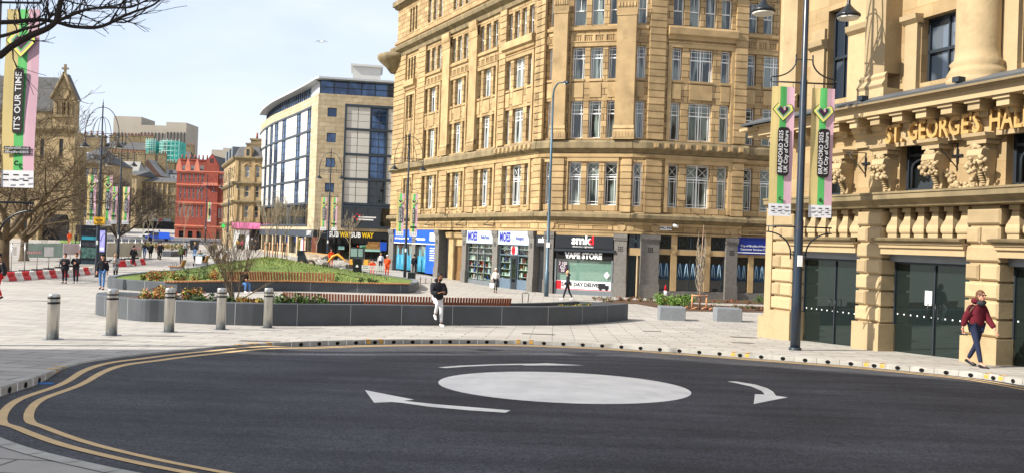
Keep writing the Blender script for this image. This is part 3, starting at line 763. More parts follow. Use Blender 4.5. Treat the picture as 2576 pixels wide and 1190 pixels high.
# ================================================================ shopfronts of the corner building (parts of it)
CLEAR = None
def clear_glass():
 m, t, b = nt('clear_glass'); N = t.nodes; Lk = t.links
 tr = N.new('ShaderNodeBsdfTransparent'); tr.inputs[0].default_value = (.8, .86, .84, 1); gl = N.new('ShaderNodeBsdfGlossy'); gl.inputs['Roughness'].default_value = .03
 mx = N.new('ShaderNodeMixShader'); mx.inputs[0].default_value = .1; Lk.new(tr.outputs[0], mx.inputs[1]); Lk.new(gl.outputs[0], mx.inputs[2])
 Lk.new(mx.outputs[0], N['Material Output'].inputs[0]); return m
CLEAR = clear_glass()
SHBLUE = M('shop_blue', lin((28, 84, 200)), var=.05, rough=.45)
SHNAVY = M('sign_navy', lin((18, 38, 120)), var=.05, rough=.45)
SHGREY = M('sign_grey', lin((176, 190, 200)), var=.04, rough=.5)
INDIGO = M('lettering_indigo', lin((48, 44, 150)), var=.02)
RED = M('bright_red', lin((214, 28, 40)), var=.05, rough=.5)
OFFBLK = M('sign_black', lin((30, 34, 40)), var=.05, rough=.5)
LETW = M('lettering_white', lin((238, 238, 236)), var=.02, rough=.5)
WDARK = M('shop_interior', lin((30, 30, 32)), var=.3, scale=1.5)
def goods(F_, parent, a, b, z0, z1, out, seed, dens=1.0):
 """shelves of small goods behind the glass"""
 rnd = random.Random(seed); mats = [M('goods_white', lin((235, 235, 230))), M('goods_red', lin((180, 50, 50))), M('goods_blue', lin((50, 80, 160))), M('goods_dark', lin((45, 45, 48))), M('goods_tan', lin((180, 150, 110))), M('goods_green', lin((60, 110, 70)))]
 mb = MB(); n = max(2, int((z1-z0)/.45))
 for k in range(n):
  z = z0+(z1-z0)*k/n; F_.box(mb, a, b, out-.3, out, z, z+.03, 0)
  s = a+.04
  while s < b-.1:
   w = rnd.uniform(.06, .2); h = rnd.uniform(.08, .36)
   if rnd.random() < dens: F_.box(mb, s, min(s+w, b-.02), out-.25, out-.05-rnd.random()*.1, z+.032, z+.032+h, rnd.choice([0, 0, 0, 1, 2, 3, 3, 4, 5]))
   s += w+.03
 return mb.build('goods_display', mats, parent)
def silhouettes(F_, parent, a, b, z0, out, n, mat, h=1.3):
 mb = MB()
 for k in range(n):
  s = a+(b-a)*(k+.5)/n
  pts = []
  for i in range(9): t = i/8; pts.append((s-.12+.26*math.sin(t*1.5)*.9, z0+h*t))
  for sg in (-1, 1):
   path = [F_.pt(s+sg*(.02+.22*(1-t)**1.5*1.0)*min(1, (b-a)/n/.7), out, z0+h*math.sin(t*math.pi/2)) for t in [i/6 for i in range(7)]]
   mb.tube(path, [.012+.02*math.sin(math.pi*i/6) for i in range(7)], 4)
  mb.tube([F_.pt(s, out, z0+.1), F_.pt(s-.05, out, z0+h*.55), F_.pt(s-.16, out, z0+h*.5)], [.03, .02, .005], 4)
 return mb.build('window_graphic', mat, parent)
def build_shops():
 root = CORNER; FL, FC, FR, FN, FM = (BB[k] for k in ('FL', 'FC', 'FR', 'FN', 'FM')); z = BB['z']; top = z(585)
 LL, LC = BB['LL'], BB['LC']
 cx = lambda c: (1540+.295*c)/1.5839; cy = lambda c: (880+.295*c)/1.5839
 S = lambda c: FL.S(cx(c), cy(480)); ZL = lambda c, y: FL.Z(cx(c), cy(y))
 lo = -4.0
 rv = [MB()]
 def pil(F_, a, b, cap=True):
  mb = MB(); F_.box(mb, a, b, -.6, .1, lo, top-.02); F_.box(mb, a-.04, b+.04, -.02, .16, top-.42, top-.3); F_.box(mb, a-.03, b+.03, -.02, .2, top-.3, top-.03)
  g = F_.pt((a+b)/2, 0, 0); zb = G(g.y); F_.box(mb, a-.04, b+.04, -.02, .16, lo, zb+.9)
  c = (a+b)/2
  for i in range(3):
   for j in range(3): F_.box(mb, c-.15+i*.12, c-.07+i*.12, .1, .106, top-1.15+j*.12, top-1.07+j*.12, 1)
  mb.build('granite_pilaster', [GRANITE, BLACK], root)
 for (a, b) in ((35, 100), (660, 715), (1030, 1085), (1440, 1510), (1930, 2000)):
  pil(FL, S(a), S(b))
 FL.box(rv[0], 0, LL, -.62, -.6, lo, top)     # back of the shops on the left wing
 # --- blue fronted shop
 mb = MB(); a, b = S(105), S(660); zs = ZL(400, 300)
 FL.box(mb, a, b, -.2, .06, zs, top-.03, 0); FL.box(mb, a, b, .0, .1, zs-.07, zs, 1)
 sg = mb.build('shop_sign', [SHBLUE, LETW], root)
 s1 = S(230); s2 = S(470)
 mb = MB()
 for (p0, p1) in ((115, 150), (158, 225), (232, 262), (268, 300), (398, 455), (461, 520)): FL.box(mb, S(p0), S(p1), .062, .068, zs+.28, zs+.44)
 mb.build('sign_words', LETW, sg)
 mb = MB(); FL.box(mb, S(585), S(655), .062, .07, zs+.25, zs+.9); mb.build('sign_panel', LETW, sg)
 mb = MB(); FL.box(mb, S(345), S(395), -.3, .08, lo, top-.05); mb.build('mullion_pier', GRANITE, root)
 zb = G(FL.pt(a, 0, 0).y)
 for (p, q) in ((S(110), S(343)), (S(397), S(530))):
  mb = MB(); FL.box(mb, p, q, -.2, -.18, zb+.15, zs-.07); w = mb.build('shop_window', GLASS, root)
  silhouettes(FL, w, p, q, zb+.2, -.16, max(2, int((q-p)/.9)), M('graphic_cyan', lin((120, 200, 225)), var=.05), h=1.9)
  mb = MB(); FL.box(mb, p, q, -.175, -.17, zb+.15, zb+1.5); mb.build('window_film', M('film_teal', lin((40, 120, 150)), var=.3, scale=1), w)
 mb = MB(); FL.box(mb, S(530), S(658), -.2, .02, zb+.1, zs-.07); bp = mb.build('blue_panel', SHBLUE, root)
 mb = MB()
 for k in range(6): FL.box(mb, S(585), S(585)+(.9 if k % 2 else 1.1), .022, .026, zb+2.2-k*.2, zb+2.28-k*.2)
 mb.build('panel_text', LETW, bp)
 # --- recessed stone doorway
 a, b = S(715), S(1030); m = (a+b)/2; zb = G(FL.pt(m, 0, 0).y)
 mb = MB(); dl_, dr_ = S(868), S(1003)
 FL.box(mb, S(790), dl_, -.5, -.3, lo, zb+3.3); FL.box(mb, dr_, S(1028), -.5, -.3, lo, zb+3.3); FL.box(mb, dl_, dr_, -.5, -.3, zb+2.75, zb+3.3)
 FL.prof(mb, S(780), S(1020), [(-.3, zb+3.3), (-.1, zb+3.4), (-.05, zb+3.65), (-.0, zb+3.75), (-.3, zb+3.85)]); FL.box(mb, S(855), S(905), -.5, -.35, zb+3.8, top)
 FL.box(mb, S(1012), S(1028), -.5, -.35, zb+3.8, top)
 mb.build('stone_doorway', STONEP, root)
 mb = MB(); FL.box(mb, dl_, dr_, -.45, -.42, zb, zb+2.75); mb.build('door', M('brown_door', lin((118, 88, 50)), var=.15), root)
 # --- the two grey signed shops
 for i, (p, q, t1, t2) in enumerate(((1085, 1440, 'MOES', 'Mobile Phones'), (1510, 1930, 'MOES', 'Newsagents'))):
  a, b = S(p), S(q); mid = (p+q)/2; zs = ZL(mid, 302 if i == 0 else 322); zb = G(FL.pt((a+b)/2, 0, 0).y)
  mb = MB(); FL.box(mb, a, b, -.1, .08, zs, top-.03); sg = mb.build('shop_sign', SHGREY, root)
  L = b-a
  text(t1, .88, INDIGO, sg, FL.pt(a+L*.24, .09, (zs+top)/2), FL.rz, ext=.004, xs=.72, bold=.03)
  text(t2, .38, INDIGO, sg, FL.pt(a+L*.72, .09, zs+.45), FL.rz, ext=.004, xs=.62)
  mb = MB(); zt = zs-.02; tr = zb+2.35
  for s0, s1, z0, z1 in ((a, a+.06, zb, zt), (b-.06, b, zb, zt), (a, b, tr, tr+.07), (a, b, zt-.05, zt), (a+L*.36, a+L*.36+.06, zb, zt), (a+L*.6, a+L*.6+.06, zb, zt)): FL.box(mb, s0, s1, -.22, -.12, z0, z1)
  FL.box(mb, a, b, -.2, -.13, zb-.3, zb+(.35 if i == 0 else .7))
  mb.build('shopfront_frame', GREY if i == 0 else M('blue_grey_metal', lin((92, 108, 122)), rough=.5), root)
  goods(FL, root, a+.08, b-.08, zb+.4, tr+.9, -.2, 5+i)
  mb = MB(); FL.box(mb, a, b, -.18, -.17, zb+.35, zt); mb.build('shop_window', CLEAR, root)
  if i == 1:
   mb = MB(); FL.box(mb, a+L*.4, a+L*.58, -.12, -.09, zb, tr-.05); dd = mb.build('door', DGREY, root)
   mb = MB(); FL.box(mb, a+L*.43, a+L*.55, -.09, -.085, zb+.5, tr-.2); mb.build('pane', GLASSD, dd)
   mb = MB(); FL.box(mb, a+L*.38, a+L*.58, -.12, -.1, tr+.1, zt-.05); pp = mb.build('window_poster', LETW, root)
   mb = MB(); c = FL.pt(a+L*.46, -.095, (tr+zt)/2); mb.tube([c, c+Vector((FL.n.x*.01, FL.n.y*.01, 0))], .3, 14); mb.build('poster_emblem', RED, pp)
 # --- narrow facet: dark door and small black sign
 a, b = .05, (Vector(BB['K2'])-Vector(BB['K1'])).length-.05; zb = G(BB['K1'][1])
 sfn = lambda c, y: FN.S(cx(c), cy(y))
 mb = MB(); FN.box(mb, a, b, -.1, .1, FN.Z(cx(2060), cy(340)), FN.Z(cx(2060), cy(195))); sg = mb.build('shop_sign', OFFBLK, root)
 zc = (FN.Z(cx(2060), cy(340))+FN.Z(cx(2060), cy(195)))/2
 text('smk', .5, LETW, sg, FN.pt(a+(b-a)*.42, .11, zc+.05), FN.rz, ext=.004, xs=.6, bold=.02); text('d', .5, RED, sg, FN.pt(a+(b-a)*.78, .11, zc+.05), FN.rz, ext=.004, xs=.6, bold=.02)
 mb = MB(); FN.box(mb, a, b, -.4, .02, FN.Z(cx(2060), cy(190)), top); FN.box(mb, a, b, -.62, -.6, lo, top); mb.build('stone_panel', STONEP, root)
 mb = MB(); FN.box(mb, a+.1, b-.1, -.3, -.28, lo, zc-.35); FN.box(mb, a+.1, b-.1, -.25, -.2, lo, zb+1.0); mb.build('door', BLACK, root)
 pil(FC, -.35, .28)
 # --- chamfer: vape shop
 qx = lambda c: (2200+.588*c)/1.5839; qy = lambda c: (550+.588*c)/1.5839
 T = lambda c: FC.S(qx(c), qy(850)); Z = lambda c: FC.Z(qx(215), qy(c)); a, b = T(18), T(412); L = b-a
 mb = MB(); FC.box(mb, a, b, -.1, .12, Z(748), Z(662)); sg = mb.build('shop_sign', OFFBLK, root)
 mb = MB(); FC.box(mb, a, b, -.1, .03, Z(662), top); FC.box(mb, a-.1, b+.1, -.62, -.6, lo, top); mb.build('stone_panel', STONEP, root)
 text('smk', .78, LETW, sg, FC.pt(T(193), .125, (Z(748)+Z(662))/2+.1), FC.rz, ext=.005, bold=.025); text('d', .78, RED, sg, FC.pt(T(262), .125, (Z(748)+Z(662))/2+.1), FC.rz, ext=.005, bold=.025)
 text('electronic cigarettes', .17, LETW, sg, FC.pt(T(207), .125, Z(748)+.12), FC.rz, ext=.004)
 mb = MB(); FC.box(mb, a, b+.15, -.1, .22, Z(770), Z(752)); mb.build('shutter_housing', DGREY, root)
 mb = MB(); FC.box(mb, a+.05, b-.05, -.15, .0, Z(822), Z(772)); sg2 = mb.build('shop_sign', M('sign_jet', lin((14, 14, 16)), var=.02), root)
 text('VAPE STORE', .52, LETW, sg2, FC.pt(T(210), .006, (Z(822)+Z(772))/2-.02), FC.rz, ext=.004, xs=.85, bold=.03)
 mb = MB(); n = 22; z0, z1 = Z(968), Z(824)
 for k in range(n): FC.box(mb, a+.15, b-.12, -.24, -.2, z0+(z1-z0)*k/n, z0+(z1-z0)*(k+.8)/n)
 mb.build('window_blind', M('blind_green', lin((205, 225, 212)), var=.04), root)
 mb = MB(); FC.box(mb, a+.1, b-.1, -.34, -.3, z0, z1); mb.build('shop_interior', WDARK, root)
 mb = MB(); FC.box(mb, a, a+.1, -.2, .0, lo, Z(822)); FC.box(mb, b-.1, b, -.2, .0, lo, Z(822)); FC.box(mb, a, b, -.25, -.02, lo, Z(1030)); mb.build('shopfront_frame', GREY, root)
 mb = MB(); FC.box(mb, a+.1, b-.1, -.12, -.11, Z(1030), Z(822)); mb.build('shop_window', CLEAR, root)
 mb = MB(); FC.box(mb, a+.02, b-.06, -.1, -.06, Z(1030), Z(968)); bn = mb.build('delivery_banner', LETW, root)
 mb = MB(); h = Z(968)-Z(1030); zc = (Z(968)+Z(1030))/2
 FC.box(mb, a+.03, a+L*.12, -.06, -.052, Z(1028), Z(970)); FC.box(mb, a+L*.12, b-.08, -.06, -.054, Z(1028), Z(1028)+.05); mb.build('banner_edge', RED, bn)
 text('SAME DAY DELIVERY', .34, OFFBLK, bn, FC.pt(a+L*.49, -.05, zc+.05), FC.rz, ext=.003, xs=.9, bold=.012)
 mb = MB(); c = a+L*.85; FC.box(mb, c-.35, c+.35, -.05, -.045, zc-.16, zc+.08); FC.box(mb, c-.35, c+.12, -.05, -.045, zc+.08, zc+.2)
 for s in (-.2, .2): p = FC.pt(c+s, -.05, zc-.17); mb.tube([p, p+Vector((FC.n.x*.015, FC.n.y*.015, 0))], .09, 10)
 mb.build('van_picture', OFFBLK, bn)
 mb = MB(); FC.box(mb, T(42), T(100), -.1, -.08, Z(915), Z(835)); ps = mb.build('window_poster', M('poster_plum', lin((70, 40, 60)), var=.1), root)
 for k, s in enumerate(('3 100', '£25', '50')): text(s, .3, LETW, ps, FC.pt(T(71), -.075, Z(853+k*24)), FC.rz, ext=.003, xs=.8)
 mb = MB(); c = FC.pt(T(370), -.1, Z(922)); u = FC.d*.2
 mb.face([(c.x-u.x, c.y-u.y, c.z), (c.x, c.y, c.z-.24), (c.x+u.x, c.y+u.y, c.z), (c.x, c.y, c.z+.24)]); mb.build('window_sticker', LETW, root)
 pil(FC, T(418), T(505)-.02)
 # --- narrow facet right: recessed entrance below a dark crossed window
 LM = (Vector(BB['K4'])-Vector(BB['K3'])).length
 def dark_top(F_, p, q, z0, z1, n=1):
  mb = MB(); F_.box(mb, p, q, -.2, -.15, z0, z1); w = mb.build('transom_window', GLASSD, root)
  fb = MB(); e = .03
  for k in range(n):
   p0, q0 = p+(q-p)*k/n, p+(q-p)*(k+1)/n
   F_.box(fb, p0, q0, -.15, -.1, z0, z0+e); F_.box(fb, p0, q0, -.15, -.1, z1-e, z1); F_.box(fb, p0, p0+e, -.15, -.1, z0, z1); F_.box(fb, q0-e, q0, -.15, -.1, z0, z1)
   for (x0, x1) in ((p0+.2, q0-.2), (q0-.2, p0+.2)): fb.tube([F_.pt(x0, -.13, z0+.12), F_.pt(x1, -.13, z1-.12)], .014, 4)
   F_.box(fb, p0+.17, p0+.185, -.14, -.12, z0, z1); F_.box(fb, q0-.185, q0-.17, -.14, -.12, z0, z1)
  fb.build('glazing_bars', M('bar_blue', lin((60, 84, 96))), w)
 zt0, zt1 = FC.Z(qx(560), qy(745)), top-.02; zl1 = FC.Z(qx(560), qy(795))
 dark_top(FM, .0, LM-.0, zt0, zt1)
 mb = MB(); FM.box(mb, 0, LM, -.4, -.05, zl1, zt0); FM.box(mb, 0, LM, -.62, -.6, lo, top); mb.build('stone_transom', STONEP, root)
 mb = MB(); FM.box(mb, 0, LM*.6, -.55, -.5, lo, zl1); d_ = mb.build('door', M('door_teal', lin((30, 46, 52)), rough=.3), root)
 mb = MB(); FM.box(mb, LM*.6, LM*.66, -.6, 0, lo, zl1); FM.box(mb, LM*.62, LM, -.3, -.26, lo, zl1-.15); mb.build('entrance_side_panel', CREAMP, root)
 pil(FR, -.12, FR.S(qx(720), qy(850)))
 # --- right wing glazed bays
 U = lambda c: FR.S(qx(c), qy(850)); ZR_ = lambda c: FR.Z(qx(940), qy(c))
 FR.box(rv[0], 0, FR.S(1868, 640)+12, -.62, -.6, lo, top)
 bays = [(715, 805, 1), (845, 1032, 2), (1072, 1165, 1)]
 x1e = 1.0
 allb = [(U(a), U(b), n) for a, b, n in bays]+[(U(1248), U(1330), 1), (U(1366), U(1366)+1.75, 2), (U(1366)+2.2, U(1366)+3.1, 1)]
 for i, (p, q, n) in enumerate(allb):
  if i < 3: dark_top(FR, p, q, ZR_(758), zt1, n)
  z0, z1 = ZR_(1038), ZR_(795)
  mb = MB(); FR.box(mb, p, q, -.2, -.17, z0, z1); w = mb.build('shop_window', GLASSD, root)
  mb = MB()
  for s0 in [p+(q-p)*k/n for k in range(n+1)]: FR.box(mb, s0-.02, s0+.02, -.17, -.12, z0, z1)
  FR.box(mb, p, q, -.17, -.12, z0, z0+.05); FR.box(mb, p, q, -.17, -.12, z1-.05, z1); mb.build('window_frame', DGREY, w)
  mb = MB(); FR.box(mb, p+.03, q-.03, -.168, -.165, z0+.75, z0+1.75); mb.build('window_film', M('film_deep_blue', lin((22, 52, 74)), var=.3, scale=1.2), w)
  silhouettes(FR, w, p+.05, q-.05, z0+.85, -.15, 2*n, M('graphic_pale', lin((150, 180, 200)), var=.05), h=.95)
 mb = MB()
 for (p, q) in ((805, 845), (1032, 1072)): FR.box(mb, U(p), U(q), -.4, -.02, ZR_(1038), top)
 FR.box(mb, U(1330), U(1366), -.4, -.02, ZR_(1038), top)
 FR.box(mb, U(720), U(1170), -.4, -.06, ZR_(795), ZR_(758)); FR.box(mb, U(1248), U(1366)+4, -.4, -.06, ZR_(795), ZR_(770))
 for c in (825, 1052, 1348): p = FR.pt(U(c), -.02, ZR_(777)); mb.tube([p, p+Vector((FR.n.x*.05, FR.n.y*.05, 0))], .13, 12)
 mb.build('stone_mullions', STONEP, root)
 mb = MB(); FR.box(mb, U(715), U(1366)+4, -.4, -.04, lo, ZR_(1038)); mb.build('stallriser', GRANITE, root)
 pil(FR, U(1172), U(1250))
 mb = MB(); FR.box(mb, U(1250), U(1366)+3.2, -.05, .1, ZR_(775), ZR_(660)); sg = mb.build('council_sign', SHNAVY, root)
 text('City of Bradford Metropolitan District Council', .2, LETW, sg, FR.pt(U(1268), .105, ZR_(717)), FR.rz, align='LEFT', ext=.003, xs=1.0)
 text('Customer Services Centre', .2, LETW, sg, FR.pt(U(1268), .105, ZR_(740)), FR.rz, align='LEFT', ext=.003)
 mb = MB(); FR.box(mb, U(1250), U(1366)+3.2, .1, .106, ZR_(766), ZR_(760)); mb.build('sign_line', LETW, sg)
 rv[0].build('shop_back_wall', WDARK, root)
 # roundels, panels on the frieze above the shops
 mb = MB(); zs1a = BB['zs1a']
 for (F_, s) in ((FC, T(462)), (FC, .0), (FR, U(684)+.02), (FR, U(1218))):
  p = F_.pt(s, -.01, (top+zs1a)/2-.02)
  mb.tube([p, p+Vector((F_.n.x*.06, F_.n.y*.06, 0))], .27, 20, smooth=False)
 for (F_, a, b) in ((FC, T(30), T(400)), (FR, U(730), U(1165)), (FR, U(1255), U(1255)+4), (FL, S(110), S(640)), (FL, S(720), S(1020)), (FL, S(1095), S(1430)), (FL, S(1520), S(1920))):
  z0, z1 = top+.2, zs1a-.35
  for q in ((a, b, z0, z0+.04), (a, b, z1-.04, z1), (a, a+.04, z0, z1), (b-.04, b, z0, z1)): F_.box(mb, q[0], q[1], -.01, .035, q[2], q[3])
 mb.build('frieze_panels', STONEP, root)
 # street name plate, camera, brackets on the frieze
 mb = MB(); c = U(763); zc = (top+zs1a)/2+.02; FR.box(mb, c-.4, c+.4, -.01, .04, zc-.13, zc+.13); sp = mb.build('street_name_plate', LETW, root); tag(sp)
 text('HALL INGS', .2, OFFBLK, sp, FR.pt(c, .045, zc), FR.rz, ext=.003, bold=.008, xs=.85)
 mb = MB(); p = FR.pt(U(800), 0, zs1a-.1); q = p+Vector((FR.n.x*.35, FR.n.y*.35, -.12)); mb.tube([p, q], .025, 6); mb.tube([q, q+Vector((.3, 0, -.1))], .09, 8); mb.build('security_camera', WHITE, root)
 for c in (330, 630, 1060, 1440):
  mb = MB(); s = S(c)+.1; zb = top+.35
  mb.tube([FL.pt(s, .05, zb), FL.pt(s-.1, .9, zb+.02)], .03, 5); mb.tube([FL.pt(s, .05, zb), FL.pt(s, .06, zb+.62)], .03, 5); mb.tube([FL.pt(s, .06, zb+.62), FL.pt(s-.1, .9, zb+.02)], .025, 5); mb.build('wall_bracket', BLACK, root)
build_shops()
# ================================================================ concert hall on the right
HALLST = M('hall_stone', lin((172, 151, 115)), var=.18, scale=.9, bump=.35, bscale=12, isl=.24, stain=.55, stc=lin((112, 92, 64)), sscale=.9)
HALLW = MBK('hall_ashlar', lin((168, 146, 109)), lin((148, 125, 90)), lin((150, 122, 82)), bw=1.1, bh=.42, ms=.010, stain=.25, stc=lin((150, 122, 84)), sscale=.6, bump=.4)
def build_hall():
 P = gp(2208, 882.6); FS = Fac((P.x, P.y), (.349, -.937)); BB['FS'] = FS
 sL = FS.S(1936, 800); sR = FS.S(2503, 880)+7
 root = thing('concert_hall', (P.x, P.y, P.z), 'ornate pale sandstone concert hall with gold lettering, balusters and glass doors', 'building')
 X = lambda c: 1894+.3978*c; Y = lambda c: .3978*c          # crop measured columns (upper)
 x2 = lambda c: (3000+.4202*c)/1.5839; y2 = lambda c: (600+.4202*c)/1.5839
 zr = lambda y, o=0: FS.Z(2208, y, o)
 base = -4
 z_cap = zr(530); z_pl = zr(812); z_beam0, z_beam1 = FS.Z(2245, 657, -.3), FS.Z(2245, 641, -.3); z_lin0 = FS.Z(2245, 632, .1); z_lin1 = FS.Z(2245, 609, .1); z_led1 = FS.Z(2245, 597, .25); z_c0 = FS.Z(2208, 524, .2); z_c1 = FS.Z(2208, 503, .3); z_led = FS.Z(2208, 485, .3)
 # ---------------- rusticated piers, each a part
 piers = [(sL, FS.S(x2(165+195), 700)), (FS.S(x2(968), 700), FS.S(x2(1205), 700)), (FS.S(x2(2003), 700), FS.S(x2(2325), 700))]
 w = piers[2][1]-piers[2][0]; pitch = piers[2][0]-piers[1][0]
 piers.append((piers[2][0]+pitch, piers[2][1]+pitch)); piers.append((piers[2][0]+2*pitch, piers[2][1]+2*pitch))
 for i, (a, b) in enumerate(piers):
  mb = MB(); dep = 1.3
  FS.box(mb, a+.08, b-.08, -dep+.02, -.08, base, z_c0)
  n = 7; hh = (z_cap-z_pl)/n
  FS.box(mb, a-.04, b+.04, -dep, .04, base, z_pl-.02)
  for k in range(n):
   z0, z1 = z_pl+k*hh+.028, z_pl+(k+1)*hh-.028
   cuts = [a, b] if k % 2 == 0 else [a, a+(b-a)*.42, b]
   for u, v in zip(cuts, cuts[1:]):
    u2, v2 = u+(.012 if u > a else 0), v-(.012 if v < b else 0); e = .045
    # chamfered block
    p = [FS.pt(u2, -dep, z0), FS.pt(v2, -dep, z0), FS.pt(v2, -dep, z1), FS.pt(u2, -dep, z1)]
    lo = [FS.pt(u2, -e, z0), FS.pt(v2, -e, z0), FS.pt(v2, -e, z1), FS.pt(u2, -e, z1)]
    hi = [FS.pt(u2+e, 0, z0+e), FS.pt(v2-e, 0, z0+e), FS.pt(v2-e, 0, z1-e), FS.pt(u2+e, 0, z1-e)]
    V = p+lo+hi; mb.mesh(V, [(8, 9, 10, 11), (4, 5, 9, 8), (5, 6, 10, 9), (6, 7, 11, 10), (7, 4, 8, 11), (0, 1, 5, 4), (1, 2, 6, 5), (2, 3, 7, 6), (3, 0, 4, 7)])
  # top block beside the balusters
  FS.box(mb, a-.03, b+.03, -dep, .03, z_cap+.03, z_c0-.02)
  mb.build('rusticated_pier', HALLST, root)
 # ---------------- openings with glass doors, beams, lintels, balusters
 doorg = GL('door_glass', lin((54, 66, 64)), rough=.02, spec=1.0, metal=.7)
 for i, ((a0, a1), (b0, b1)) in enumerate(zip(piers, piers[1:])):
  a, b = a1, b0
  mb = MB(); FS.box(mb, a, b, -.55, -.53, base, z_beam0); g = mb.build('glass_door', doorg, root)
  mb = MB(); m = (a+b)/2
  FS.box(mb, m-.02, m+.02, -.53, -.49, base, z_beam0); FS.box(mb, a, a+.04, -.53, -.48, base, z_beam0); FS.box(mb, b-.04, b, -.53, -.48, base, z_beam0)
  FS.box(mb, a, b, -.53, -.48, z_beam0-.06, z_beam0)
  mb.build('door_frame', DGREY, g)
  zg = G(FS.pt(m, 0, 0).y)
  for s in (-.12, .12):
   mb = MB(); p = [FS.pt(m+s, -.49, zg+.95), FS.pt(m+s, -.42, zg+.95), FS.pt(m+s, -.42, zg+1.3), FS.pt(m+s, -.49, zg+1.3)]
   mb.tube(p, .016, 6); mb.build('door_handle', BLACK, g)
  mb = MB()
  for k in range(12):
   p = FS.pt(a+(b-a)*(k+.5)/12, -.528, zg+.95); mb.tube([p, p+Vector((FS.n.x*.004, FS.n.y*.004, 0))], .022, 8)
  mb.build('safety_dots', LETW, g)
  if i == 1: mb = MB(); FS.box(mb, m-.32, m-.1, -.528, -.52, zg+1.25, zg+1.62); mb.build('paper_notice', LETW, g)
  mb = MB(); FS.box(mb, a, b, -.5, -.3, z_beam0, z_beam1+.02); mb.build('steel_beam', GREY, root)
  mb = MB(); FS.box(mb, a-.02, b+.02, -.9, .04, z_beam1+.02, z_lin0+.1); FS.box(mb, a-.05, b+.03, -.9, .1, z_lin0+.1, z_lin1-.05); FS.box(mb, a-.08, b+.04, -.9, .14, z_lin1-.05, z_lin1)
  mb.build('stone_lintel', HALLST, root)
  mb = MB(); FS.prof(mb, a-.1, b+.06, [(.1, z_lin1), (.25, z_lin1+.04), (.28, z_led1-.03), (.1, z_led1)])
  FS.box(mb, a, b, -.7, .1, z_led1-.02, z_led1)
  mb.build('sill_ledge', LEDGE, root)
  n = 6; bw = (b-a)/n; zb = z_led1; zt = z_c0
  for k in range(n):
   mb = MB(); c = a+(k+.5)*bw; hw = min(.17, bw*.4)
   def bx(w_, z0, z1, o=0): FS.box(mb, c-w_, c+w_, -.3-w_, -.3+w_, z0, z1)
   H = zt-zb
   bx(hw*.9, zb, zb+H*.13)
   prf = [(.95, .15), (1.05, .2), (1.08, .3), (.98, .42), (.66, .6), (.55, .74), (.6, .77), (.55, .8), (.5, .84), (.62, .86)]
   for (r0, t0), (r1, t1) in zip(prf, prf[1:]):
    P0 = [FS.pt(c+sx*hw*r0, -.3+so*hw*r0, zb+H*t0) for sx, so in ((-1, 1), (1, 1), (1, -1), (-1, -1))]; P1 = [FS.pt(c+sx*hw*r1, -.3+so*hw*r1, zb+H*t1) for sx, so in ((-1, 1), (1, 1), (1, -1), (-1, -1))]
    mb.mesh(P0+P1, [(0, 1, 5, 4), (1, 2, 6, 5), (2, 3, 7, 6), (3, 0, 4, 7)])
   bx(hw*.75, zb+H*.13, zb+H*.16); bx(hw*.8, zb+H*.86, zt)
   mb.build('baluster', HALLST, root)
  mb = MB(); FS.box(mb, a, b, -1.2, -1.1, zb-.3, zt); mb.build('recess_wall', HALLW, root)
 # ---------------- balcony cornice
 mb = MB()
 for (a, b, o) in ((sL-.1, piers[1][1]+.05, .0), (piers[1][1]+.0, piers[2][1]+.05, .05), (piers[2][1], sR, .1)):
  FS.prof(mb, a, b, [(0, z_c0), (.08+o, z_c0+.03), (.12+o, z_c0+.1), (.26+o, z_c1-.03), (.3+o, z_c1), (.3+o, z_led-.06), (.33+o, z_led-.05), (.33+o, z_led), (-.6, z_led+.01)])
 mb.build('balcony_ledge', LEDGE, root)
 # ---------------- first storey wall, windows, consoles
 wall = MB(); zf0 = FS.Z(X(995), Y(905)); zf1 = FS.Z(X(995), Y(760)); zwt = FS.Z(X(960), Y(908))
 s_of = lambda c, y=1050: FS.S(X(c), Y(y), 0)
 wins = [(s_of(430), s_of(560)), (s_of(930), s_of(1112)+.15), (s_of(1600), s_of(1600)+1.2)]
 wp = wins[2][0]-wins[1][0]; wins += [(wins[2][0]+wp, wins[2][1]+wp), (wins[2][0]+2*wp, wins[2][1]+2*wp)]
 ops = [(a, b, z_led+.02, zwt) for a, b in wins if b < sR]
 FS.wall(wall, sR, z_led, zf1, ops, .3, 0, 0, sL)
 for (a, b, c, d) in ops:
  mb = MB(); FS.box(mb, a, b, -.32, -.3, c, d); w_ = mb.build('window', GLASSD, root)
  mb = MB(); t = .08
  for q in ((a, a+t, c, d), (b-t, b, c, d), (a, b, d-t, d), (a, b, c, c+t), (a, b, c+(d-c)*.72, c+(d-c)*.72+.07)): FS.box(mb, q[0], q[1], -.3, -.22, q[2], q[3])
  m = (a+b)/2; arch = [FS.pt(m-(b-a)*.34*math.cos(t2), -.24, c+(d-c)*.48+(b-a)*.2*math.sin(t2)) for t2 in [math.pi*k/8 for k in range(9)]]
  mb.tube([FS.pt(m-(b-a)*.34, -.24, c)]+arch+[FS.pt(m+(b-a)*.34, -.24, c)], .035, 5)
  mb.build('window_frame', DGREY, w_)
 rnd = random.Random(3)
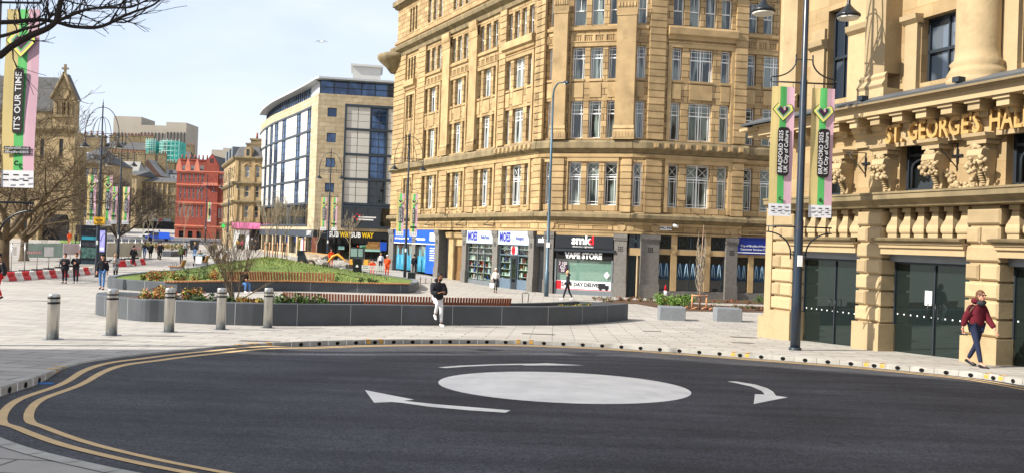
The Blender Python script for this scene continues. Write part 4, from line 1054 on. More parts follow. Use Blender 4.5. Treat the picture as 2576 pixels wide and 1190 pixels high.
 def console(s, z0, z1):
  mb = MB(); H = z1-z0; wd = .2
  prf = [(.16, 0), (.14, .12), (.2, .3), (.3, .45), (.42, .58), (.5, .72), (.46, .86), (.3, .94), (.34, 1.0)]
  for (o0, t0), (o1, t1) in zip(prf, prf[1:]):
   wa = wd*(.62+.5*t0) if t0 < .9 else wd*.9; wb = wd*(.62+.5*t1) if t1 < .9 else wd*.9
   v = [FS.pt(s-wa, -.02, z0+H*t0), FS.pt(s+wa, -.02, z0+H*t0), FS.pt(s+wa, o0, z0+H*t0), FS.pt(s-wa, o0, z0+H*t0), FS.pt(s-wb, -.02, z0+H*t1), FS.pt(s+wb, -.02, z0+H*t1), FS.pt(s+wb, o1, z0+H*t1), FS.pt(s-wb, o1, z0+H*t1)]
   mb.mesh(v, [(3, 2, 6, 7), (2, 1, 5, 6), (0, 3, 7, 4)])
  for k in range(46):      # carved fruit and leaves
   t = rnd.uniform(.32, .68); o = .28+.25*t+rnd.uniform(-.02, .06)
   p = FS.pt(s+rnd.uniform(-.27, .27), o, z0+H*t); mb.ball(p, rnd.uniform(.03, .065), 0, 7)
  for k in range(6): p = FS.pt(s, .14+.03*k, z0+H*(.04+.055*k)); mb.ball(p, .07, 0, 7, (1, 1, .45))
  for sg in (-1, 1):       # scroll
   pts = [FS.pt(s+sg*(wd*.75+.0), .2+.17*math.cos(t)*(1-t/16), z0+H*.8+.17*math.sin(t)*(1-t/16)*1.1) for t in [k*.55 for k in range(16)]]
   mb.tube(pts, .035, 5)
  for k in range(8): p = FS.pt(s+rnd.uniform(-.14, .14), .4, z0+H*rnd.uniform(.88, .97)); mb.ball(p, .06, 0, 6)
  FS.box(mb, s-.26, s+.26, -.02, .42, z1, z1+.1); FS.prof(mb, s-.32, s+.32, [(.42, z1+.1), (.52, z1+.16), (.54, z1+.24), (0, z1+.26)])
  mb.build('carved_console', HALLST, root)
 cons = [FS.S(X(555), Y(1060), .3), FS.S(X(822), Y(1050), .3), FS.S(X(1142), Y(1040), .3), FS.S(X(1434), Y(1020), .3)]
 cp = cons[3]-cons[1]; cons += [cons[2]+cp, cons[3]+cp]
 zk1 = FS.Z(X(1142), Y(878), .45)-.24
 for s in cons: console(s, z_led+.03, zk1)
 def swag(a, b):
  mb = MB()
  for k in range(110):
   t = rnd.random(); s = a+(b-a)*t; sag = 1-(2*t-1)**2; z_ = zk1-.55-.45*sag
   p = FS.pt(s+rnd.uniform(-.05, .05), rnd.uniform(.03, .16), z_+rnd.uniform(-.12, .12)*(.4+sag)); mb.ball(p, rnd.uniform(.035, .07), 0, 7)
  mb.build('carved_swag', HALLST, root)
 swag(cons[2]+.25, cons[3]-.1)
 for c in ((650, 720), (1225, 1300)):
  mb = MB(); s = s_of(c[1], 1000); zt = FS.Z(X(c[0]), Y(978)) if c[0] < 1000 else FS.Z(X(c[0]), Y(920)); 
  mb.tube([FS.pt(s-.02, .02, zt), FS.pt(s-.02, .02, zt-.65)], .015, 5); mb.tube([FS.pt(s, .02, zt), FS.pt(s-.3, .4, zt+.02)], .012, 5); mb.tube([FS.pt(s, .02, zt-.6), FS.pt(s-.3, .4, zt+.02)], .012, 5)
  FS.box(mb, s-.15, s+.15, .02, .05, zt-.31, zt-.26); FS.box(mb, s-.02, s+.02, .02, .052, zt-.45, zt-.12); mb.build('iron_bracket', BLACK, root)
 wall.build('wall', HALLW, root)
 # ---------------- entablature
 mb = MB(); sb = FS.S(X(520), Y(700), .8)
 zA = zf0; zB = FS.Z(X(995), Y(838)); zC = FS.Z(X(995), Y(762), .15); zM0 = FS.Z(X(1040), Y(748), .7); zM1 = FS.Z(X(1040), Y(688), .7); zF1 = FS.Z(X(1040), Y(625), .9); zL = FS.Z(X(1040), Y(592), 1.05); zW = zL+.30
 for (a, b, o) in ((sL-.05, sb, -.18), (sb, sR, 0)):
  FS.box(mb, a, b, -.4, .1+o, zA, zA+.06); FS.box(mb, a, b, -.4, .07+o, zA+.06, zB)
  FS.prof(mb, a, b, [(.07+o, zB), (.14+o, zB+.05), (.16+o, zB+.12), (.24+o, zC-.05), (.24+o, zC), (.1+o, zC+.02)])
  FS.box(mb, a, b, -.4, .12+o, zC, zM1+.02)
  FS.box(mb, a-.02, b, -.4, .78+o, zM1, zF1); FS.prof(mb, a-.02, b, [(.78+o, zF1), (.84+o, zF1+.04), (.86+o, zF1+.1), (.98+o, zL-.04), (1.0+o, zL), (.9+o, zL+.03)])
  n = max(1, round((b-a)/.78))
  for k in range(n):
   s = a+.2+(b-a-.2)*(k+.5)/n; w_ = .16
   FS.box(mb, s-w_, s+w_, .1, .66+o, zM0, zM1); FS.box(mb, s-w_-.05, s+w_+.05, .1, .72+o, zM1-.08, zM1-.002)
   FS.box(mb, s-w_*.7, s+w_*.7, .1, .34+o, zM0-.13, zM0)
 FS.box(mb, sL-.75, sL, -2, .5, zM1, zF1); FS.box(mb, sL-.95, sL, -2, .7, zF1, zL)
 mb.build('cornice', HALLST, root)
 mb = MB(); FS.prof(mb, sL-.5, sR, [(.95, zL+.01), (.97, zL+.06), (.3, zW), (-.5, zW+.04)]); mb.build('lead_flashing', M('lead', lin((84, 88, 92)), var=.1, rough=.5), root)
 gold = M('gold_lettering', lin((180, 144, 88)), var=.05, rough=.6)
 zT = FS.Z(X(1142), Y(822), .3)
 sa, se = FS.S(X(845), Y(850), .3), FS.S(X(1444), Y(780), .3); sh = FS.S(X(1500), Y(760), .3)
 mbk = MB(); FS.box(mbk, sa-.1, sR, .05, .2, zT-.3, zT+.27); mbk.build('lettering_band', HALLST, root)
 text("ST. GEORGE'S", .64, gold, root, FS.pt((sa+se)/2, .30, zT), FS.rz, ext=.05, width=se-sa, bold=.012, name='gold_lettering')
 text("HALL", .66, gold, root, FS.pt(sh, .30, zT), FS.rz, ext=.05, align='LEFT', width=(se-sa)*.36, bold=.012, name='gold_lettering')
 # ---------------- upper storey
 up = MB(); o_ = -.25; zt = zW+9
 aw = (FS.S(X(470), Y(400), o_), FS.S(X(598), Y(400), o_)); zaw0 = FS.Z(X(530), Y(630), o_); zaw1 = FS.Z(X(530), Y(60), o_)
 bw_ = (FS.S(X(1066), Y(300), o_), FS.S(X(1300), Y(300), o_)+.12); zb0 = FS.Z(X(1180), Y(505), o_); zb1 = FS.Z(X(1180), Y(88), o_)
 p2 = FS.S(X(1707), Y(300), o_)-bw_[0]
 ops = [(aw[0], aw[1], zaw0, zaw1), (bw_[0], bw_[1], zb0, zb1), (bw_[0]+p2, bw_[1]+p2, zb0, zb1), (bw_[0]+2*p2, bw_[1]+2*p2, zb0, zb1)]
 FS.wall(up, sR, zW-.3, zt, ops, .3, o_, 0, sL)
 up.build('upper_wall', HALLW, root)
 gl2 = GL('hall_upper_glass', lin((52, 62, 74)), lin((110, 120, 130)), rough=.03, scale=(.8, .8, .8), metal=.3)
 for k, (a, b, c, d) in enumerate(ops):
  mb = MB(); FS.box(mb, a, b, o_-.33, o_-.3, c, d); w_ = mb.build('window', gl2, root)
  mb = MB(); m = (a+b)/2; zm = c+(d-c)*.46
  for q in ((a, a+.06, c, d), (b-.06, b, c, d), (a, b, d-.06, d), (a, b, c, c+.06), (a, b, zm, zm+.08)): FS.box(mb, q[0], q[1], o_-.3, o_-.22, q[2], q[3])
  FS.box(mb, m-.02, m+.02, o_-.29, o_-.24, c, d); mb.build('window_frame', DGREY, w_)
 tr = MB()
 # window surrounds
 for (a, b, c, d) in ops[1:]:
  FS.box(tr, a-.42, a-.02, o_, o_+.14, zW-.3, d+.1); FS.box(tr, b+.02, b+.42, o_, o_+.14, zW-.3, d+.1); FS.prof(tr, a-.5, a+.04, [(o_+.14, d-.12), (o_+.26, d-.02), (o_+.28, d+.1), (o_, d+.12)])
 a, b, c, d = ops[0]; FS.box(tr, a-.6, a-.03, o_, o_+.1, zW-.3, d-.5); FS.prof(tr, a-.65, a, [(o_+.1, d-1.1), (o_+.22, d-1.0), (o_+.24, d-.85), (o_, d-.8)]); FS.box(tr, b+.1, b+1.0, o_, o_+.08, zW-.3, d+1)
 FS.prof(tr, b+.1, b+1.0, [(o_+.08, d-.95), (o_+.2, d-.85), (o_+.22, d-.7), (o_, d-.65)])
 FS.box(tr, sL, sL+.5, o_, o_+.2, zW-.3, zt)
 def pilaster(a, b, o):
  FS.box(tr, a, b, o_, o, zW+.6, zt); FS.box(tr, a-.12, b+.12, o_, o+.12, zW-.3, zW+.18)
  for s0, s1 in ((a, b),): FS.prof(tr, s0-.1, s1+.1, [(o+.12, zW+.18), (o+.16, zW+.26), (o+.1, zW+.34), (o+.05, zW+.42), (o+.08, zW+.5), (o, zW+.6)])
 pilaster(FS.S(X(708), Y(300), .3), FS.S(X(835), Y(300), .3), .3)
 pilaster(FS.S(X(190), Y(300), .1), FS.S(X(275), Y(300), .1), .1)
 tr.build('pilaster', HALLST, root)
 for off in (0, p2):
  mb = MB(); s = FS.S(X(1428), Y(200), .12)+off; c = FS.pt(s, .12, zW-.25)
  mb.lathe(c, [(.66, 0), (.66, .2), (.62, .25), (.66, .32), (.6, .42), (.56, .5), (.6, .58), (.5, .68), (.485, .9), (.475, 9.2)], 28); mb.build('column', HALLST, root)
 for c in (660, 1265):
  mb = MB(); s = FS.S(X(c+25), Y(600 if c < 1000 else 505), .9); zz = zL+.06; FS.box(mb, s-.09, s+.09, .75, .95, zz+.06, zz+.18); FS.box(mb, s-.05, s+.05, .7, .85, zz, zz+.08); mb.build('floodlight', DGREY, root)
 # side and back walls
 e = MB()
 q0 = FS.pt(sL, 0, 0); q1 = FS.pt(sL, -30, 0); q2 = FS.pt(sR, -30, 0); q3 = FS.pt(sR, 0, 0)
 for a, b in ((q1, q0), (q3, q2), (q2, q1)): e.face([(a.x, a.y, base), (b.x, b.y, base), (b.x, b.y, zt), (a.x, a.y, zt)])
 e.face([(q.x, q.y, zt) for q in (q0, q3, q2, q1)])
 e.build('side_wall', HALLW, root)
 mb = MB(); FS.box(mb, sL-.45, sL, -1.2, -.1, base, z_led); FS.box(mb, sL-.6, sL, -1.3, .0, base, zr(812)-.25); mb.build('corner_pier', HALLST, root)
 return root
build_hall()
# ================================================================ the modern hotel
def build_hotel():
 PAN = M('pale_panel', lin((192, 189, 181)), var=.05, scale=.6, rough=.5); FRM = M('slate_frame', lin((52, 62, 72)), var=.08, rough=.4); HST = MBK('hotel_stone', lin((184, 169, 140)), lin((170, 153, 124)), lin((110, 94, 72)), bw=1.2, bh=.5, stain=.35, stc=lin((150, 122, 84)), sscale=.4)
 K = at(787, 640, 100.0); gx = lambda c: (1000+.714*c)/1.5839; gy = lambda c: (200+.714*c)/1.5839
 FH = Fac((K.x, K.y), (1, .17)); root = thing('hotel', (K.x, K.y, G(K.y)), 'modern curved hotel with pale panels, stone corner and blue glazed top storey', 'building')
 S = lambda c: FH.S(gx(c), 450); Z = lambda c: FH.Z(gx(517), gy(c))
 lo = -4; L = S(840)+6
 zt = Z(250); z = [Z(v) for v in (857, 718, 580, 440, 308)]; zb0, zb1 = Z(983), Z(872)
 wall = MB(); sq = []
 for a, b in ((323, 373), (463, 515), (603, 655), (743, 793)): sq.append((S(414), S(465), FH.Z(gx(440), gy(b)), FH.Z(gx(440), gy(a))))
 FH.wall(wall, L, Z(1008), zt, sq+[(S(517), L, zb0, z[4])], .25, 0)
 for q in sq: window(root, FH, q[0], q[1], q[2], q[3], -.2, 'plain', FRM, GLASSB)
 # panelled recess
 pan = MB(); fr = MB(); cols = [(517, 586, 'p'), (586, 655, 'p'), (655, 752, 'g'), (752, 797, 'p'), (797, 845, 'p')]
 for r in range(4):
  z0, z1 = z[r]+.12, z[r+1]-.12; FH.box(fr, S(517), L, -.25, .04, z[r]-.12, z[r]+.12)
  for (a, b, k) in cols:
   sa, sb = S(a), S(b)
   if k == 'p':
    for j in range(3): FH.box(pan, sa+.03, sb-.03, -.2, -.05, z0+(z1-z0)*j/3+.02, z0+(z1-z0)*(j+1)/3-.02)
   else:
    window(root, FH, sa+.1, sb-.1, z0, z1, -.12, 'grid', FRM, GLASSB if r else GLASSD, bar=.09); FH.box(fr, sa-.05, sa+.1, -.25, .02, z0-.2, z1+.2); FH.box(fr, sb-.1, sb+.05, -.25, .02, z0-.2, z1+.2)
 FH.box(fr, S(517)-.1, L, -.25, .08, z[4]-.12, z[4]+.15); FH.box(fr, S(517)-.12, S(517)+.08, -.25, .08, zb0-.1, z[4]+.15); FH.box(fr, S(517), L, -.25, .15, zb0-.15, zb0+.1); FH.box(fr, S(517), L, -.25, .1, zb1-.1, zb1+.12)
 FH.box(fr, S(517), L, -.5, -.3, lo, z[4])
 gb = MB(); FH.box(gb, S(520), L, -.22, -.2, zb0+.1, zb1-.1); g = gb.build('glazed_band', GLASSD, root); fb = MB()
 n = 9
 for k in range(n): s = S(520)+(L-S(520))*k/n; FH.box(fb, s, s+.07, -.2, -.1, zb0+.1, zb1-.1)
 fb.build('glazing_bars', FRM, g); mb = MB(); c = FH.pt(S(600), -.1, (zb0+zb1)/2)
 for k in range(4): a = k*1.4; mb.face([c+Vector((.25*math.cos(a), 0, .25*math.sin(a))), c+Vector((.5*math.cos(a+.5), 0, .5*math.sin(a+.5))), c+Vector((.25*math.cos(a+1), 0, .25*math.sin(a+1)))])
 mb.build('red_star_logo', RED, g); mb = MB()
 for k, w_ in ((0, 2.0), (1, 1.7)): FH.box(mb, S(608), S(608)+w_, -.1, -.09, (zb0+zb1)/2-.1-k*.28, (zb0+zb1)/2+.05-k*.28)
 mb.build('sign_words', LETW, g)
 # curved side: facets going back
 cp = []
 for c, D in ((365, 100), (335, 102.2), (300, 105), (235, 110), (190, 113.5), (150, 116.8), (115, 120), (85, 124), (62, 128), (47, 133)):
  p = at(gx(c), gy(600), D); cp.append((p.x, p.y, 0))
 cv = resample([(v.x, v.y) for v in smooth_path(cp, 6)], 1.0); cp2 = cv[::-1]   # left to right
 s300 = min(range(len(cp2)), key=lambda j: abs(1288+cp2[j][0]/cp2[j][1]*F-(gx(300)+4)))
 n = len(cp2); gl = MB(); wn = 0
 glass_cols = set()
 for c in (284, 219, 148, 106, 75, 52):
  glass_cols.add(min(range(n), key=lambda j: abs(1288+cp2[j][0]/cp2[j][1]*F-(gx(c)+4))))
 for i in range(n-1):
  A, B = cp2[i], cp2[i+1]; f = Fac(A, (B[0]-A[0], B[1]-A[1])); l = math.hypot(B[0]-A[0], B[1]-A[1])+.01
  f.box(wall, 0, l, -.4, 0, z[4]+.15, zt); f.box(wall, 0, l, -.4, 0, Z(1008), zb0-.1)
  if i >= s300: f.box(wall, 0, l, -.4, 0, zb0-.1, z[4]+.15); continue
  for r in range(5): f.box(fr, 0, l, -.3, .05, z[r]-.14, z[r]+.12)
  f.box(fr, 0, l, -.5, -.35, lo, z[4]); f.box(fr, 0, l, -.3, .1, zb0-.12, zb0+.12)
  for r in range(4):
   z0, z1 = z[r]+.12, z[r+1]-.14
   if i in glass_cols or i-1 in glass_cols: window(root, f, .02, l-.02, z0, z1, -.1, 'grid', FRM, GLASSB, bar=.07)
   else:
    for j in range(3): f.box(pan, .015, l-.015, -.2, -.04, z0+(z1-z0)*j/3+.02, z0+(z1-z0)*(j+1)/3-.02)
  f.box(gl, 0, l, -.2, -.18, zb0, zb1)
 gl.build('curved_glazed_band', GLASSD, root); wall.build('stone_wall', HST, root); pan.build('cladding_panels', PAN, root); fr.build('frame_bands', FRM, root)
 # set back top storey and roof
 path = [(x, y) for x, y in cp2]+[tuple(FH.pt(L, 0, 0).xy)]; ins = offpath(path, .9)
 tg = MB(); tb = MB(); rf = MB(); z0, z1 = zt, Z(168); path2 = offpath(path, -.25)
 for i in range(len(path)-1):
  a, b = ins[i], ins[i+1]; f = Fac(a, (b[0]-a[0], b[1]-a[1])); l = math.hypot(b[0]-a[0], b[1]-a[1])
  f.box(tg, 0, l, -.05, 0, z0, z1); m = max(1, round(l/1.5))
  for k in range(m): s = l*k/m; f.box(tb, s, s+.12, 0, .08, z0, z1)
  f.box(tb, 0, l, 0, .07, (z0+z1)/2, (z0+z1)/2+.08); f.box(tb, 0, l, 0, .1, z0, z0+.15)
  q = [path2[i], path2[i+1], ins[i+1], ins[i]]
  c_, d_ = offpath(path, 3)[i+1], offpath(path, 3)[i]
  rf.mesh([(*path2[i], z1), (*path2[i+1], z1), (*c_, z1), (*d_, z1), (*path2[i], z1+.22), (*path2[i+1], z1+.22), (*c_, z1+.5), (*d_, z1+.5)], [(3, 2, 1, 0), (4, 5, 6, 7), (0, 1, 5, 4), (1, 2, 6, 5), (2, 3, 7, 6), (3, 0, 4, 7)])
 g = tg.build('top_glazing', GLASSB, root); tb.build('glazing_bars', FRM, g)
 C = FH.pt(3, -9, 0); rf.prism([(cp2[0][0]+2, cp2[0][1]), tuple(FH.pt(0, -2, 0).xy), tuple(FH.pt(L, -2, 0).xy), tuple(FH.pt(L, -30, 0).xy), (cp2[0][0]+20, cp2[0][1]+5)], lo, z1+.4)
 rf.build('roof', M('roof_pale', lin((176, 180, 184)), var=.06, rough=.5), root)
 mb = MB(); zp0 = z1+.4; zp1 = FH.Z(gx(600), gy(92), -9); a, b = FH.S(gx(500), 200, -9), FH.S(gx(722), 200, -9); FH.box(mb, a+1.5, b, -14, -9, zp0, zp1); FH.box(mb, a+1.2, b+.3, -14.3, -8.7, zp1, zp1+.25); mb.build('plant_room', PAN, root)
 # shops at the foot
 zf0 = Z(1048); mb = MB(); FH.box(mb, .6, L, -.3, .1, zf0, Z(1012)); sg = mb.build('fascia', OFFBLK, root)
 SY = M('sign_yellow', lin((240, 200, 40)), var=0)
 for c in (507, 630):
  w = 2.7; text('SUB', .8, LETW, sg, FH.pt(S(c)-.68, .12, (zf0+Z(1012))/2), FH.rz, ext=.003, width=w*.42, bold=.03); text('WAY', .8, SY, sg, FH.pt(S(c)+.66, .12, (zf0+Z(1012))/2), FH.rz, ext=.003, width=w*.5, bold=.03)
 mb = MB(); FH.box(mb, .6, L, -.32, -.3, lo, zf0); FH.box(mb, 0, L, -.3, .02, lo, Z(1160)+.2); mb.build('shop_glazing', GLASSD, root)
 zw = Z(1150)+.3
 items = [(380, 408, BLACK, 0), (408, 470, M('shop_dark', lin((38, 36, 34)), var=.3, scale=.7), 0), (500, 535, M('poster_teal', lin((150, 200, 196))), .8), (620, 738, M('poster_mint', lin((160, 208, 196)), var=.08, scale=.6), .6)]
 for a, b, m, up in items:
  mb = MB(); FH.box(mb, S(a), S(b), -.3, -.24, zw+up*.6, zf0-.15-up); o = mb.build('shop_poster' if up else 'shop_panel', m, root)
  if a == 620:
   mb = MB(); FH.box(mb, S(632), S(668), -.24, -.23, zf0-1.15, zf0-.85); mb.build('green_label', M('label_green', lin((60, 140, 60))), o)
   mb = MB(); s = S(705); FH.box(mb, s-1.0, s+.9, -.24, -.22, zw+.65, zw+1.2); FH.box(mb, s-.8, s+1.0, -.22, -.2, zw+1.0, zw+1.5); mb.build('sandwich_picture', M('sandwich', lin((196, 150, 90)), var=.5, scale=3), o)
 mb = MB(); FH.box(mb, S(735), S(770), -.1, .15, zf0-1.3, zf0-.3); mb.build('blue_sign', SHBLUE, root)
 mb = MB(); FH.box(mb, S(352), S(384), -.3, .03, lo, zf0); mb.build('red_granite_pier', M('red_granite', lin((140, 86, 66)), var=.15), root)
 ft = MB(); sh = MB(); pl = MB()
 for i in range(n-1):
  A, B = cp2[i], cp2[i+1]; f = Fac(A, (B[0]-A[0], B[1]-A[1])); l = math.hypot(B[0]-A[0], B[1]-A[1])+.01
  f.box(ft, 0, l, -.3, .08, zf0, Z(1008)); f.box(sh, 0, l, -.32, -.3, lo, zf0); f.box(pl, 0, l, -.3, 0, lo, zw-.3)
  if i % 4 == 0: f.box(pl, 0, l*.6, -.3, .04, lo, zf0)
 ft.build('curved_fascia', FRM, root); sh.build('curved_shop_glazing', GLASSD, root); pl.build('shop_piers', HST, root)
 f = Fac(cp2[s300], (cp2[-1][0]-cp2[s300][0], cp2[-1][1]-cp2[s300][1])); text('SUBWAY', .8, LETW, sg, f.pt(1.6, .2, (zf0+Z(1008))/2), f.rz, ext=.003, width=2.2)
 j = max(0, s300-5); f = Fac(cp2[j], (cp2[j+1][0]-cp2[j][0], cp2[j+1][1]-cp2[j][1]))
 for k, m in enumerate((M('poster_yellow', lin((190, 170, 60)), var=.3, scale=2), M('poster_white', lin((190, 190, 200)), var=.3, scale=2), M('poster_red', lin((130, 40, 50)), var=.3, scale=2))):
  mb = MB(); f.box(mb, k*1.3, k*1.3+1.1, -.28, -.2, zw, zf0-.2); mb.build('shop_poster', m, root)
build_hotel()
# ================================================================ people
SKIN_T = M('skin_light', lin((206, 150, 124)), var=.05, rough=.55); SKIN_B = M('skin_brown', lin((140, 92, 66)), var=.05, rough=.55)
CL = {}
def cloth(name, rgb, var=.12): return M('cloth_'+name, lin(rgb), var=var, scale=8, rough=.9, bump=.4, bscale=20)
BLK = cloth('black', (30, 31, 36)); CHAR = cloth('charcoal', (46, 48, 54)); DEN = cloth('denim', (78, 118, 168), .2); WHT = cloth('white', (214, 214, 216)); GRYC = cloth('grey', (150, 150, 150), .2)
NVY = cloth('navy', (30, 38, 62)); BURG = cloth('burgundy', (92, 18, 32)); OLV = cloth('olive', (92, 100, 62)); ORG = cloth('orange', (236, 84, 34)); CREAM = cloth('cream', (205, 200, 190), .2); REDC = cloth('red', (190, 30, 40)); BRN = cloth('brown', (110, 70, 50)); PEACH = cloth('pale_scarf', (200, 180, 160))
HBLK = M('hair_black', lin((22, 18, 16)), var=.2, rough=.6); HBRN = M('hair_brown', lin((96, 66, 44)), var=.25, scale=20, rough=.6); HBLD = M('hair_blond', lin((190, 156, 104)), var=.2, scale=20, rough=.6); HWHT = M('hair_white', lin((214, 210, 204)), var=.1, rough=.7)
SHW = M('shoe_white', lin((225, 225, 225)), var=.05); SHB = M('shoe_black', lin((22, 22, 24)), var=.05, rough=.4)
def skin_mesh(name, chains, mats, parent, sub=1, matfn=None):
 """chains: list of joined chains [(point, radius), ...]; points that coincide are one joint; one smooth surface"""
 pts, rad, edges = [], [], []
 idx = {}
 for ch in chains:
  prev = None
  for p, r in ch:
   k = (round(p[0], 4), round(p[1], 4), round(p[2], 4))
   if k not in idx: idx[k] = len(pts); pts.append(p); rad.append(r)
   if prev is not None and prev != idx[k]: edges.append((prev, idx[k]))
   prev = idx[k]
 me = bpy.data.meshes.new('sk'); me.from_pydata([tuple(p) for p in pts], edges, [])
 tmp = bpy.data.objects.new('sk', me); COL.objects.link(tmp)
 md = tmp.modifiers.new('s', 'SKIN'); md.use_smooth_shade = True; md.branch_smoothing = .6
 sv = me.skin_vertices[0].data
 # one root for every separate island
 seen = set(); adj = {i: [] for i in range(len(pts))}
 for a, b in edges: adj[a].append(b); adj[b].append(a)
 for i in range(len(pts)):
  r = rad[i]; sv[i].radius = (r, r) if not isinstance(r, tuple) else r
  if i not in seen:
   sv[i].use_root = True; st = [i]
   while st:
    q = st.pop()
    if q in seen: continue
    seen.add(q); st += adj[q]
  else: sv[i].use_root = False
 sb = tmp.modifiers.new('b', 'SUBSURF'); sb.levels = sub; sb.render_levels = sub
 dg = bpy.context.evaluated_depsgraph_get(); dg.update()
 m2 = bpy.data.meshes.new_from_object(tmp.evaluated_get(dg)); bpy.data.objects.remove(tmp); bpy.data.meshes.remove(me)
 m2.name = name; m2.materials.clear()
 for mm in (mats if isinstance(mats, list) else [mats]): m2.materials.append(mm)
 for p in m2.polygons: p.use_smooth = True; p.material_index = 0
 o = bpy.data.objects.new(name, m2); COL.objects.link(o); o.parent = parent
 return o
def V3(*a): return Vector(a)
def person(loc, H, face, label, pose='walk', top=BLK, legs=BLK, shoes=SHB, skin=SKIN_T, hair=HBRN, hairlen=0, coat=0.0, hat=None, group='people in the square', hood=False, stride=.17, puff=0.0, fat=1.0, extra=None, side=1, hi=False, tilt=0.0, zlift=0.0):
 """face = heading in degrees (0 = +x, 90 = away from the camera, -90 = towards it); local +x is forward"""
 base = Vector(loc); root = thing('person', base, label, 'person', group, rz=R(face))
 h = H/1.75; f = fat
 def P(x, y, z): return V3(x*h, y*h, z*h)
 J = {}
 if pose in ('walk', 'stand', 'phone', 'fold', 'lean'):
  st = stride if pose == 'walk' else .03
  J['pel'] = P(0, 0, .95); J['wai'] = P(.0, 0, 1.1); J['che'] = P(.01+tilt*.3, 0, 1.32); J['nek'] = P(.01+tilt*.6, 0, 1.47); J['hd0'] = P(.03+tilt*.8, 0, 1.54); J['hd'] = P(.04+tilt, 0, 1.645)
  for s, sg in (('L', 1), ('R', -1)):
   d = st*sg*side
   J['hip'+s] = P(0, .095*sg, .92)
   J['kne'+s] = P(d*.55+.03*(pose == 'walk'), .1*sg, .50); J['ank'+s] = P(d*1.25-(.05 if d < 0 else 0), .1*sg, .085+(.05 if d < -.05 else 0)); J['toe'+s] = J['ank'+s]+P(.17, .01*sg, -.055-(.04 if d < -.05 else 0))
   J['sh'+s] = P(tilt*.5, .165*sg, 1.40)
   a = -d*1.1
   J['elb'+s] = P(a*.45-.03+tilt*.4, .215*sg, 1.14); J['wri'+s] = P(a*1.1+.05+tilt*.3, .225*sg, .90); J['han'+s] = P(a*1.2+.08+tilt*.3, .22*sg, .82)
  if pose in ('phone', 'lean'):
   for s, sg in (('L', 1), ('R', -1)):
    J['elb'+s] = P(.03, .22*sg, 1.13); J['wri'+s] = P(.24, .10*sg, 1.13); J['han'+s] = P(.31, .04*sg, 1.17)
   J['hd'] = P(.09, 0, 1.625)
  if pose == 'fold':
   for s, sg in (('L', 1), ('R', -1)):
    J['elb'+s] = P(.06, .22*sg, 1.14); J['wri'+s] = P(.2, .02*sg, 1.18+.04*sg); J['han'+s] = P(.2, -.06*sg, 1.2+.04*sg)
  if pose == 'lean':
   J['kneR'] = P(.26, -.12, .70); J['ankR'] = P(.05, -.1, .38); J['toeR'] = P(.12, -.1, .24)
   J['kneL'] = P(.08, .1, .50); J['ankL'] = P(.09, .1, .085); J['toeL'] = P(.27, .1, .035)
   J['pel'] = P(.0, 0, .86); J['hipL'] = P(0, .095, .84); J['hipR'] = P(0, -.095, .84)
   for k in ('wai', 'che', 'nek', 'hd0', 'hd', 'shL', 'shR', 'elbL', 'elbR', 'wriL', 'wriR', 'hanL', 'hanR'): J[k] = J[k]-P(-.03, 0, .08)
 elif pose == 'sit':
  J['pel'] = P(0, 0, .5); J['wai'] = P(.02, 0, .66); J['che'] = P(.1, 0, .87); J['nek'] = P(.17, 0, 1.01); J['hd0'] = P(.21, 0, 1.07); J['hd'] = P(.27, 0, 1.15)
  for s, sg in (('L', 1), ('R', -1)):
   J['hip'+s] = P(0.02, .095*sg, .5); J['kne'+s] = P(.45, .11*sg, .51); J['ank'+s] = P(.46+.05*sg, .11*sg, .10); J['toe'+s] = J['ank'+s]+P(.17, 0, -.055)
   J['sh'+s] = P(.13, .18*sg, .95); J['elb'+s] = P(.18, .24*sg, .69); J['wri'+s] = P(.38, .1*sg, .72); J['han'+s] = P(.45, .05*sg, .74)
 elif pose == 'bend':
  J['pel'] = P(0, 0, .9); J['wai'] = P(.1, 0, 1.03); J['che'] = P(.28, 0, 1.18); J['nek'] = P(.4, 0, 1.26); J['hd0'] = P(.45, 0, 1.3); J['hd'] = P(.52, 0, 1.35)
  for s, sg in (('L', 1), ('R', -1)):
   J['hip'+s] = P(0, .1*sg, .88); J['kne'+s] = P(.05, .12*sg, .48); J['ank'+s] = P(-.05, .12*sg, .085); J['toe'+s] = J['ank'+s]+P(.17, 0, -.055)
   J['sh'+s] = P(.33, .19*sg, 1.2); J['elb'+s] = P(.4, .24*sg, .95); J['wri'+s] = P(.55, .16*sg, .85); J['han'+s] = P(.62, .14*sg, .8)
 if extra and 'J' in extra:
  for k, v in extra['J'].items(): J[k] = P(*v)
 lf = P(0, 0, 0)
 # body: one continuous surface
 ch = [[(J['pel'], .085*h*f), (J['wai'], .07*h*f), (J['che'], .06*h*f), (J['nek'], .042*h), (J['hd0'], .05*h)], ]
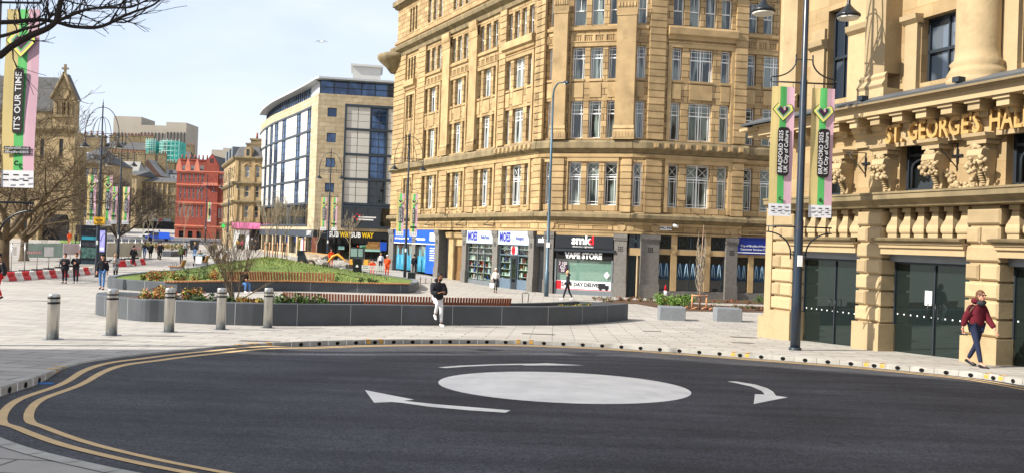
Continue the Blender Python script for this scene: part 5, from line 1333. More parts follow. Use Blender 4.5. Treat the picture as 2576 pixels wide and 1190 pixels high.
 for s in 'LR':
  ch.append([(J['pel'], .085*h*f), (J['hip'+s], .07*h*f), (J['kne'+s], .045*h), (J['ank'+s], .036*h), (J['toe'+s], .03*h)])
  fl = [(J['che'], .06*h*f), (J['sh'+s], .035*h), (J['elb'+s], .035*h), (J['wri'+s], .026*h), (J['han'+s], (.03*h, .016*h))]
  ch.append(fl)
  d = (J['han'+s]-J['wri'+s]).normalized(); lat = d.cross(V3(0, 0, 1)); lat = lat.normalized() if lat.length > .2 else V3(0, 1, 0)
  up = lat.cross(d).normalized()
  if hi:
   for k, (o_, L_) in enumerate(((-.028, .060), (-.010, .074), (.010, .070), (.028, .054))):
    r0 = J['han'+s]+lat*o_*h+d*.018*h
    ch.append([(J['han'+s], (.03*h, .016*h)), (r0, .010*h), (r0+d*L_*.5*h, .009*h), (r0+d*L_*.85*h-up*.03*h, .007*h)])
   r0 = J['wri'+s]+d*.03*h+lat*.035*h*(1 if s == 'L' else -1)
   ch.append([(J['wri'+s], .026*h), (r0, .011*h), (r0+d*.04*h+lat*.01*h*(1 if s == 'L' else -1), .009*h)])
 body = skin_mesh('body', ch, skin, root, 2 if hi else 1)
 # head with a face
 hm = MB(); hd = J['hd']; r = .1*h
 hm.ball(hd, r, 0, 16 if hi else 12, (.98, .78, 1.2)); hm.ball(hd+P(.095, 0, -.01), .018*h, 0, 6, (1, .8, 1.5)); hm.ball(hd+P(.035, 0, -.075), .052*h, 0, 8, (1, .9, .7))
 for sg in (-1, 1): hm.ball(hd+P(.0, .08*sg, -.005), .022*h, 0, 6, (.8, .5, 1.3)); hm.ball(hd+P(.088, .03*sg, .018), .011*h, 1, 6)
 hm.ball(hd+P(.088, 0, -.055), .014*h, 2, 6, (.7, 1.8, .5))
 hm.build('head', [skin, M('eye_dark', (.02, .015, .01), var=0, rough=.3), M('lips', lin((160, 90, 84)), var=0)], root, local=True)
 # hair
 if hair:
  hb = MB(); hb.ball(hd+P(-.018, 0, .028), .108*h, 0, 12, (1.0, .86, 1.06))
  if hairlen:
   hb.ball(hd+P(-.05, 0, -.03), .10*h, 0, 10, (.75, .95, 1.0+hairlen))
  hb.build('hair', hair, root, local=True)
 if hood:
  hb = MB(); hb.ball(J['nek']+P(-.07, 0, .05), .11*h, 0, 8, (.9, 1.2, .75)); hb.build('hood', top, root, local=True)
 if hat:
  hb = MB(); hb.lathe(hd+P(-.01, 0, .05), [(.108*h, 0), (.11*h, .03*h), (.09*h, .08*h), (.03*h, .1*h)], 12)
  if hat is not ORG: hb.box(hd+P(.11, 0, .052), (.09*h, .13*h, .012*h)); 
  hb.build('hat', hat, root, local=True)
 # clothing
 q = .018+puff
 tc = [[(J['pel']-P(0, 0, .06), ((.125*f+q)*h, (.165*f+q)*h)), (J['wai'], ((.12*f+q)*h, (.15*f+q)*h)), (J['che'], (.14*f+q)*h), (J['nek']+P(0, 0, .005), .078*h)]]
 for s in 'LR':
  w = J['wri'+s]+(J['elb'+s]-J['wri'+s])*.08
  tc.append([(J['che'], (.14*f+q)*h), (J['sh'+s], (.072+q*.5)*h), (J['elb'+s], (.054+q*.6)*h), (w, (.04+q*.5)*h)])
 if coat:
  lo_ = J['pel']-P(0, 0, coat); tc[0] = [(lo_, ((.16*f+q)*h, (.2*f+q)*h))]+tc[0]
 skin_mesh('jacket', tc, top, root, 2 if hi else 1)
 lc = []
 for s in 'LR':
  a = J['ank'+s]+(J['kne'+s]-J['ank'+s])*.06
  lc.append([(J['pel'], (.118*f)*h), (J['hip'+s], (.095*f)*h), (J['kne'+s], .064*h), (a, .052*h)])
 skin_mesh('trousers', lc, legs, root, 1)
 for s in 'LR':
  sm = MB(); a, t = J['ank'+s], J['toe'+s]; m_ = (a+t)/2; an = math.atan2((t-a).y, (t-a).x)
  d = (t-a); d.z = 0; d = d.normalized() if d.length > .001 else V3(1, 0, 0)
  pts = [a-d*.06*h+V3(0, 0, -.035*h), a+V3(0, 0, -.03*h), m_+V3(0, 0, -.022*h), t+V3(0, 0, -.0*h), t+d*.05*h+V3(0, 0, -.004*h)]
  sm.tube(pts, [.03*h, .05*h, .046*h, .038*h, .02*h], 8); sm.build('shoe', shoes, root, local=True)
 return root, J, h
def pp(x, y): return gp(x, y)
def add_box_thing(): pass
def build_people():
 dirL, dirR, away, toward = 180, 0, 90, -90
 # woman in a burgundy jacket crossing on the right
 r, J, h = person(pp(2453, 922), 1.66, -70, 'woman in burgundy padded jacket, sunglasses and dark jeans walking past the glass doors', 'walk', BURG, NVY, SHB, hair=HBRN, hairlen=.1, stride=.2, puff=.03, hood=True, hi=True, fat=1.08, tilt=.06, side=-1)
 mb = MB(); hd = J['hd']
 for sg in (-1, 1): mb.ball(hd+V3(.085, .035*sg, .015)*h, .026*h, 0, 8, (.4, 1.1, .8))
 mb.tube([hd+V3(.08, -.08, .02)*h, hd+V3(.09, 0, .02)*h, hd+V3(.08, .08, .02)*h], .008, 5); mb.build('sunglasses', M('lens_black', (.01, .01, .01), var=0, rough=.1), r, local=True)
 mb = MB(); c = J['che']+V3(-.17, 0, -.08); mb.ball(c, .15, 0, 10, (.6, 1, 1.25)); mb.build('rucksack', BLK, r, local=True)
 mb = MB(); mb.tube([J['nek']+V3(.06, -.09, .03), J['nek']+V3(.10, 0, -.02), J['nek']+V3(.06, .09, .03)], .05, 8); mb.build('scarf', CHAR, r, local=True)
 # man perched against the planter
 r, J, h = person(pp(1099, 820)+Vector((0, -.02, 0)), 1.76, -60, 'bearded man in black padded coat and white joggers leaning on the planter wall', 'lean', BLK, WHT, SHW, skin=SKIN_B, hair=HBLK, puff=.05, hood=True, hi=True)
 mb = MB(); c = J['hanL']+V3(.03, -.02, .04); mb.box(c, (.02, .075, .13)); mb.build('phone', BLACK, r, local=True)
 mb = MB(); mb.ball(J['hd']+V3(.035, 0, -.075)*h, .06*h, 0, 10, (1, 1.05, .75)); mb.build('beard', HBLK, r, local=True)
 # old woman with carrier bag
 r, J, h = person(pp(1246, 735.5), 1.58, -100, 'elderly white haired woman in pale patterned jacket carrying a white bag', 'walk', CREAM, CHAR, SHB, hair=HWHT, puff=.03, stride=.12, hi=False)
 b = J['hanR']; add_bag((r, b), 'white carrier bag held by the elderly woman', WHT, face=-100)
 r, J, h = person(pp(1427, 754), 1.66, 160, 'woman in black hoodie and leggings with a handbag walking past the vape shop', 'walk', BLK, BLK, SHW, hair=HBLD, stride=.19, hood=True, puff=.01, fat=.9)
 mb = MB(); mb.ball(J['pel']+V3(-.12, .16, .12), .09, 0, 8, (1, .5, 1)); mb.tube([J['pel']+V3(-.12, .16, .2), J['shL']+V3(0, 0, .04)], .01, 4); mb.build('handbag', SHB, r, local=True)
 # the boy on the timber bench
 seat = gp(610, 735); 
 p = at(608, 712, seat.y-.35); g = Vector((p.x, seat.y-.25, G(seat.y)))
 person(g, 1.7, -35, 'young man in black top and jeans sitting hunched on the curved timber bench', 'sit', BLK, DEN, SHW, hair=HBRN, fat=.95)
 # left group, coming towards the camera
 person(pp(162, 712), 1.66, -80, 'woman in long black coat with folded arms walking beside her friend', 'fold', BLK, BLK, SHB, hair=HBLK, hairlen=.2, puff=.05, coat=.2, fat=1.15)
 person(pp(190, 712.5), 1.7, -85, 'woman in black padded jacket with white trainers walking in front of the map totem', 'fold', BLK, CHAR, SHW, hair=HBLK, hairlen=.1, puff=.04)
 r, J, h = person(pp(256, 728), 1.74, -80, 'man in black bomber jacket, cap and pale blue jeans walking towards the bollards', 'walk', BLK, DEN, SHB, hair=HBLK, puff=.03, stride=.1, hat=BLK, hi=True)
 r, J, h = person(pp(290, 703.5), 1.66, -95, 'fair haired woman in long grey coat and pale scarf looking down at her phone', 'phone', GRYC, BLK, SHW, hair=HBLD, coat=.38, puff=.02)
 mb = MB(); mb.tube([J['nek']+V3(.07, 0, .03), J['che']+V3(.17, .02, 0), J['wai']+V3(.17, .02, 0)], .045, 6); mb.build('scarf', PEACH, r, local=True)
 person(pp(-5, 755), 1.75, -120, 'person in black coat and red skirt cut by the left edge of the view', 'walk', BLK, REDC, SHB, hair=HBLK, coat=.05, puff=.05, stride=.1)
 # walking away
 person(pp(335, 669.5), 1.75, 85, 'man in black with rucksack walking away beside the striped barriers', 'walk', BLK, BLK, SHW, hair=HBLK, puff=.03, stride=.14)
 person(pp(363, 651), 1.72, 100, 'person in dark jacket and blue jeans walking away by the mesh fence end', 'walk', CHAR, DEN, SHB, hair=HBRN, hairlen=.3)
 person(pp(378, 651), 1.66, 90, 'person in wide long black coat with both arms out, walking away', 'stand', BLK, BLK, SHB, hair=HBLK, coat=.4, puff=.05, fat=1.2)
 person(pp(397.5, 652), 1.72, 80, 'person in rust brown coat half hidden behind a taller companion', 'walk', BRN, BLK, SHB, hair=HBLK, coat=.2)
 person(pp(403, 653.5), 1.8, 95, 'tall person in long black coat walking beside one in brown', 'walk', BLK, BLK, SHB, hair=HBLK, coat=.25, puff=.02)
 r, J, h = person(pp(455.5, 663), 1.7, 92, 'woman in olive parka with fur hood and maroon bag walking away', 'walk', OLV, NVY, SHB, hair=HBRN, coat=.12, puff=.05, hood=True, stride=.08)
 mb = MB(); mb.ball(J['elbR']+V3(0, -.06, -.12), .16, 0, 8, (.6, .7, 1.2)); mb.build('shoulder_bag', BURG, r, local=True)
 person(pp(467, 649), 1.74, 100, 'man in pale grey hooded top walking away past the black litter bin', 'walk', GRYC, BLK, SHW, hair=HBLK, hood=True, stride=.16)
 person(pp(489, 651), 1.72, 90, 'man in dark jacket and bright blue jeans standing near the litter bin', 'stand', CHAR, DEN, SHB, hair=HBLD)
 person(pp(504, 662), 1.7, -85, 'person in dark green jacket sitting behind a pushchair', 'sit', OLV, BLK, SHB, hair=HBRN)
 person(pp(530, 650), 1.75, 60, 'person in dark clothes striding away near the third seat', 'walk', CHAR, BLK, SHB, hair=HBLK, stride=.22)
 person(pp(538, 645), 1.7, 90, 'person in grey green top walking away', 'walk', OLV, BLK, SHB, hair=HBRN)
 person(pp(547, 662), 1.68, 70, 'person in black leaning over towards the third seat', 'bend', BLK, BLK, SHB, hair=HBLK, coat=.2)
 person(pp(643, 636), 1.75, -90, 'person in long black coat walking by the pink fronted shop', 'walk', BLK, BLK, SHB, hair=HBLK, coat=.3)
 person(pp(633, 630), 1.7, 80, 'person in dark jacket standing outside the pink fronted shop', 'stand', CHAR, BLK, SHB, hair=HWHT)
 person(pp(597, 632), 1.7, 90, 'person in yellow top outside the pink fronted shop', 'walk', M('cloth_yellow', lin((220, 170, 30))), BLK, SHB, hair=HBLK)
 person(pp(609, 632), 1.62, -90, 'person in pink top outside the pink fronted shop', 'walk', M('cloth_pink', lin((220, 60, 120))), BLK, SHB, hair=HBLK)
 for (x, y, l) in ((312, 593, 'far person in black crossing the road nearest the crown lamp posts'), (384, 597, 'far person in black left of the blue car'), (400, 596, 'far person in grey beside the blue car')):
  person(pp(x, y+3), 1.75, 30, l, 'walk', BLK if 'grey' not in l else CHAR, BLK, SHB, hair=HBLK, group='far people by the road')
 person(pp(190, 616), 1.75, 60, 'person in black standing on the far green behind the fence', 'stand', BLK, BLK, SHB, hair=HBLK, group='far people by the road')
 person(pp(174, 614), 1.8, -60, 'worker in orange standing in front of the gothic hall porch', 'stand', ORG, ORG, SHB, hair=None, hat=WHT, group='far people by the road')
 # the workers and people near the hotel
 g2 = 'workers by the metal benches'
 person(pp(973, 696), 1.76, 95, 'worker in orange suit and white helmet standing with elbows out behind the bench', 'fold', ORG, ORG, SHB, hair=None, hat=WHT, puff=.06, fat=1.15, group=g2)
 person(pp(936, 690), 1.76, -80, 'worker in orange jacket sitting on the metal bench', 'sit', ORG, ORG, SHB, hair=HBLK, puff=.05, group=g2)
 person(pp(832, 673.5), 1.78, -70, 'worker in orange overalls standing by the yellow digger arm', 'stand', ORG, ORG, SHB, hair=HBLK, puff=.04, group=g2, hat=CHAR)
 person(pp(957, 684), 1.74, -80, 'person in white top standing beyond the worker in white helmet', 'stand', WHT, NVY, SHB, hair=HBLK, group=g2)
 person(pp(1041, 690), 1.75, 92, 'figure all in black facing the blue shop window', 'stand', BLK, BLK, SHB, hair=HBLK, puff=.03)
def add_bag(at_, label, mat, face=0):
 root, p = at_; o = origin(root); a = root.rotation_euler[2]; w = o+Matrix.Rotation(a, 3, 'Z') @ p
 mb = MB(); b = w+Vector((0, 0, -.42)); mb.hexa([b+Vector(v) for v in ((-.15, -.05, 0), (.15, -.05, 0), (.15, .05, 0), (-.15, .05, 0), (-.17, -.03, .3), (.17, -.03, .3), (.17, .03, .3), (-.17, .03, .3))])
 mb.tube([b+Vector((-.08, 0, .3)), b+Vector((0, 0, .42)), b+Vector((.08, 0, .3))], .008, 4)
 tag(mb.build('carrier_bag', mat, None, loc=b), label, 'bag')
build_people()
# ================================================================ planters, benches, bollards
WOOD = M('red_timber', lin((142, 84, 56)), var=.22, scale=5, rough=.7, bump=.2, stretch=(2, 2, 14)); WOODL = M('pale_timber', lin((190, 138, 100)), var=.15, scale=5, rough=.7); WOODT = M('tan_timber', lin((160, 112, 70)), var=.15, scale=5, rough=.7)
SOIL = M('soil', lin((84, 62, 44)), var=.3, scale=3, rough=1, bump=1, bscale=12)
LEAFG = M('leaf_green', lin((84, 112, 44)), var=.3, scale=6, rough=.7); LEAFD = M('leaf_dark', lin((44, 66, 36)), var=.3, scale=6, rough=.6); LEAFR = M('leaf_red', lin((176, 92, 70)), var=.25, scale=6, rough=.7); LEAFO = M('leaf_gold', lin((176, 146, 66)), var=.25, scale=6, rough=.7)
BARK = M('bark', lin((92, 80, 66)), var=.3, scale=6, rough=.95, bump=.6, bscale=12); BARKD = M('dark_bark', lin((58, 50, 44)), var=.3, scale=6, rough=.95); BARKP = M('pale_bark', lin((150, 138, 118)), var=.25, scale=6, rough=.9)
def gpath(px, n=4, step=None):
 g = [gp(*p) for p in px]; s = smooth_path([(p.x, p.y, 0) for p in g], n); return [(v.x, v.y) for v in s]
def wallring(mb, path, h, th, closed=False, m=0, joint=0, jm=1, cap=None):
 """low wall along path; thickness to the left"""
 inn = offpath(path, th); n = len(path)
 L = 0; nextj = joint*.6
 for i in range(n-1):
  a, b, c, d = path[i], path[i+1], inn[i+1], inn[i]
  hz = lambda p: h(p) if callable(h) else G(p[1])+h
  q = lambda p, z: (p[0], p[1], z)
  mb.face([q(a, G(a[1])-.1), q(b, G(b[1])-.1), q(b, hz(b)-.02), q(a, hz(a)-.02)], m)
  a1 = (a[0]+(d[0]-a[0])*.05, a[1]+(d[1]-a[1])*.05); b1 = (b[0]+(c[0]-b[0])*.05, b[1]+(c[1]-b[1])*.05)
  mb.face([q(a, hz(a)-.02), q(b, hz(b)-.02), q(b1, hz(b)), q(a1, hz(a))], m if cap is None else cap)
  mb.face([q(a1, hz(a)), q(b1, hz(b)), q(c, hz(b)), q(d, hz(a))], m if cap is None else cap)
  mb.face([q(c, G(c[1])-.1), q(d, G(d[1])-.1), q(d, hz(a)), q(c, hz(b))], m)
  sl = math.hypot(b[0]-a[0], b[1]-a[1])
  if joint:
   while L+sl > nextj:
    t = (nextj-L)/sl; x, y = a[0]+(b[0]-a[0])*t, a[1]+(b[1]-a[1])*t; ux, uy = (b[0]-a[0])/sl, (b[1]-a[1])/sl; nx, ny = uy*.003, -ux*.003; w = .008
    z0, z1 = G(y)-.02, hz((x, y))-.004
    mb.face([(x-ux*w+nx, y-uy*w+ny, z0), (x+ux*w+nx, y+uy*w+ny, z0), (x+ux*w+nx, y+uy*w+ny, z1), (x-ux*w+nx, y-uy*w+ny, z1)], jm); nextj += joint
  L += sl
 for (a, d, rev) in ((path[0], inn[0], 0), (path[-1], inn[-1], 1)):
  hz = h(a) if callable(h) else G(a[1])+h
  f = [(a[0], a[1], G(a[1])-.1), (a[0], a[1], hz), (d[0], d[1], hz), (d[0], d[1], G(d[1])-.1)]
  mb.face(f if not rev else f[::-1], m)
 return inn
def leaves(mb, c, r, n, s, mats=(0,), sq=(1, 1, .7), rnd=random):
 for _ in range(n):
  while True:
   v = Vector((rnd.uniform(-1, 1), rnd.uniform(-1, 1), rnd.uniform(-1, 1)))
   if v.length < 1: break
  k = rnd.uniform(.5, 1)
  p = Vector((c[0]+v.x*r*sq[0], c[1]+v.y*r*sq[1], c[2]+v.z*r*sq[2]))
  a = Vector((rnd.uniform(-1, 1), rnd.uniform(-1, 1), rnd.uniform(-.2, 1))).normalized(); b = a.orthogonal().normalized(); q = s*k
  b = (b*math.cos(rnd.uniform(0, 6)) + a.cross(b)*math.sin(rnd.uniform(0, 6))).normalized(); c2 = a.cross(b).normalized()
  mb.face([p-b*q*.4, p+c2*q, p+b*q*.4, p-c2*q*.6], rnd.choice(mats))
def shrub(x, y, z, r, mats, label, group, n=90, s=.07, name='shrub', stems=True, h=1.0):
 loc = Vector((x, y, z)); mb = MB(); rnd = random.Random(int(x*100)+int(y*77))
 root = thing(name, loc, label, 'shrub', group)
 for k in range(max(3, int(n/22))):
  a = rnd.uniform(0, 6.3); q = r*rnd.uniform(.1, .7); leaves(mb, (x+math.cos(a)*q, y+math.sin(a)*q, z+r*h*rnd.uniform(.35, .9)), r*.5, int(n/3.5), s, tuple(range(len(mats))), (1, 1, h), rnd)
 mb.build('foliage', mats, root)
 st = MB()
 for k in range(5):
  a = rnd.uniform(0, 6.3); st.tube([(x, y, z-.02), (x+math.cos(a)*r*.3, y+math.sin(a)*r*.3, z+r*h*.6), (x+math.cos(a)*r*.6, y+math.sin(a)*r*.6, z+r*h*1.2)], [.012, .008, .004], 3)
 st.build('stems', BARK, root)
 return root
def build_planters():
 WJ = M('pale_joint', lin((170, 172, 170)), var=.05)
 # ------------------------------------------------ front planter
 front = gpath([(243, 783), (240, 790), (252, 794), (295, 801), (353, 808), (409, 810), (472, 813), (541, 816), (659, 819), (771, 819), (948, 817.5), (1092, 818), (1261, 818), (1365, 818), (1441, 816), (1531, 810), (1579, 804.5)], 5)
 root = thing('front_planter', (*front[len(front)//2], G(front[len(front)//2][1])), 'long crescent planter with dark granite wall, nearest the road', 'planter')
 mb = MB(); H = .63
 inn = wallring(mb, front, H, .3, joint=1.75); 
 back = offpath(front, 2.3)[3:]; back = [(x, y) for x, y in back]
 # back wall runs from the right end back to the left
 endr = front[-1]; bk = [(endr[0]-.0, endr[1]+.35)]+[(p[0], p[1]) for p in back[::-1] if p[0] < endr[0]-.6]+[(front[0][0]+.2, front[0][1]+1.1), (front[0][0], front[0][1])]
 wallring(mb, bk, H, .3)
 mb.build('planter_wall', [DKGRAN, WJ], root)
 poly = [p for p in inn]+[(p[0], p[1]-.28) for p in bk[1:-1]]
 mb = MB(); S_ = MB(); n = min(len(front), 200)
 for i in range(len(front)-1):
  a, b = inn[i], inn[i+1]; c, d = offpath(front, 2.1)[i+1], offpath(front, 2.1)[i]
  if c[0] > endr[0]-.5: c = (endr[0]-.5, c[1])
  if d[0] > endr[0]-.5: d = (endr[0]-.5, d[1])
  S_.face([(p[0], p[1], G(p[1])+.52) for p in (a, b, c, d)])
 S_.build('soil_bed', SOIL, root)
 # slatted bench back at the far side of the planter
 A = at(718, 750, 29.3); pts = []
 for x, D in ((716, 29.0), (800, 28.9), (900, 28.9), (1000, 29.0), (1100, 29.2), (1200, 29.6), (1281, 30.2)): p = at(x, 750, D); pts.append((p.x, p.y, 0))
 sp = resample([(v.x, v.y) for v in smooth_path(pts, 8)], .096)
 bench = thing('slatted_bench', (sp[0][0], sp[0][1], G(sp[0][1])), 'long curved red timber slatted bench along the back of the front planter', 'bench')
 mb = MB(); st = MB()
 for i, (x, y) in enumerate(sp):
  a = sp[min(i+1, len(sp)-1)]; b = sp[max(i-1, 0)]; rz = math.atan2(a[1]-b[1], a[0]-b[0]); z = G(y); nx, ny = math.sin(rz), -math.cos(rz)
  mb.hexa([(x+math.cos(rz)*u+nx*v+nx*(-t), y+math.sin(rz)*u+ny*v+ny*(-t), z+zz) for zz, t in ((.40, .0), (.86, -.09)) for u, v in ((-.033, .02), (.033, .02), (.033, -.02), (-.033, -.02))])
  st.box((x-nx*.28, y-ny*.28, z+.42), (.068, .5, .05), rz)
 mb.build('backrest', WOOD, bench); st.build('seat', WOODL, bench)
 mb = MB()
 for i in range(0, len(sp), 14):
  x, y = sp[i]; mb.box((x, y+.3, G(y)-.02), (.08, .4, .44)); mb.tube([(x, y+.02, G(y)+.3), (x, y+.04, G(y)+.8)], .02, 4)
 mb.build('bench_frame', DGREY, bench)
 # plants
 rnd = random.Random(11)
 def bed(px0, px1, n, pal, r0, r1, lab, off=(.3, 1.9), nn=110, s=.075, h=.9):
  for k in range(n):
   x = px0+(px1-px0)*(k+rnd.uniform(.1, .9))/n; 
   i = min(range(len(front)), key=lambda j: abs(1288+(front[j][0]/front[j][1])*F-x)); o = offpath(front, rnd.uniform(*off))[i]
   shrub(o[0], o[1], G(o[1])+.5, rnd.uniform(r0, r1), pal, lab, 'low plants in the front planter', nn, s, h=h)
 bed(300, 395, 9, [LEAFO, LEAFR, LEAFG], .24, .34, 'low golden red leaved shrub at the left end of the front planter', h=1.2, nn=150)
 bed(400, 540, 8, [LEAFD, LEAFG, LEAFD], .2, .3, 'low dark green plant between the bollards in the front planter')
 bed(575, 650, 5, [LEAFR, LEAFO, LEAFG], .18, .26, 'low reddish plant to the right of the bare shrub')
 bed(655, 712, 4, [LEAFG, LEAFD, LEAFO], .18, .24, 'low green plant behind the last bollard')
 bed(712, 850, 7, [LEAFG, LEAFD, LEAFG], .24, .34, 'glossy green shrub in front of the slatted bench', off=(.4, .8), h=1.0)
 bed(1430, 1545, 6, [LEAFG, LEAFD, LEAFO], .18, .24, 'low green plant at the right end of the front planter', off=(.3, .9), h=.6)
 bed(860, 1270, 9, [LEAFO, LEAFG], .07, .1, 'dry grassy tuft along the inner edge of the front planter', off=(.3, .5), nn=26, s=.06)
 # ------------------------------------------------ island with lawn
 ff = gpath([(274, 717), (274.4, 724.6), (340, 731), (445, 737)], 3)+gpath([(446, 737), (600, 733), (723, 732), (853, 734.5), (950, 737), (1027, 737.5)], 4)+gpath([(1028, 737.5), (1047, 734)], 1)
 bkp = [(1047, 731), (1052, 722), (1027, 708), (940, 690), (820, 670.5), (760, 662), (690, 655), (620, 656), (560, 661), (500, 672), (431, 689), (350, 704), (290, 713), (274, 717)]
 bk = gpath(bkp, 3)
 isl = thing('lawn_island', (*ff[len(ff)//2], G(ff[len(ff)//2][1])), 'large raised island with dark granite wall, planting and a grass mound', 'planter')
 mb = MB(); H2 = .52
 def hh(p): return G(p[1])+(H2 if p[1] < 58 else H2-(H2-.14)*min(1, (p[1]-58)/14))
 wallring(mb, ff, hh, .35, joint=2.6); wallring(mb, bk, hh, .4, cap=2)
 mb.build('planter_wall', [DKGRAN, WJ, LTGRAN], isl)
 loop = offpath(ff, .3)[1:]+offpath(bk, .35)[1:-1]
 cx, cy = at(700, 640, 76).x, 73
 LAWN = M('lawn', lin((96, 114, 50)), var=.3, scale=1.2, rough=1, bump=1.0, bscale=5, stain=.3, stc=lin((138, 132, 70)), sscale=.7)
 mb = MB(); rows = 16; N = len(loop); ring = []
 for k in range(rows+1):
  t = k/rows; e = 1.42*(3*t*t-2*t*t*t)*.62
  ring.append([(p[0]+(cx-p[0])*t, p[1]+(cy-p[1])*t, 0) for p in loop])
  ring[-1] = [(x, y, (hh(loop[i])-.06)*(1-t)+(G(y)+.15)*t+e*1.0+random.uniform(-.03, .03)*(k > 0 and k < rows)) for i, (x, y, z) in enumerate(ring[-1])]
 for k in range(rows):
  for i in range(N):
   j = (i+1) % N; mb.face([ring[k][i], ring[k][j], ring[k+1][j], ring[k+1][i]], 0, True)
 lw = mb.build('lawn', LAWN, isl, weld=True)
 tf = MB(); rnd = random.Random(5); ng = 0
 for _ in range(3800):
  i = rnd.randrange(N); k = rnd.uniform(1.5, rows-.01); k0 = int(k); t = k-k0
  a, b = Vector(ring[k0][i]), Vector(ring[k0+1][i]); p = a.lerp(b, t); p2 = Vector(ring[k0][(i+1) % N]).lerp(Vector(ring[k0+1][(i+1) % N]), t); p = p.lerp(p2, rnd.random())
  if p.y > 84: continue
  a = rnd.uniform(0, 6.3); w = rnd.uniform(.02, .06); hgt = rnd.uniform(.06, .16); dx, dy = math.cos(a)*w, math.sin(a)*w
  tf.face([(p.x-dx, p.y-dy, p.z-.02), (p.x+dx, p.y+dy, p.z-.02), (p.x+dy*1.2, p.y-dx, p.z+hgt)], rnd.choice((0, 0, 0, 1)))
 o = tf.build('grass_tufts', [M('grass_blade', lin((98, 116, 48)), var=.3, scale=3), M('grass_straw', lin((150, 142, 84)), var=.3, scale=3)], isl); tag(o, kind='stuff')
 # timber seat capping the front wall and its backrest
 def at_front(x):
  i = min(range(len(ff)), key=lambda j: abs(1288+(ff[j][0]/ff[j][1])*F-x)); return i
 i0, i1 = at_front(430), at_front(1026)
 seg = resample(offpath(ff[i0:i1+1], .22), .16)
 bench = thing('curved_bench', (seg[0][0], seg[0][1], G(seg[0][1])), 'curved timber seat and backrest capping the dark wall of the lawn island', 'bench')
 mb = MB(); bb = MB(); cap = MB()
 for i, (x, y) in enumerate(seg):
  a = seg[min(i+1, len(seg)-1)]; b = seg[max(i-1, 0)]; rz = math.atan2(a[1]-b[1], a[0]-b[0]); z = G(y)+H2
  mb.box((x, y, z+.01), (.115, .62, .06), rz)
  xp = 1288+x/y*F
  if 584 < xp < 850:
   nx, ny = -math.sin(rz), math.cos(rz)
   bb.hexa([(x+math.cos(rz)*u+nx*(.2+v+t), y+math.sin(rz)*u+ny*(.2+v+t), z+zz) for zz, t in ((.05, 0), (.50, .1)) for u, v in ((-.05, -.02), (.05, -.02), (.05, .02), (-.05, .02))])
   cap.box((x+nx*.31, y+ny*.31, z+.50), (.17, .07, .035), rz)
 mb.build('seat', WOODT, bench); bb.build('backrest', WOOD, bench); cap.build('top_rail', WOODL, bench)
 # plants of the island
 def ibed(px0, px1, n, pal, r0, r1, lab, off, h=1.0, nn=110, s=.09):
  for k in range(n):
   x = px0+(px1-px0)*(k+rnd.uniform(.1, .9))/n; i = at_front(x); o = offpath(ff, rnd.uniform(*off))[i]
   shrub(o[0], o[1], hh((o[0], 50))+.0 if 0 else G(o[1])+.5, rnd.uniform(r0, r1), pal, lab, 'low plants on the lawn island', nn, s, h=h)
 ibed(300, 425, 7, [LEAFG, LEAFO, SOIL], .22, .34, 'sparse olive plant at the left end of the lawn island', (1.0, 3.0), h=.9)
 ibed(325, 395, 3, [LEAFD, LEAFG], .3, .38, 'taller loose dark shrub at the left end of the lawn island', (3.0, 4.5), h=2.1, nn=70)
 ibed(405, 430, 2, [LEAFR, LEAFO], .34, .42, 'russet leaved shrub beside the first wooden seat', (3.0, 4.0), h=1.3)
 ibed(455, 510, 5, [LEAFO, LEAFG, LEAFR], .32, .4, 'golden leaved shrub behind the timber seat', (1.4, 2.6), h=1.1)
 ibed(510, 545, 2, [LEAFG, LEAFD], .28, .34, 'bright green shrub behind the timber seat', (1.4, 2.2), h=1.0)
 ibed(855, 1000, 6, [LEAFD, LEAFG], .16, .24, 'small dark plant right of the timber backrest', (1.3, 3.0), h=1.2, nn=60)
 return hh
HH = build_planters()
def bollards():
 BANDK = M('bollard_band', (.01, .01, .012), var=0, rough=.4)
 g = 'steel bollards along the paving edge'
 labs = ['shorter bollard with two wide black bands, farthest left', 'second brushed steel bollard from the left, at the round planter end', 'middle one of the five steel bollards', 'brushed steel bollard just left of the last one', 'steel bollard farthest right, in front of the dark planter wall']
 for i, (x, y, yt, l) in enumerate(((132, 855, 739, labs[0]), (280, 845, 726, labs[1]), (425, 836.5, 724, labs[2]), (555, 830, 724, labs[3]), (673, 826, 724, labs[4]))):
  p = gp(x, y-1.5); H = zat(x+3, yt, p.y)-p.z; r = .12 if i else .115
  t = thing('bollard', p, l, 'bollard', g)
  mb = MB(); mb.lathe(p, [(r, -.05), (r, H-.06), (r*.97, H-.02), (r*.9, H), (0.01, H+.004)], 28); mb.build('post', STEEL, t)
  for z0, z1 in (((.70, .745), (.80, .835)) if i else ((.74, .785), (.845, .885))):
   mb = MB(); z0, z1 = z0+H-1.0, z1+H-1.0; z0 += .06; z1 += .06 
   mb.lathe(p, [(r+.002, z0), (r+.004, z0+.003), (r+.004, z1-.003), (r+.002, z1)], 28); mb.build('black_band', BANDK, t)
  mb = MB(); mb.lathe((p.x, p.y, p.z), [(r+.09, .0), (r+.09, .008), (r+.02, .010)], 28); mb.build('base_plate', GREY, t)
bollards()
def blocks():
 for (x, y, l) in ((1694, 806, 'pale granite cube seat nearer the planter'), (1837, 809, 'pale granite cube seat nearer the concert hall')):
  p = gp(x, y); p.y += .5; p.z = G(p.y); mb = MB(); mb.box((p.x, p.y, p.z-.02), (1.02, 1.02, .56), R(-4)); o = mb.build('stone_seat', LTGRAN, None, loc=p, bevel=.02); tag(o, l, 'stone seat', 'granite cube seats')
blocks()
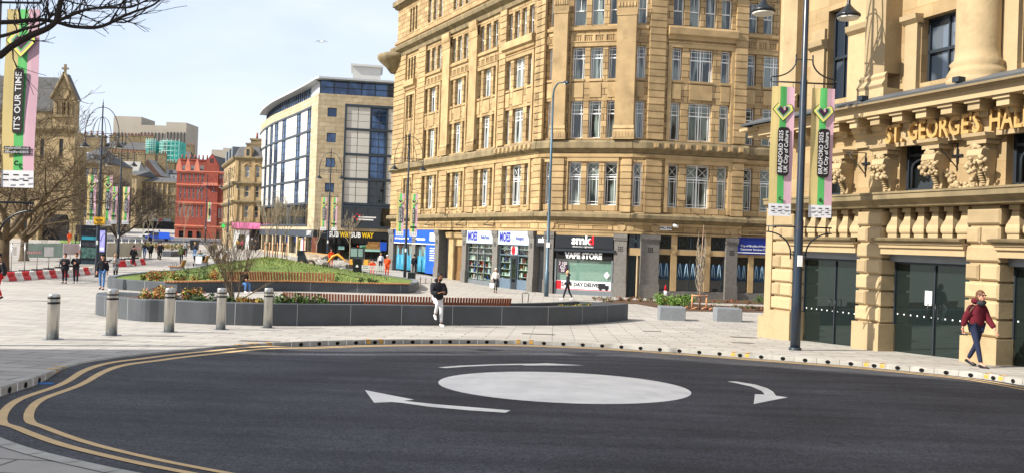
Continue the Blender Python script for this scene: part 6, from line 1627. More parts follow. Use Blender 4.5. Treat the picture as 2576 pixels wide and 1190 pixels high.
# ================================================================ crown lamp posts and festival banners
BY = M('banner_yellow', lin((208, 188, 128)), var=.06, scale=1.5, rough=.7); BG_ = M('banner_green', lin((88, 178, 98)), var=.06, rough=.7); BP = M('banner_pink', lin((212, 172, 184)), var=.06, scale=1.5, rough=.7); BW = M('banner_white', lin((226, 226, 228)), var=.04, rough=.7)
LIME = M('logo_lime', lin((222, 232, 110)), var=0, rough=.7); PLUM = M('logo_plum', lin((66, 34, 62)), var=0, rough=.7); INK = M('banner_ink', lin((34, 30, 30)), var=0, rough=.7)
def banner(top, w, h, rz, kind, label, detail=2):
 """hanging banner; top = middle of the top edge"""
 root = thing('banner', top, label, 'banner', 'festival banners on the lamp posts', rz=rz)
 nz = 14; rnd = random.Random(int(top.x*50+top.z*31))
 ph = rnd.uniform(0, 6)
 wave = lambda x, z: .018*math.sin(z*2.1+ph+x*3)*(w/.6)+.012*math.sin(x*14/w*.6+ph)*(1+z/h)
 mb = MB(); cols = [(-.5, -.14, 0), (-.14, .16, 1), (.16, .5, 2)]; zl = -h*.905
 for c0, c1, m in cols:
  for q in range(3):
   x0, x1 = w*(c0+(c1-c0)*q/3), w*(c0+(c1-c0)*(q+1)/3)
   for k in range(nz):
    z0, z1 = zl*k/nz, zl*(k+1)/nz
    mb.face([(x0, wave(x0, z1), z1), (x1, wave(x1, z1), z1), (x1, wave(x1, z0), z0), (x0, wave(x0, z0), z0)], m, True)
 for q in range(6):
  x0, x1 = w*(-.5+q/6), w*(-.5+(q+1)/6); mb.face([(x0, wave(x0, -h), -h), (x1, wave(x1, -h), -h), (x1, wave(x1, zl), zl), (x0, wave(x0, zl), zl)], 3, True)
 mb.build('cloth', [BY, BG_, BP, BW], root, local=True)
 f = -.035*max(1, w/.6)
 # heart shaped diamond emblem
 def heart(s, y, cz):
  pts = [(0, -1.05), (.42, -.62), (.98, -.02)]+[(.98-.06+.0, .12), (.86, .40), (.62, .52), (.36, .44), (.06, .14)]+[(0, .1), (-.46, .62), (-.98, .02), (-.5, -.52)]
  return [(p[0]*s, y, cz+p[1]*s) for p in pts]
 cz = -h*.18; s = w*.48
 def poly(mb, pts, m=0):
  tri = tessellate_polygon([[Vector((p[0], p[2], 0)) for p in pts]])
  mb.mesh(pts, [t if area2([(pts[i][0], pts[i][2]) for i in t]) > 0 else t[::-1] for t in tri], m)
 mb = MB()
 for i, (k, m) in enumerate(((1, 0), (.92, 1), (.72, 2), (.62, 3), (.5, 0), (.0, 0))):
  if k: poly(mb, heart(s*k, f-.002*i, cz), m)
 mb.box((s*.10, f-.016, cz-s*.06), (s*.16, .002, s*.34), 0, 2)
 mb.build('emblem', [PLUM, LIME, BP, BG_], root, local=True)
 # black lozenge with the words running upwards
 a0, a1 = (-h*.335, -h*.70) if kind == 'time' else (-h*.315, -h*.69)
 bw = w*(.30 if kind == 'time' else .52); bx = w*(-.02 if kind == 'time' else .06)
 mb = MB(); rr = bw*.28; pts = []
 for cx_, cz_, a in ((bx+bw/2-rr, a0-rr, 0), (bx-bw/2+rr, a0-rr, 90), (bx-bw/2+rr, a1+rr, 180), (bx+bw/2-rr, a1+rr, 270)):
  for t in (0, 30, 60, 90): pts.append((cx_+rr*math.cos(R(a+t)), f-.004, cz_+rr*math.sin(R(a+t))))
 poly(mb, pts); tb = mb.build('text_panel', INK, root, local=True)
 if detail:
  L = a0-a1
  def vt(body, size, xoff, width):
   o = text(body, size, BW, None, (0, 0, 0), 0, ext=.001, rx=90, bold=.008*size, rot=0, width=width)
   o.data.transform(Matrix.Rotation(R(-90), 4, 'Y')); o.parent = tb; o.location = (xoff, f-.008, (a0+a1)/2)
  if kind == 'time': vt("IT'S OUR TIME", bw*.88, bx, L*.88)
  else: vt('BRADFORD 2025', bw*.50, bx-bw*.22, L*.86); vt('UK City of Culture', bw*.46, bx+bw*.23, L*.86)
 if kind == 'time':
  mb = MB()
  for k in range(2): mb.box((0, f, -h*(.79+.022*k)), (w*.8, .003, h*.018))
  o = mb.build('web_address', INK, root, local=True)
  if detail > 1:
   for k, s_ in enumerate(('bradford2025.co.uk', '#Bradford2025')): text(s_, w*.1, BW, root, (0, 0, 0), 0, ext=.001, width=w*.72).location = (0, f-.006, -h*(.79+.022*k)+h*.009)
 mb = MB(); c = (0, 0, -h*.865); mb.tube([(w*.055*math.cos(t), f, -h*.865+w*.055*math.sin(t)) for t in [R(45+15*k) for k in range(19)]], w*.022, 4); 
 for i in range(3):
  for j in range(2): mb.box((w*(-.3+.3*i), f, -h*(.935+.03*j)), (w*.17, .002, h*.008))
 mb.build('small_logos', INK, root, local=True)
 for sx in (-.42, .42):
  mb = MB(); mb.tube([(sx*w, 0, 0), (sx*w, 0, .09)], .008, 4); mb.build('hook', BLACK, root, local=True)
 return root
def post_proto():
 root = thing('crown_lamp_post', (0, 0, 0), 'x', 'lamp post', 'crown lamp posts in the square')
 mb = MB(); mb.lathe((0, 0, 0), [(.125, -.1), (.125, 1.3), (.115, 1.35), (.11, 3.3), (.095, 3.35), (.09, 6.9), (.075, 6.95), (.07, 9.2), (.045, 9.25), (.04, 11.3), (.06, 11.32), (.06, 11.36), (.03, 11.4), (.04, 11.46), (.004, 11.8)], 14); mb.build('post', NAVY, root, local=True)
 mb = MB(); mb.lathe((0, 0, 0), [(.16, -.05), (.16, .05), (.127, .08)], 14); mb.build('base_plate', DGREY, root, local=True)
 # banner arms
 def arc(x0, z0, x1, z1, vert0=True, n=8):
  out = []
  for k in range(n+1):
   t = math.pi/2*k/n; out.append((x0+(x1-x0)*(1-math.cos(t)), 0, z0+(z1-z0)*math.sin(t)) if vert0 else (x0+(x1-x0)*math.sin(t), 0, z0+(z1-z0)*(1-math.cos(t))))
  return out
 mb = MB(); z = 6.85
 mb.tube([(-.86, 0, z), (.86, 0, z)], .022, 6); mb.tube([(-.86, 0, z+.10), (-.86, 0, z)], .018, 5); mb.tube([(.86, 0, z+.10), (.86, 0, z)], .018, 5)
 for s in (-1, 1):
  mb.tube([(s*.22, 0, z+.72)]+arc(s*.22, z+.58, s*.86, z+.12), .02, 6); mb.tube([(0, 0, z+.6), (s*.22, 0, z+.6)], .014, 5)
 mb.build('upper_banner_arm', BLACK, root, local=True)
 mb = MB(); z = 3.15
 mb.tube([(-.86, 0, z), (.86, 0, z)], .022, 6)
 for s in (-1, 1): mb.tube([(s*.2, 0, z-.82)]+arc(s*.2, z-.68, s*.86, z-.14), .02, 6); mb.tube([(s*.8, 0, z-.14), (s*.8, 0, z)], .014, 5); mb.tube([(0, 0, z-.7), (s*.2, 0, z-.7)], .014, 5)
 mb.build('lower_banner_arm', BLACK, root, local=True)
 # crown
 mb = MB()
 def ogive(hw, z0, zt): return [(hw*math.cos(t)**.9 if math.cos(t) > 0 else 0, 0, z0+(zt-z0)*math.sin(t)) for t in [math.pi/2*k/10 for k in range(11)]]
 for s in (-1, 1):
  for hw, z0, zt, r in ((1.15, 9.25, 11.25, .026), (.62, 9.25, 10.6, .02)):
   p = [(s*x, y, z_) for x, y, z_ in ogive(hw, z0, zt)]; mb.tube(p, r, 6)
 for zz in (9.25, 9.5): mb.tube([(-1.15, 0, zz), (1.15, 0, zz)], .024, 6)
 mb.tube([(x*.1, 0, 9.38+.07*math.sin(x*1.3)) for x in range(-11, 12)], .014, 4)
 for yy in (-1, 1): mb.tube([(0, 0, 9.25), (0, yy*.55, 9.25)], .02, 5); mb.tube([(0, yy*x, z_) for x, y, z_ in ogive(.55, 9.25, 10.6)], .018, 5)
 mb.build('crown', NAVY, root, local=True)
 LAMPW = M('lamp_lens', lin((210, 206, 190)), var=.02, rough=.3)
 for s in (-1, 1):
  mb = MB(); c = (s*1.12, 0, 8.62); mb.lathe(c, [(.29, -.02), (.31, .01), (.30, .05), (.2, .13), (.1, .24), (.055, .3), (.045, .36), (.045, .66)], 20); l = mb.build('pendant_lamp', BLACK, root, local=True)
  mb = MB(); mb.lathe(c, [(.25, -.07), (.28, -.03)], 20); mb.build('lens', LAMPW, l, local=True)
 mb = MB(); mb.box((0, -.13, 2.15), (.12, .03, .28)); mb.build('number_plate', WHITE, root, local=True)
 return root
def lamp_posts():
 proto = None
 spots = [(2000, 880, None, 4, 'navy crown lamp post nearest the concert hall', ('city', 'city'), 'right'),
             (-42, None, 16.2, -4, 'nearest crown lamp post, only its right banner arms in view', (None, 'time'), ''),
             (243, None, 58, 0, 'crown lamp post behind the map totem, carrying a yellow notice', ('time', 'city'), ''),
             (296, None, 78, 0, 'slightly smaller crown lamp post next to the one with the yellow notice', ('time', 'city'), ''),
             (823, None, 88, 0, 'crown lamp post in front of the hotel corner', ('city', 'time'), ''),
             (1018, None, 69, 0, 'crown lamp post in front of the blue fronted shop', ('city', 'time'), ''),
             (571, None, 121, 0, 'crown lamp post in front of the tan corner building with the pink shop', (None, None), ''),
             (460, None, 176, 0, 'far crown lamp post left of the red building door', ('time', 'city'), ''),
             (482, None, 170, 0, 'far crown lamp post in the middle of the red building', ('time', 'city'), ''),
             (516, None, 150, 0, 'far crown lamp post at the right edge of the red building', (None, 'city'), '')]
 names = {0: 'beside the concert hall', 1: 'at the left edge of the photo', 2: 'behind the map totem', 3: 'right of the map totem', 4: 'in front of the hotel', 5: 'by the blue shop', 7: 'left in front of the red building', 8: 'mid front of the red building', 9: 'at the right of the red building'}
 for i, (x, y, D, rz, l, kinds, _) in enumerate(spots):
  if y: p = gp(x, y)
  else:
   D0 = D; yy = 640
   for _i in range(8): q = at(x, yy, D0); z = G(D0); yy += -(z-q.z)/D0*F*-1*-1 if 0 else (q.z-z)/D0*F
   p = Vector((q.x, D0, G(D0)))
  if i == 1: p.z -= .5
  if proto is None: proto = post_proto(); o = proto; o.location = p; o['label'] = l; o.rotation_euler = (0, 0, R(rz))
  else: o = dup(proto, None, p, R(rz), l)
  w, h = .60, 3.32
  for s, k in ((-1, kinds[0]), (1, kinds[1])):
   if not k: continue
   off = Vector((math.cos(R(rz)), math.sin(R(rz)), 0))*.53*s
   side = 'left' if s < 0 else 'right'
   banner(p+off+Vector((0, -.0, 6.73)), w if i != 1 else .64, h if i != 1 else 3.3, R(rz), k, f'{side} banner of striped yellow, green and pink '+names[i], 2 if i < 2 else (1 if i < 7 else 0))
  if i == 2:
   mb = MB(); c = p+Vector((.1, -.14, 0)); zc = zat(250, 556, D)
   r = thing('notice_sign', (c.x, c.y, zc), 'small yellow notice board fixed low on the post behind the map totem', 'sign')
   mb.box((c.x, c.y, zc-.25), (.72, .03, .5)); mb.build('board', M('notice_yellow', lin((228, 176, 40)), var=.05), r)
   mb = MB()
   for k, w_ in enumerate((.5, .46, .28, .6)): mb.box((c.x, c.y-.02, zc+.06-k*.09), (w_, .004, .045))
   mb.build('notice_words', INK, r)
 # the tall plain street light in front of the corner building
 p = gp(1374, 745); r = thing('street_light', p, 'tall plain grey street light with one curved arm in front of the corner building', 'street light')
 zt = zat(1388, 245, p.y); mb = MB(); H = zt-p.z
 mb.lathe(p, [(.14, -.1), (.14, 1.5), (.10, 1.55), (.085, H*.6), (.06, H)], 12)
 zl = zat(1426, 207, p.y); c = p+Vector((0, 0, H)); q = at(1420, 209, p.y-1.2)
 pts = [c, c+Vector((.05, -.05, .45)), c+Vector((.28, -.3, .8)), q]; sm = smooth_path(pts, 5); mb.tube(sm, [.06-.02*i/len(sm) for i in range(len(sm))], 8)
 mb.build('column', M('galvanised_blue', lin((84, 104, 116)), var=.2, rough=.45, metal=.5, stain=.5, stc=lin((40, 52, 62)), sscale=1.5), r)
 mb = MB(); d = (sm[-1]-sm[-2]).normalized(); e = q+d*.62; mb.tube([q-d*.05, q+d*.1, q+d*.4, e], [.05, .12, .13, .06], 10); h_ = mb.build('lantern', DGREY, r)
 mb = MB(); mb.ball(q+d*.3+Vector((0, 0, -.08)), .11, 0, 8, (1.6, 1.2, .5)); mb.build('lens', M('lamp_lens2', lin((200, 205, 205)), rough=.2), h_)
 mb = MB(); mb.box((p.x, p.y-.13, p.z+3.0), (.22, .02, .3)); mb.build('number_plate', WHITE, r)
lamp_posts()
# ================================================================ smaller street furniture
def furniture():
 # map totem
 p = gp(221, 683); D = p.y; k = D/F
 t = thing('map_totem', p, 'tall black map totem with teal header and street plan on a concrete plinth', 'totem')
 w = 43*k; mb = MB(); mb.box((p.x, p.y+.2, p.z), (w+.05, .45, .55)); mb.build('plinth', M('concrete', lin((160, 156, 148)), var=.1), t)
 z0 = p.z+.5; z1 = zat(221, 567, D); mb = MB(); mb.box((p.x, p.y+.2, z0), (w, .3, z1-z0)); bd = mb.build('casing', M('totem_black', lin((14, 20, 26)), var=.1, rough=.2), t)
 mp = M('map_print', lin((60, 90, 84)), var=.8, scale=4, rough=.4); tl = M('totem_teal', lin((40, 130, 150)), var=.1, rough=.4)
 for ya, yb, m, n in ((595, 603, tl, 'header_strip'), (622, 649, mp, 'map_panel'), (609, 619, M('photo_print', lin((40, 44, 52)), var=.8, scale=3), 'photo_panel'), (655, 668, M('info_print', lin((26, 46, 58)), var=.6, scale=6), 'info_panel')):
  mb = MB(); za, zb = zat(221, yb, D), zat(221, ya, D); mb.box((p.x, p.y+.045, za), (w*.9, .012, zb-za)); mb.build(n, m, t)
 q = gp(257, 677); q = at(257, 600, p.y+3); q.z = G(q.y); t = thing('advert_screen', q, 'slim black panel with a bright lilac advertising screen', 'screen')
 k2 = q.y/F; mb = MB(); z1 = zat(257, 572, q.y); mb.box((q.x, q.y, q.z), (21*k2, .2, z1-q.z)); mb.build('casing', BLACK, t)
 mb = MB(); za, zb = zat(257, 633, q.y), zat(257, 580, q.y); mb.box((q.x, q.y-.105, za), (17*k2, .01, zb-za)); mb.build('screen', M('screen_lilac', lin((140, 136, 200)), var=.5, scale=2.2, emit=.5), t)
 mb = MB(); mb.box((q.x, q.y-.115, za+.12), (14*k2, .006, .22)); mb.build('caption_strip', WHITE, t)
 # mesh fence panels
 A, B = gp(-8, 689), gp(356, 648.5); n = 15; L = (B-A).length
 MESH = mesh_mat()
 proto = None; g = 'temporary mesh fence panels round the tree bed'
 places = ['at the left edge of view', 'in front of the big bare tree trunk', 'right of the big tree trunk', 'with a white paper notice', 'with pale green sheeting behind', 'left of the women in black', 'behind the two women in black', 'left of the map totem', 'hidden behind the map totem', 'behind the lilac screen', 'right of the lilac screen', 'behind the grey coated woman', 'left of the man with rucksack', 'next to the last mesh panel', 'nearest the people in black']
 for i in range(n):
  a = A.lerp(B, i/n); b = A.lerp(B, (i+1)/n); m = (a+b)/2; rz = math.atan2(b.y-a.y, b.x-a.x); W = (b-a).length-.06
  base = Vector((a.x, a.y, G(a.y)+.06)); slope = 0
  if proto is None:
   t = thing('fence_panel', base, '', 'fence panel', g, rz=rz); proto = t
   mb = MB()
   for x in (0, W): mb.tube([(x, 0, 0), (x, 0, 2.0)], .021, 6)
   for z in (.05, 1.97): mb.tube([(0, 0, z), (W, 0, z)], .019, 6)
   mb.build('frame', STEEL, t, local=True)
   mb = MB(); mb.face([(0, 0, .05), (W, 0, .05), (W, 0, 1.97), (0, 0, 1.97)]); mb.build('wire_mesh', MESH, t, local=True)
   mb = MB(); mb.box((0, 0, -.06), (.25, .7, .13)); mb.build('foot', CHAR, t, local=True)
  else: t = dup(proto, None, base, rz, '')
  t['label'] = 'silver mesh fence panel '+places[i]
 # sheeting and notices hung on the fence
 def hung(x0, x1, y0, y1, mat, label, name='sheeting', dz=0):
  i = None; r0, r1 = ray(x0, 640), ray(x1, 640); dA = B-A
  def on(x):
   r = ray(x, 640); t = (A.x-r.x*A.y)/(r.x*dA.y-dA.x); return A+dA*t
  a, b = on(x0), on(x1); za0, za1 = zat(x0, y1, a.y), zat(x0, y0, a.y); zb0, zb1 = zat(x1, y1, b.y), zat(x1, y0, b.y)
  nrm = Vector((dA.y, -dA.x, 0)).normalized()*(.03+dz); mb = MB(); a = a+nrm; b = b+nrm; bk = nrm.normalized()*-.006
  mb.hexa([(a.x, a.y, za0), (b.x, b.y, zb0), (b.x+bk.x, b.y+bk.y, zb0), (a.x+bk.x, a.y+bk.y, za0), (a.x, a.y, za1), (b.x, b.y, zb1), (b.x+bk.x, b.y+bk.y, zb1), (a.x+bk.x, a.y+bk.y, za1)])
  tag(mb.build(name, mat, None, loc=(a.x, a.y, za0)), label, name.replace('_', ' '))
 SHG = M('sheet_green', lin((150, 170, 160)), var=.12, scale=1.2); SHP = M('sheet_pink', lin((190, 176, 178)), var=.12, scale=1.2); SHS = M('sheet_stone', lin((186, 178, 160)), var=.15, scale=.8)
 hung(70, 157, 612, 648, SHG, 'pale green sheeting tied along the mesh fence by the gothic hall'); hung(158, 199, 613, 641, SHP, 'faded pink sheeting on the mesh fence left of the map totem')
 hung(268, 355, 611, 646, SHS, 'pale stone coloured sheeting on the mesh fence behind the grey coated woman')
 STR = stripe_mat()
 hung(67, 102, 632, 638, STR, 'red and white striped tape board on the fence by the tree trunk', 'striped_board', .03); hung(190, 200, 629, 636, STR, 'short red and white striped board by the map totem', 'striped_board', .03); hung(330, 352, 621, 627, STR, 'red and white striped board near the fence end', 'striped_board', .03)
 hung(108, 132, 621, 645, WHITE, 'white curled paper notice on the mesh fence', 'paper_notice', .04); hung(29, 39, 621, 642, WHITE, 'narrow notice with coloured stripes on the fence', 'paper_notice', .04); hung(0, 8, 620, 640, WHITE, 'white notice at the left edge of the photo', 'paper_notice', .04)
 # red and white barriers
 def barrier(a, b, cols, label):
  dx = b-a; L = dx.length; rz = math.atan2(dx.y, dx.x); t = thing('road_barrier', (a.x, a.y, G(a.y)), label, 'barrier', 'red and white barriers', rz=rz)
  mb = MB(); sec = [(-.22, 0), (-.2, .12), (-.1, .3), (-.07, .5), (.07, .5), (.1, .3), (.2, .12), (.22, 0)]
  g1 = G(b.y)-G(a.y)
  for k in range(6):
   x0, x1 = L*k/6+.0, L*(k+1)/6; m = cols
   q0, q1 = g1*k/6, g1*(k+1)/6; hb = lambda x: 1-.10*abs(math.sin(3*math.pi*x/L))
   for (y0, z0), (y1, z1) in zip(sec, sec[1:]): mb.face([(x1, y0, z0*hb(x1)+q1), (x0, y0, z0*hb(x0)+q0), (x0, y1, z1*hb(x0)+q0), (x1, y1, z1*hb(x1)+q1)][::-1], 0, False)
  mb.face([(0, y, z) for y, z in sec]); mb.face([(L, y, z+g1) for y, z in sec][::-1])
  mb.build('shell', cols, t, local=True)
  mb = MB(); mb.tube([(L*.3, -.12, .3), (L*.5, -.1, .35+g1/2), (L*.7, -.12, .3+g1)], .03, 5); mb.build('moulded_grip', cols, t, local=True)
 RB = M('barrier_red', lin((196, 36, 44)), var=.1, rough=.5); WB = M('barrier_white', lin((214, 208, 202)), var=.08, rough=.5)
 P0, P1 = gp(-6, 708), gp(232, 688); n = 15
 for i in range(n):
  a, b = P0.lerp(P1, i/n), P0.lerp(P1, (i+.94)/n); barrier(a, b, RB if i % 2 else WB, ('red' if i % 2 else 'white')+f' moulded barrier unit, number {i+1} from the left edge' if 0 else (f"{'red' if i%2 else 'white'} low plastic barrier unit, {['first','second','third','fourth','fifth','sixth','seventh','eighth','ninth','tenth','eleventh','twelfth','thirteenth','fourteenth','fifteenth'][i]} from the left edge"))
 P0, P1 = gp(300, 671), gp(362, 665); n = 5
 for i in range(n):
  a, b = P0.lerp(P1, i/n), P0.lerp(P1, (i+.94)/n); barrier(a, b, WB if i % 2 else RB, f"{'white' if i%2 else 'red'} barrier unit {['behind the grey coated woman','just right of the grey coated woman','behind the man with rucksack','right of the man with rucksack','at the end nearest the people in black'][i]}")
 # cone
 p = gp(1673, 760); t = thing('traffic_cone', p, 'red and white traffic cone standing in the green shrubs', 'traffic cone'); H = zat(1673, 716.5, p.y)-p.z
 mb = MB(); mb.lathe(p, [(.19, .03), (.145, H*.25)], 16); mb.build('lower_band', M('cone_orange', lin((222, 70, 40)), rough=.5), t)
 mb = MB(); mb.lathe(p, [(.145, H*.25), (.085, H*.68)], 16); mb.build('white_band', WHITE, t)
 mb = MB(); mb.lathe(p, [(.085, H*.68), (.035, H*.97), (.03, H)], 16); mb.build('tip', RED, t); mb = MB(); mb.box(p, (.46, .46, .04)); mb.build('base', RED, t)
 # litter bins
 def bin_(x0, x1, y0, y1, label, y_=None, logo=True):
  xm = (x0+x1)/2; p = gp(xm, y1); k = p.y/F; w = (x1-x0)*k; H = zat(xm, y0, p.y)-p.z; t = thing('litter_bin', p, label, 'litter bin', 'black litter bins')
  mb = MB(); mb.box((p.x, p.y+w/2, p.z), (w*.82, w*.8, H*.72), 0, 0, 1.12); mb.build('body', BLACK, t)
  mb = MB(); mb.box((p.x, p.y+w/2, p.z+H*.72), (w, w, H*.24), 0, 0, .96); mb.box((p.x, p.y+w/2, p.z+H*.96), (w*.9, w*.9, H*.05), 0, 0, .5); h_ = mb.build('hood', BLACK, t)
  mb = MB(); mb.box((p.x, p.y-.012, p.z+H*.79), (w*.6, .02, H*.1)); mb.build('slot', M('slot_dark', (.002, .002, .002), var=0), h_)
  if logo: mb = MB(); mb.box((p.x, p.y+.01, p.z+H*.42), (w*.28, .02, H*.05)); mb.face([(p.x-w*.14, p.y+.0, p.z+H*.48), (p.x+w*.14, p.y+.0, p.z+H*.48), (p.x, p.y+.0, p.z+H*.58)]); mb.build('crest', WHITE, t)
 bin_(885, 910, 648, 688, 'black litter bin with white crest between the digger and the metal bench'); bin_(476, 495, 603, 629, 'far black litter bin by the man in blue jeans', logo=False)
 p = gp(1034, 712); t = thing('planter_box', p, 'plain black square planter box right of the lamp post', 'planter box', 'black boxes'); k = p.y/F
 mb = MB(); mb.box((p.x, p.y+.3, p.z), (17*k, .6, .76), 0, 0, 1.08); mb.build('body', BLACK, t); mb = MB(); mb.box((p.x, p.y+.3, p.z+.74), (19*k, .64, .05)); mb.build('rim', DGREY, t)
 # metal benches
 def mbench(x0, x1, yb, rz, label, back=True):
  p = gp((x0+x1)/2, yb); k = p.y/F; L = (x1-x0)*k; t = thing('metal_bench', p, label, 'bench', 'pale metal benches', rz=rz)
  LG = M('bench_grey', lin((176, 176, 170)), var=.08, rough=.5)
  for x in (-.46, -.16, .16, .46):
   mb = MB(); mb.tube([(x*L, 0, 0), (x*L, 0, .44), (x*L, -.05, .86 if back else .44)], .035, 6); mb.build('leg', LG, t, local=True)
  mb = MB()
  for j in range(4): mb.box((0, .08+j*.11, .44), (L, .09, .03))
  mb.build('seat', LG, t, local=True)
  if back:
   mb = MB()
   for j in range(3): mb.box((0, -.04, .54+j*.13), (L, .03, .09))
   mb.build('backrest', LG, t, local=True)
 mbench(908, 967, 695, R(-12), 'long pale slatted metal bench seen from behind near the workers'); mbench(1055, 1100, 713, R(-8), 'pale metal bench behind the man in the padded coat', False)
 mbench(808, 858, 676, R(-4), 'low pale metal seat by the yellow digger arm', False)
 # wooden seats on the kerb of the lawn
 for (x0, x1, y, l) in ((425, 466, 683, 'wooden seat with one backrest, nearest of the three'), (492, 524, 669, 'wooden seat holding the white carrier bag'), (540, 569, 662, 'wooden seat farthest of the three by the lawn edge')):
  p = gp((x0+x1)/2, y+2); k = p.y/F; L = (x1-x0)*k; t = thing('wooden_seat', (p.x, p.y, p.z), l, 'seat', 'wooden seats along the lawn edge')
  mb = MB(); mb.box((p.x-L*.12, p.y, p.z+.42), (L*.76, .5, .07)); mb.build('seat', WOODT, t)
  mb = MB(); mb.hexa([(p.x+L*.2, p.y-.25, p.z+.42), (p.x+L*.3, p.y-.25, p.z+.42), (p.x+L*.3, p.y+.4, p.z+.42), (p.x+L*.2, p.y+.4, p.z+.42), (p.x+L*.36, p.y-.25, p.z+.98), (p.x+L*.44, p.y-.25, p.z+.98), (p.x+L*.44, p.y+.4, p.z+.98), (p.x+L*.36, p.y+.4, p.z+.98)]); mb.build('backrest', WOODT, t)
  mb = MB(); mb.box((p.x, p.y, p.z-.05), (L*.8, .42, .48)); mb.build('base', LTGRAN, t)
  if '425' in str(x0):
   mb = MB()
   for o in (-.42, -.18): mb.tube([(p.x+L*o, p.y, p.z+.49), (p.x+L*o, p.y, p.z+.75), (p.x+L*(o+.12), p.y, p.z+.75), (p.x+L*(o+.12), p.y, p.z+.49)], .015, 5)
   mb.build('armrest', DGREY, t)
 p = gp(505, 669); t = thing('pushchair', (p.x, p.y-.5, G(p.y-.5)), 'dark pushchair with blue grey hood by the second wooden seat', 'pushchair'); x, y, z = p.x, p.y-.5, G(p.y-.5)
 mb = MB(); mb.box((x, y, z+.95), (1.1, .7, .09), 0, 0, .9); mb.build('hood', M('hood_blue', lin((120, 140, 156))), t)
 mb = MB(); mb.box((x, y+.1, z+.4), (.7, .5, .52), 0, 0, 1.2); mb.build('seat', BLK, t)
 for sx in (-.35, .35):
  for sy in (-.3, .35): mb = MB(); mb.tube([(x+sx-.02, y+sy, z+.13), (x+sx+.02, y+sy, z+.13)], .13, 12, smooth=False); mb.build('wheel', SHB, t)
 mb = MB()
 for sx in (-.35, .35): mb.tube([(x+sx, y-.3, z+.13), (x+sx, y+.1, z+.5), (x+sx, y+.5, z+1.05)], .02, 5); mb.tube([(x+sx, y+.35, z+.13), (x+sx, y+.1, z+.5)], .02, 5)
 mb.build('frame', DGREY, t)
 q = gp(508, 671); mb = MB(); b = Vector((q.x, q.y-.8, G(q.y-.8)+.35)); mb.hexa([b+Vector(v) for v in ((-.25, -.1, 0), (.25, -.1, 0), (.25, .1, 0), (-.25, .1, 0), (-.28, -.06, .6), (.28, -.06, .6), (.28, .06, .6), (-.28, .06, .6))]); mb.tube([b+Vector((-.1, 0, .6)), b+Vector((0, 0, .75)), b+Vector((.1, 0, .6))], .015, 4)
 tag(mb.build('shopping_bag', WHITE, None, loc=b), 'big white shopping bag standing in front of the pushchair', 'bag')
 # round pavement sign by the newsagent
 p = gp(1318, 726); t = thing('pavement_sign', p, 'dark blue pavement sign made of three discs outside the newsagent', 'sign'); k = p.y/F
 for dx, dy, r, m, n in ((0, 13, .21, M('disc_blue', lin((36, 66, 140))), 'blue_disc'), (0, 28, .25, WHITE, 'upper_disc'), (-6, 6, .14, WHITE, 'lower_disc')):
  mb = MB(); c = Vector((p.x+dx*k, p.y, p.z+dy*k)); mb.tube([c+Vector((0, -.02 if n[0] != 'b' else -.01, 0)), c+Vector((0, .03, 0))], r, 18, smooth=False); d = mb.build(n, m, t)
  mb = MB(); mb.tube([c+Vector((0, -.035, 0)), c+Vector((0, .02, 0))], r*.6, 16, smooth=False); mb.build('disc_centre', WHITE if n[0] == 'b' else M('disc_navy', lin((30, 50, 110))), d)
 mb = MB(); mb.lathe(p, [(.28, 0), (.28, .03), (.05, .07)], 14); mb.tube([p, p+Vector((0, .03, 1.0))], .02, 5); mb.build('base', SHB, t)
 # cycle hoop on the paving
 p = gp(1323, 770); t = MB(); t.tube([p+Vector((-.13, 0, 0)), p+Vector((-.17, 0, .5)), p+Vector((-.12, 0, .56)), p+Vector((.12, 0, .56)), p+Vector((.17, 0, .5)), p+Vector((.13, 0, 0))], .022, 6)
 p.y += 2.6; o = t.build('cycle_hoop', BLACK, None); tag(o, 'small black steel hoop just behind the dark planter wall', 'cycle hoop')
 o.location = (0, 2.2, G(p.y)-p.z+.0)
 p = gp(115, 966, -.11); mb = MB(); mb.box((p.x, p.y, p.z), (.2, .07, .02), R(8)); tag(mb.build('litter', M('blue_litter', lin((60, 120, 180)), var=.2), None, loc=p), 'crushed blue drinks can lying by the left kerb', 'litter')
def mesh_mat():
 m, t, b = nt('wire_mesh'); N = t.nodes; Lk = t.links
 tc = N.new('ShaderNodeTexCoord'); br = N.new('ShaderNodeTexBrick'); br.offset = 0; br.inputs['Scale'].default_value = 1; br.inputs['Brick Width'].default_value = .05; br.inputs['Row Height'].default_value = .2; br.inputs['Mortar Size'].default_value = .003
 Lk.new(tc.outputs['UV'], br.inputs['Vector']); tr = N.new('ShaderNodeBsdfTransparent'); mx = N.new('ShaderNodeMixShader'); Lk.new(br.outputs['Fac'], mx.inputs[0]); Lk.new(tr.outputs[0], mx.inputs[1]); Lk.new(b.outputs[0], mx.inputs[2]); Lk.new(mx.outputs[0], N['Material Output'].inputs[0])
 b.inputs['Base Color'].default_value = (.45, .45, .45, 1); return m
def stripe_mat():
 m, t, b = nt('red_white_stripes'); N = t.nodes; Lk = t.links
 tc = N.new('ShaderNodeTexCoord'); w = N.new('ShaderNodeTexWave'); w.inputs['Scale'].default_value = 1.1; Lk.new(tc.outputs['UV'], w.inputs['Vector']); cr = N.new('ShaderNodeMath'); cr.operation = 'GREATER_THAN'; cr.inputs[1].default_value = .5; Lk.new(w.outputs['Fac'], cr.inputs[0])
 mm = N.new('ShaderNodeMix'); mm.data_type = 'RGBA'; Lk.new(cr.outputs[0], mm.inputs[0]); mm.inputs[6].default_value = (.65, .03, .03, 1); mm.inputs[7].default_value = (.75, .72, .7, 1); Lk.new(mm.outputs[2], b.inputs['Base Color']); return m
furniture()
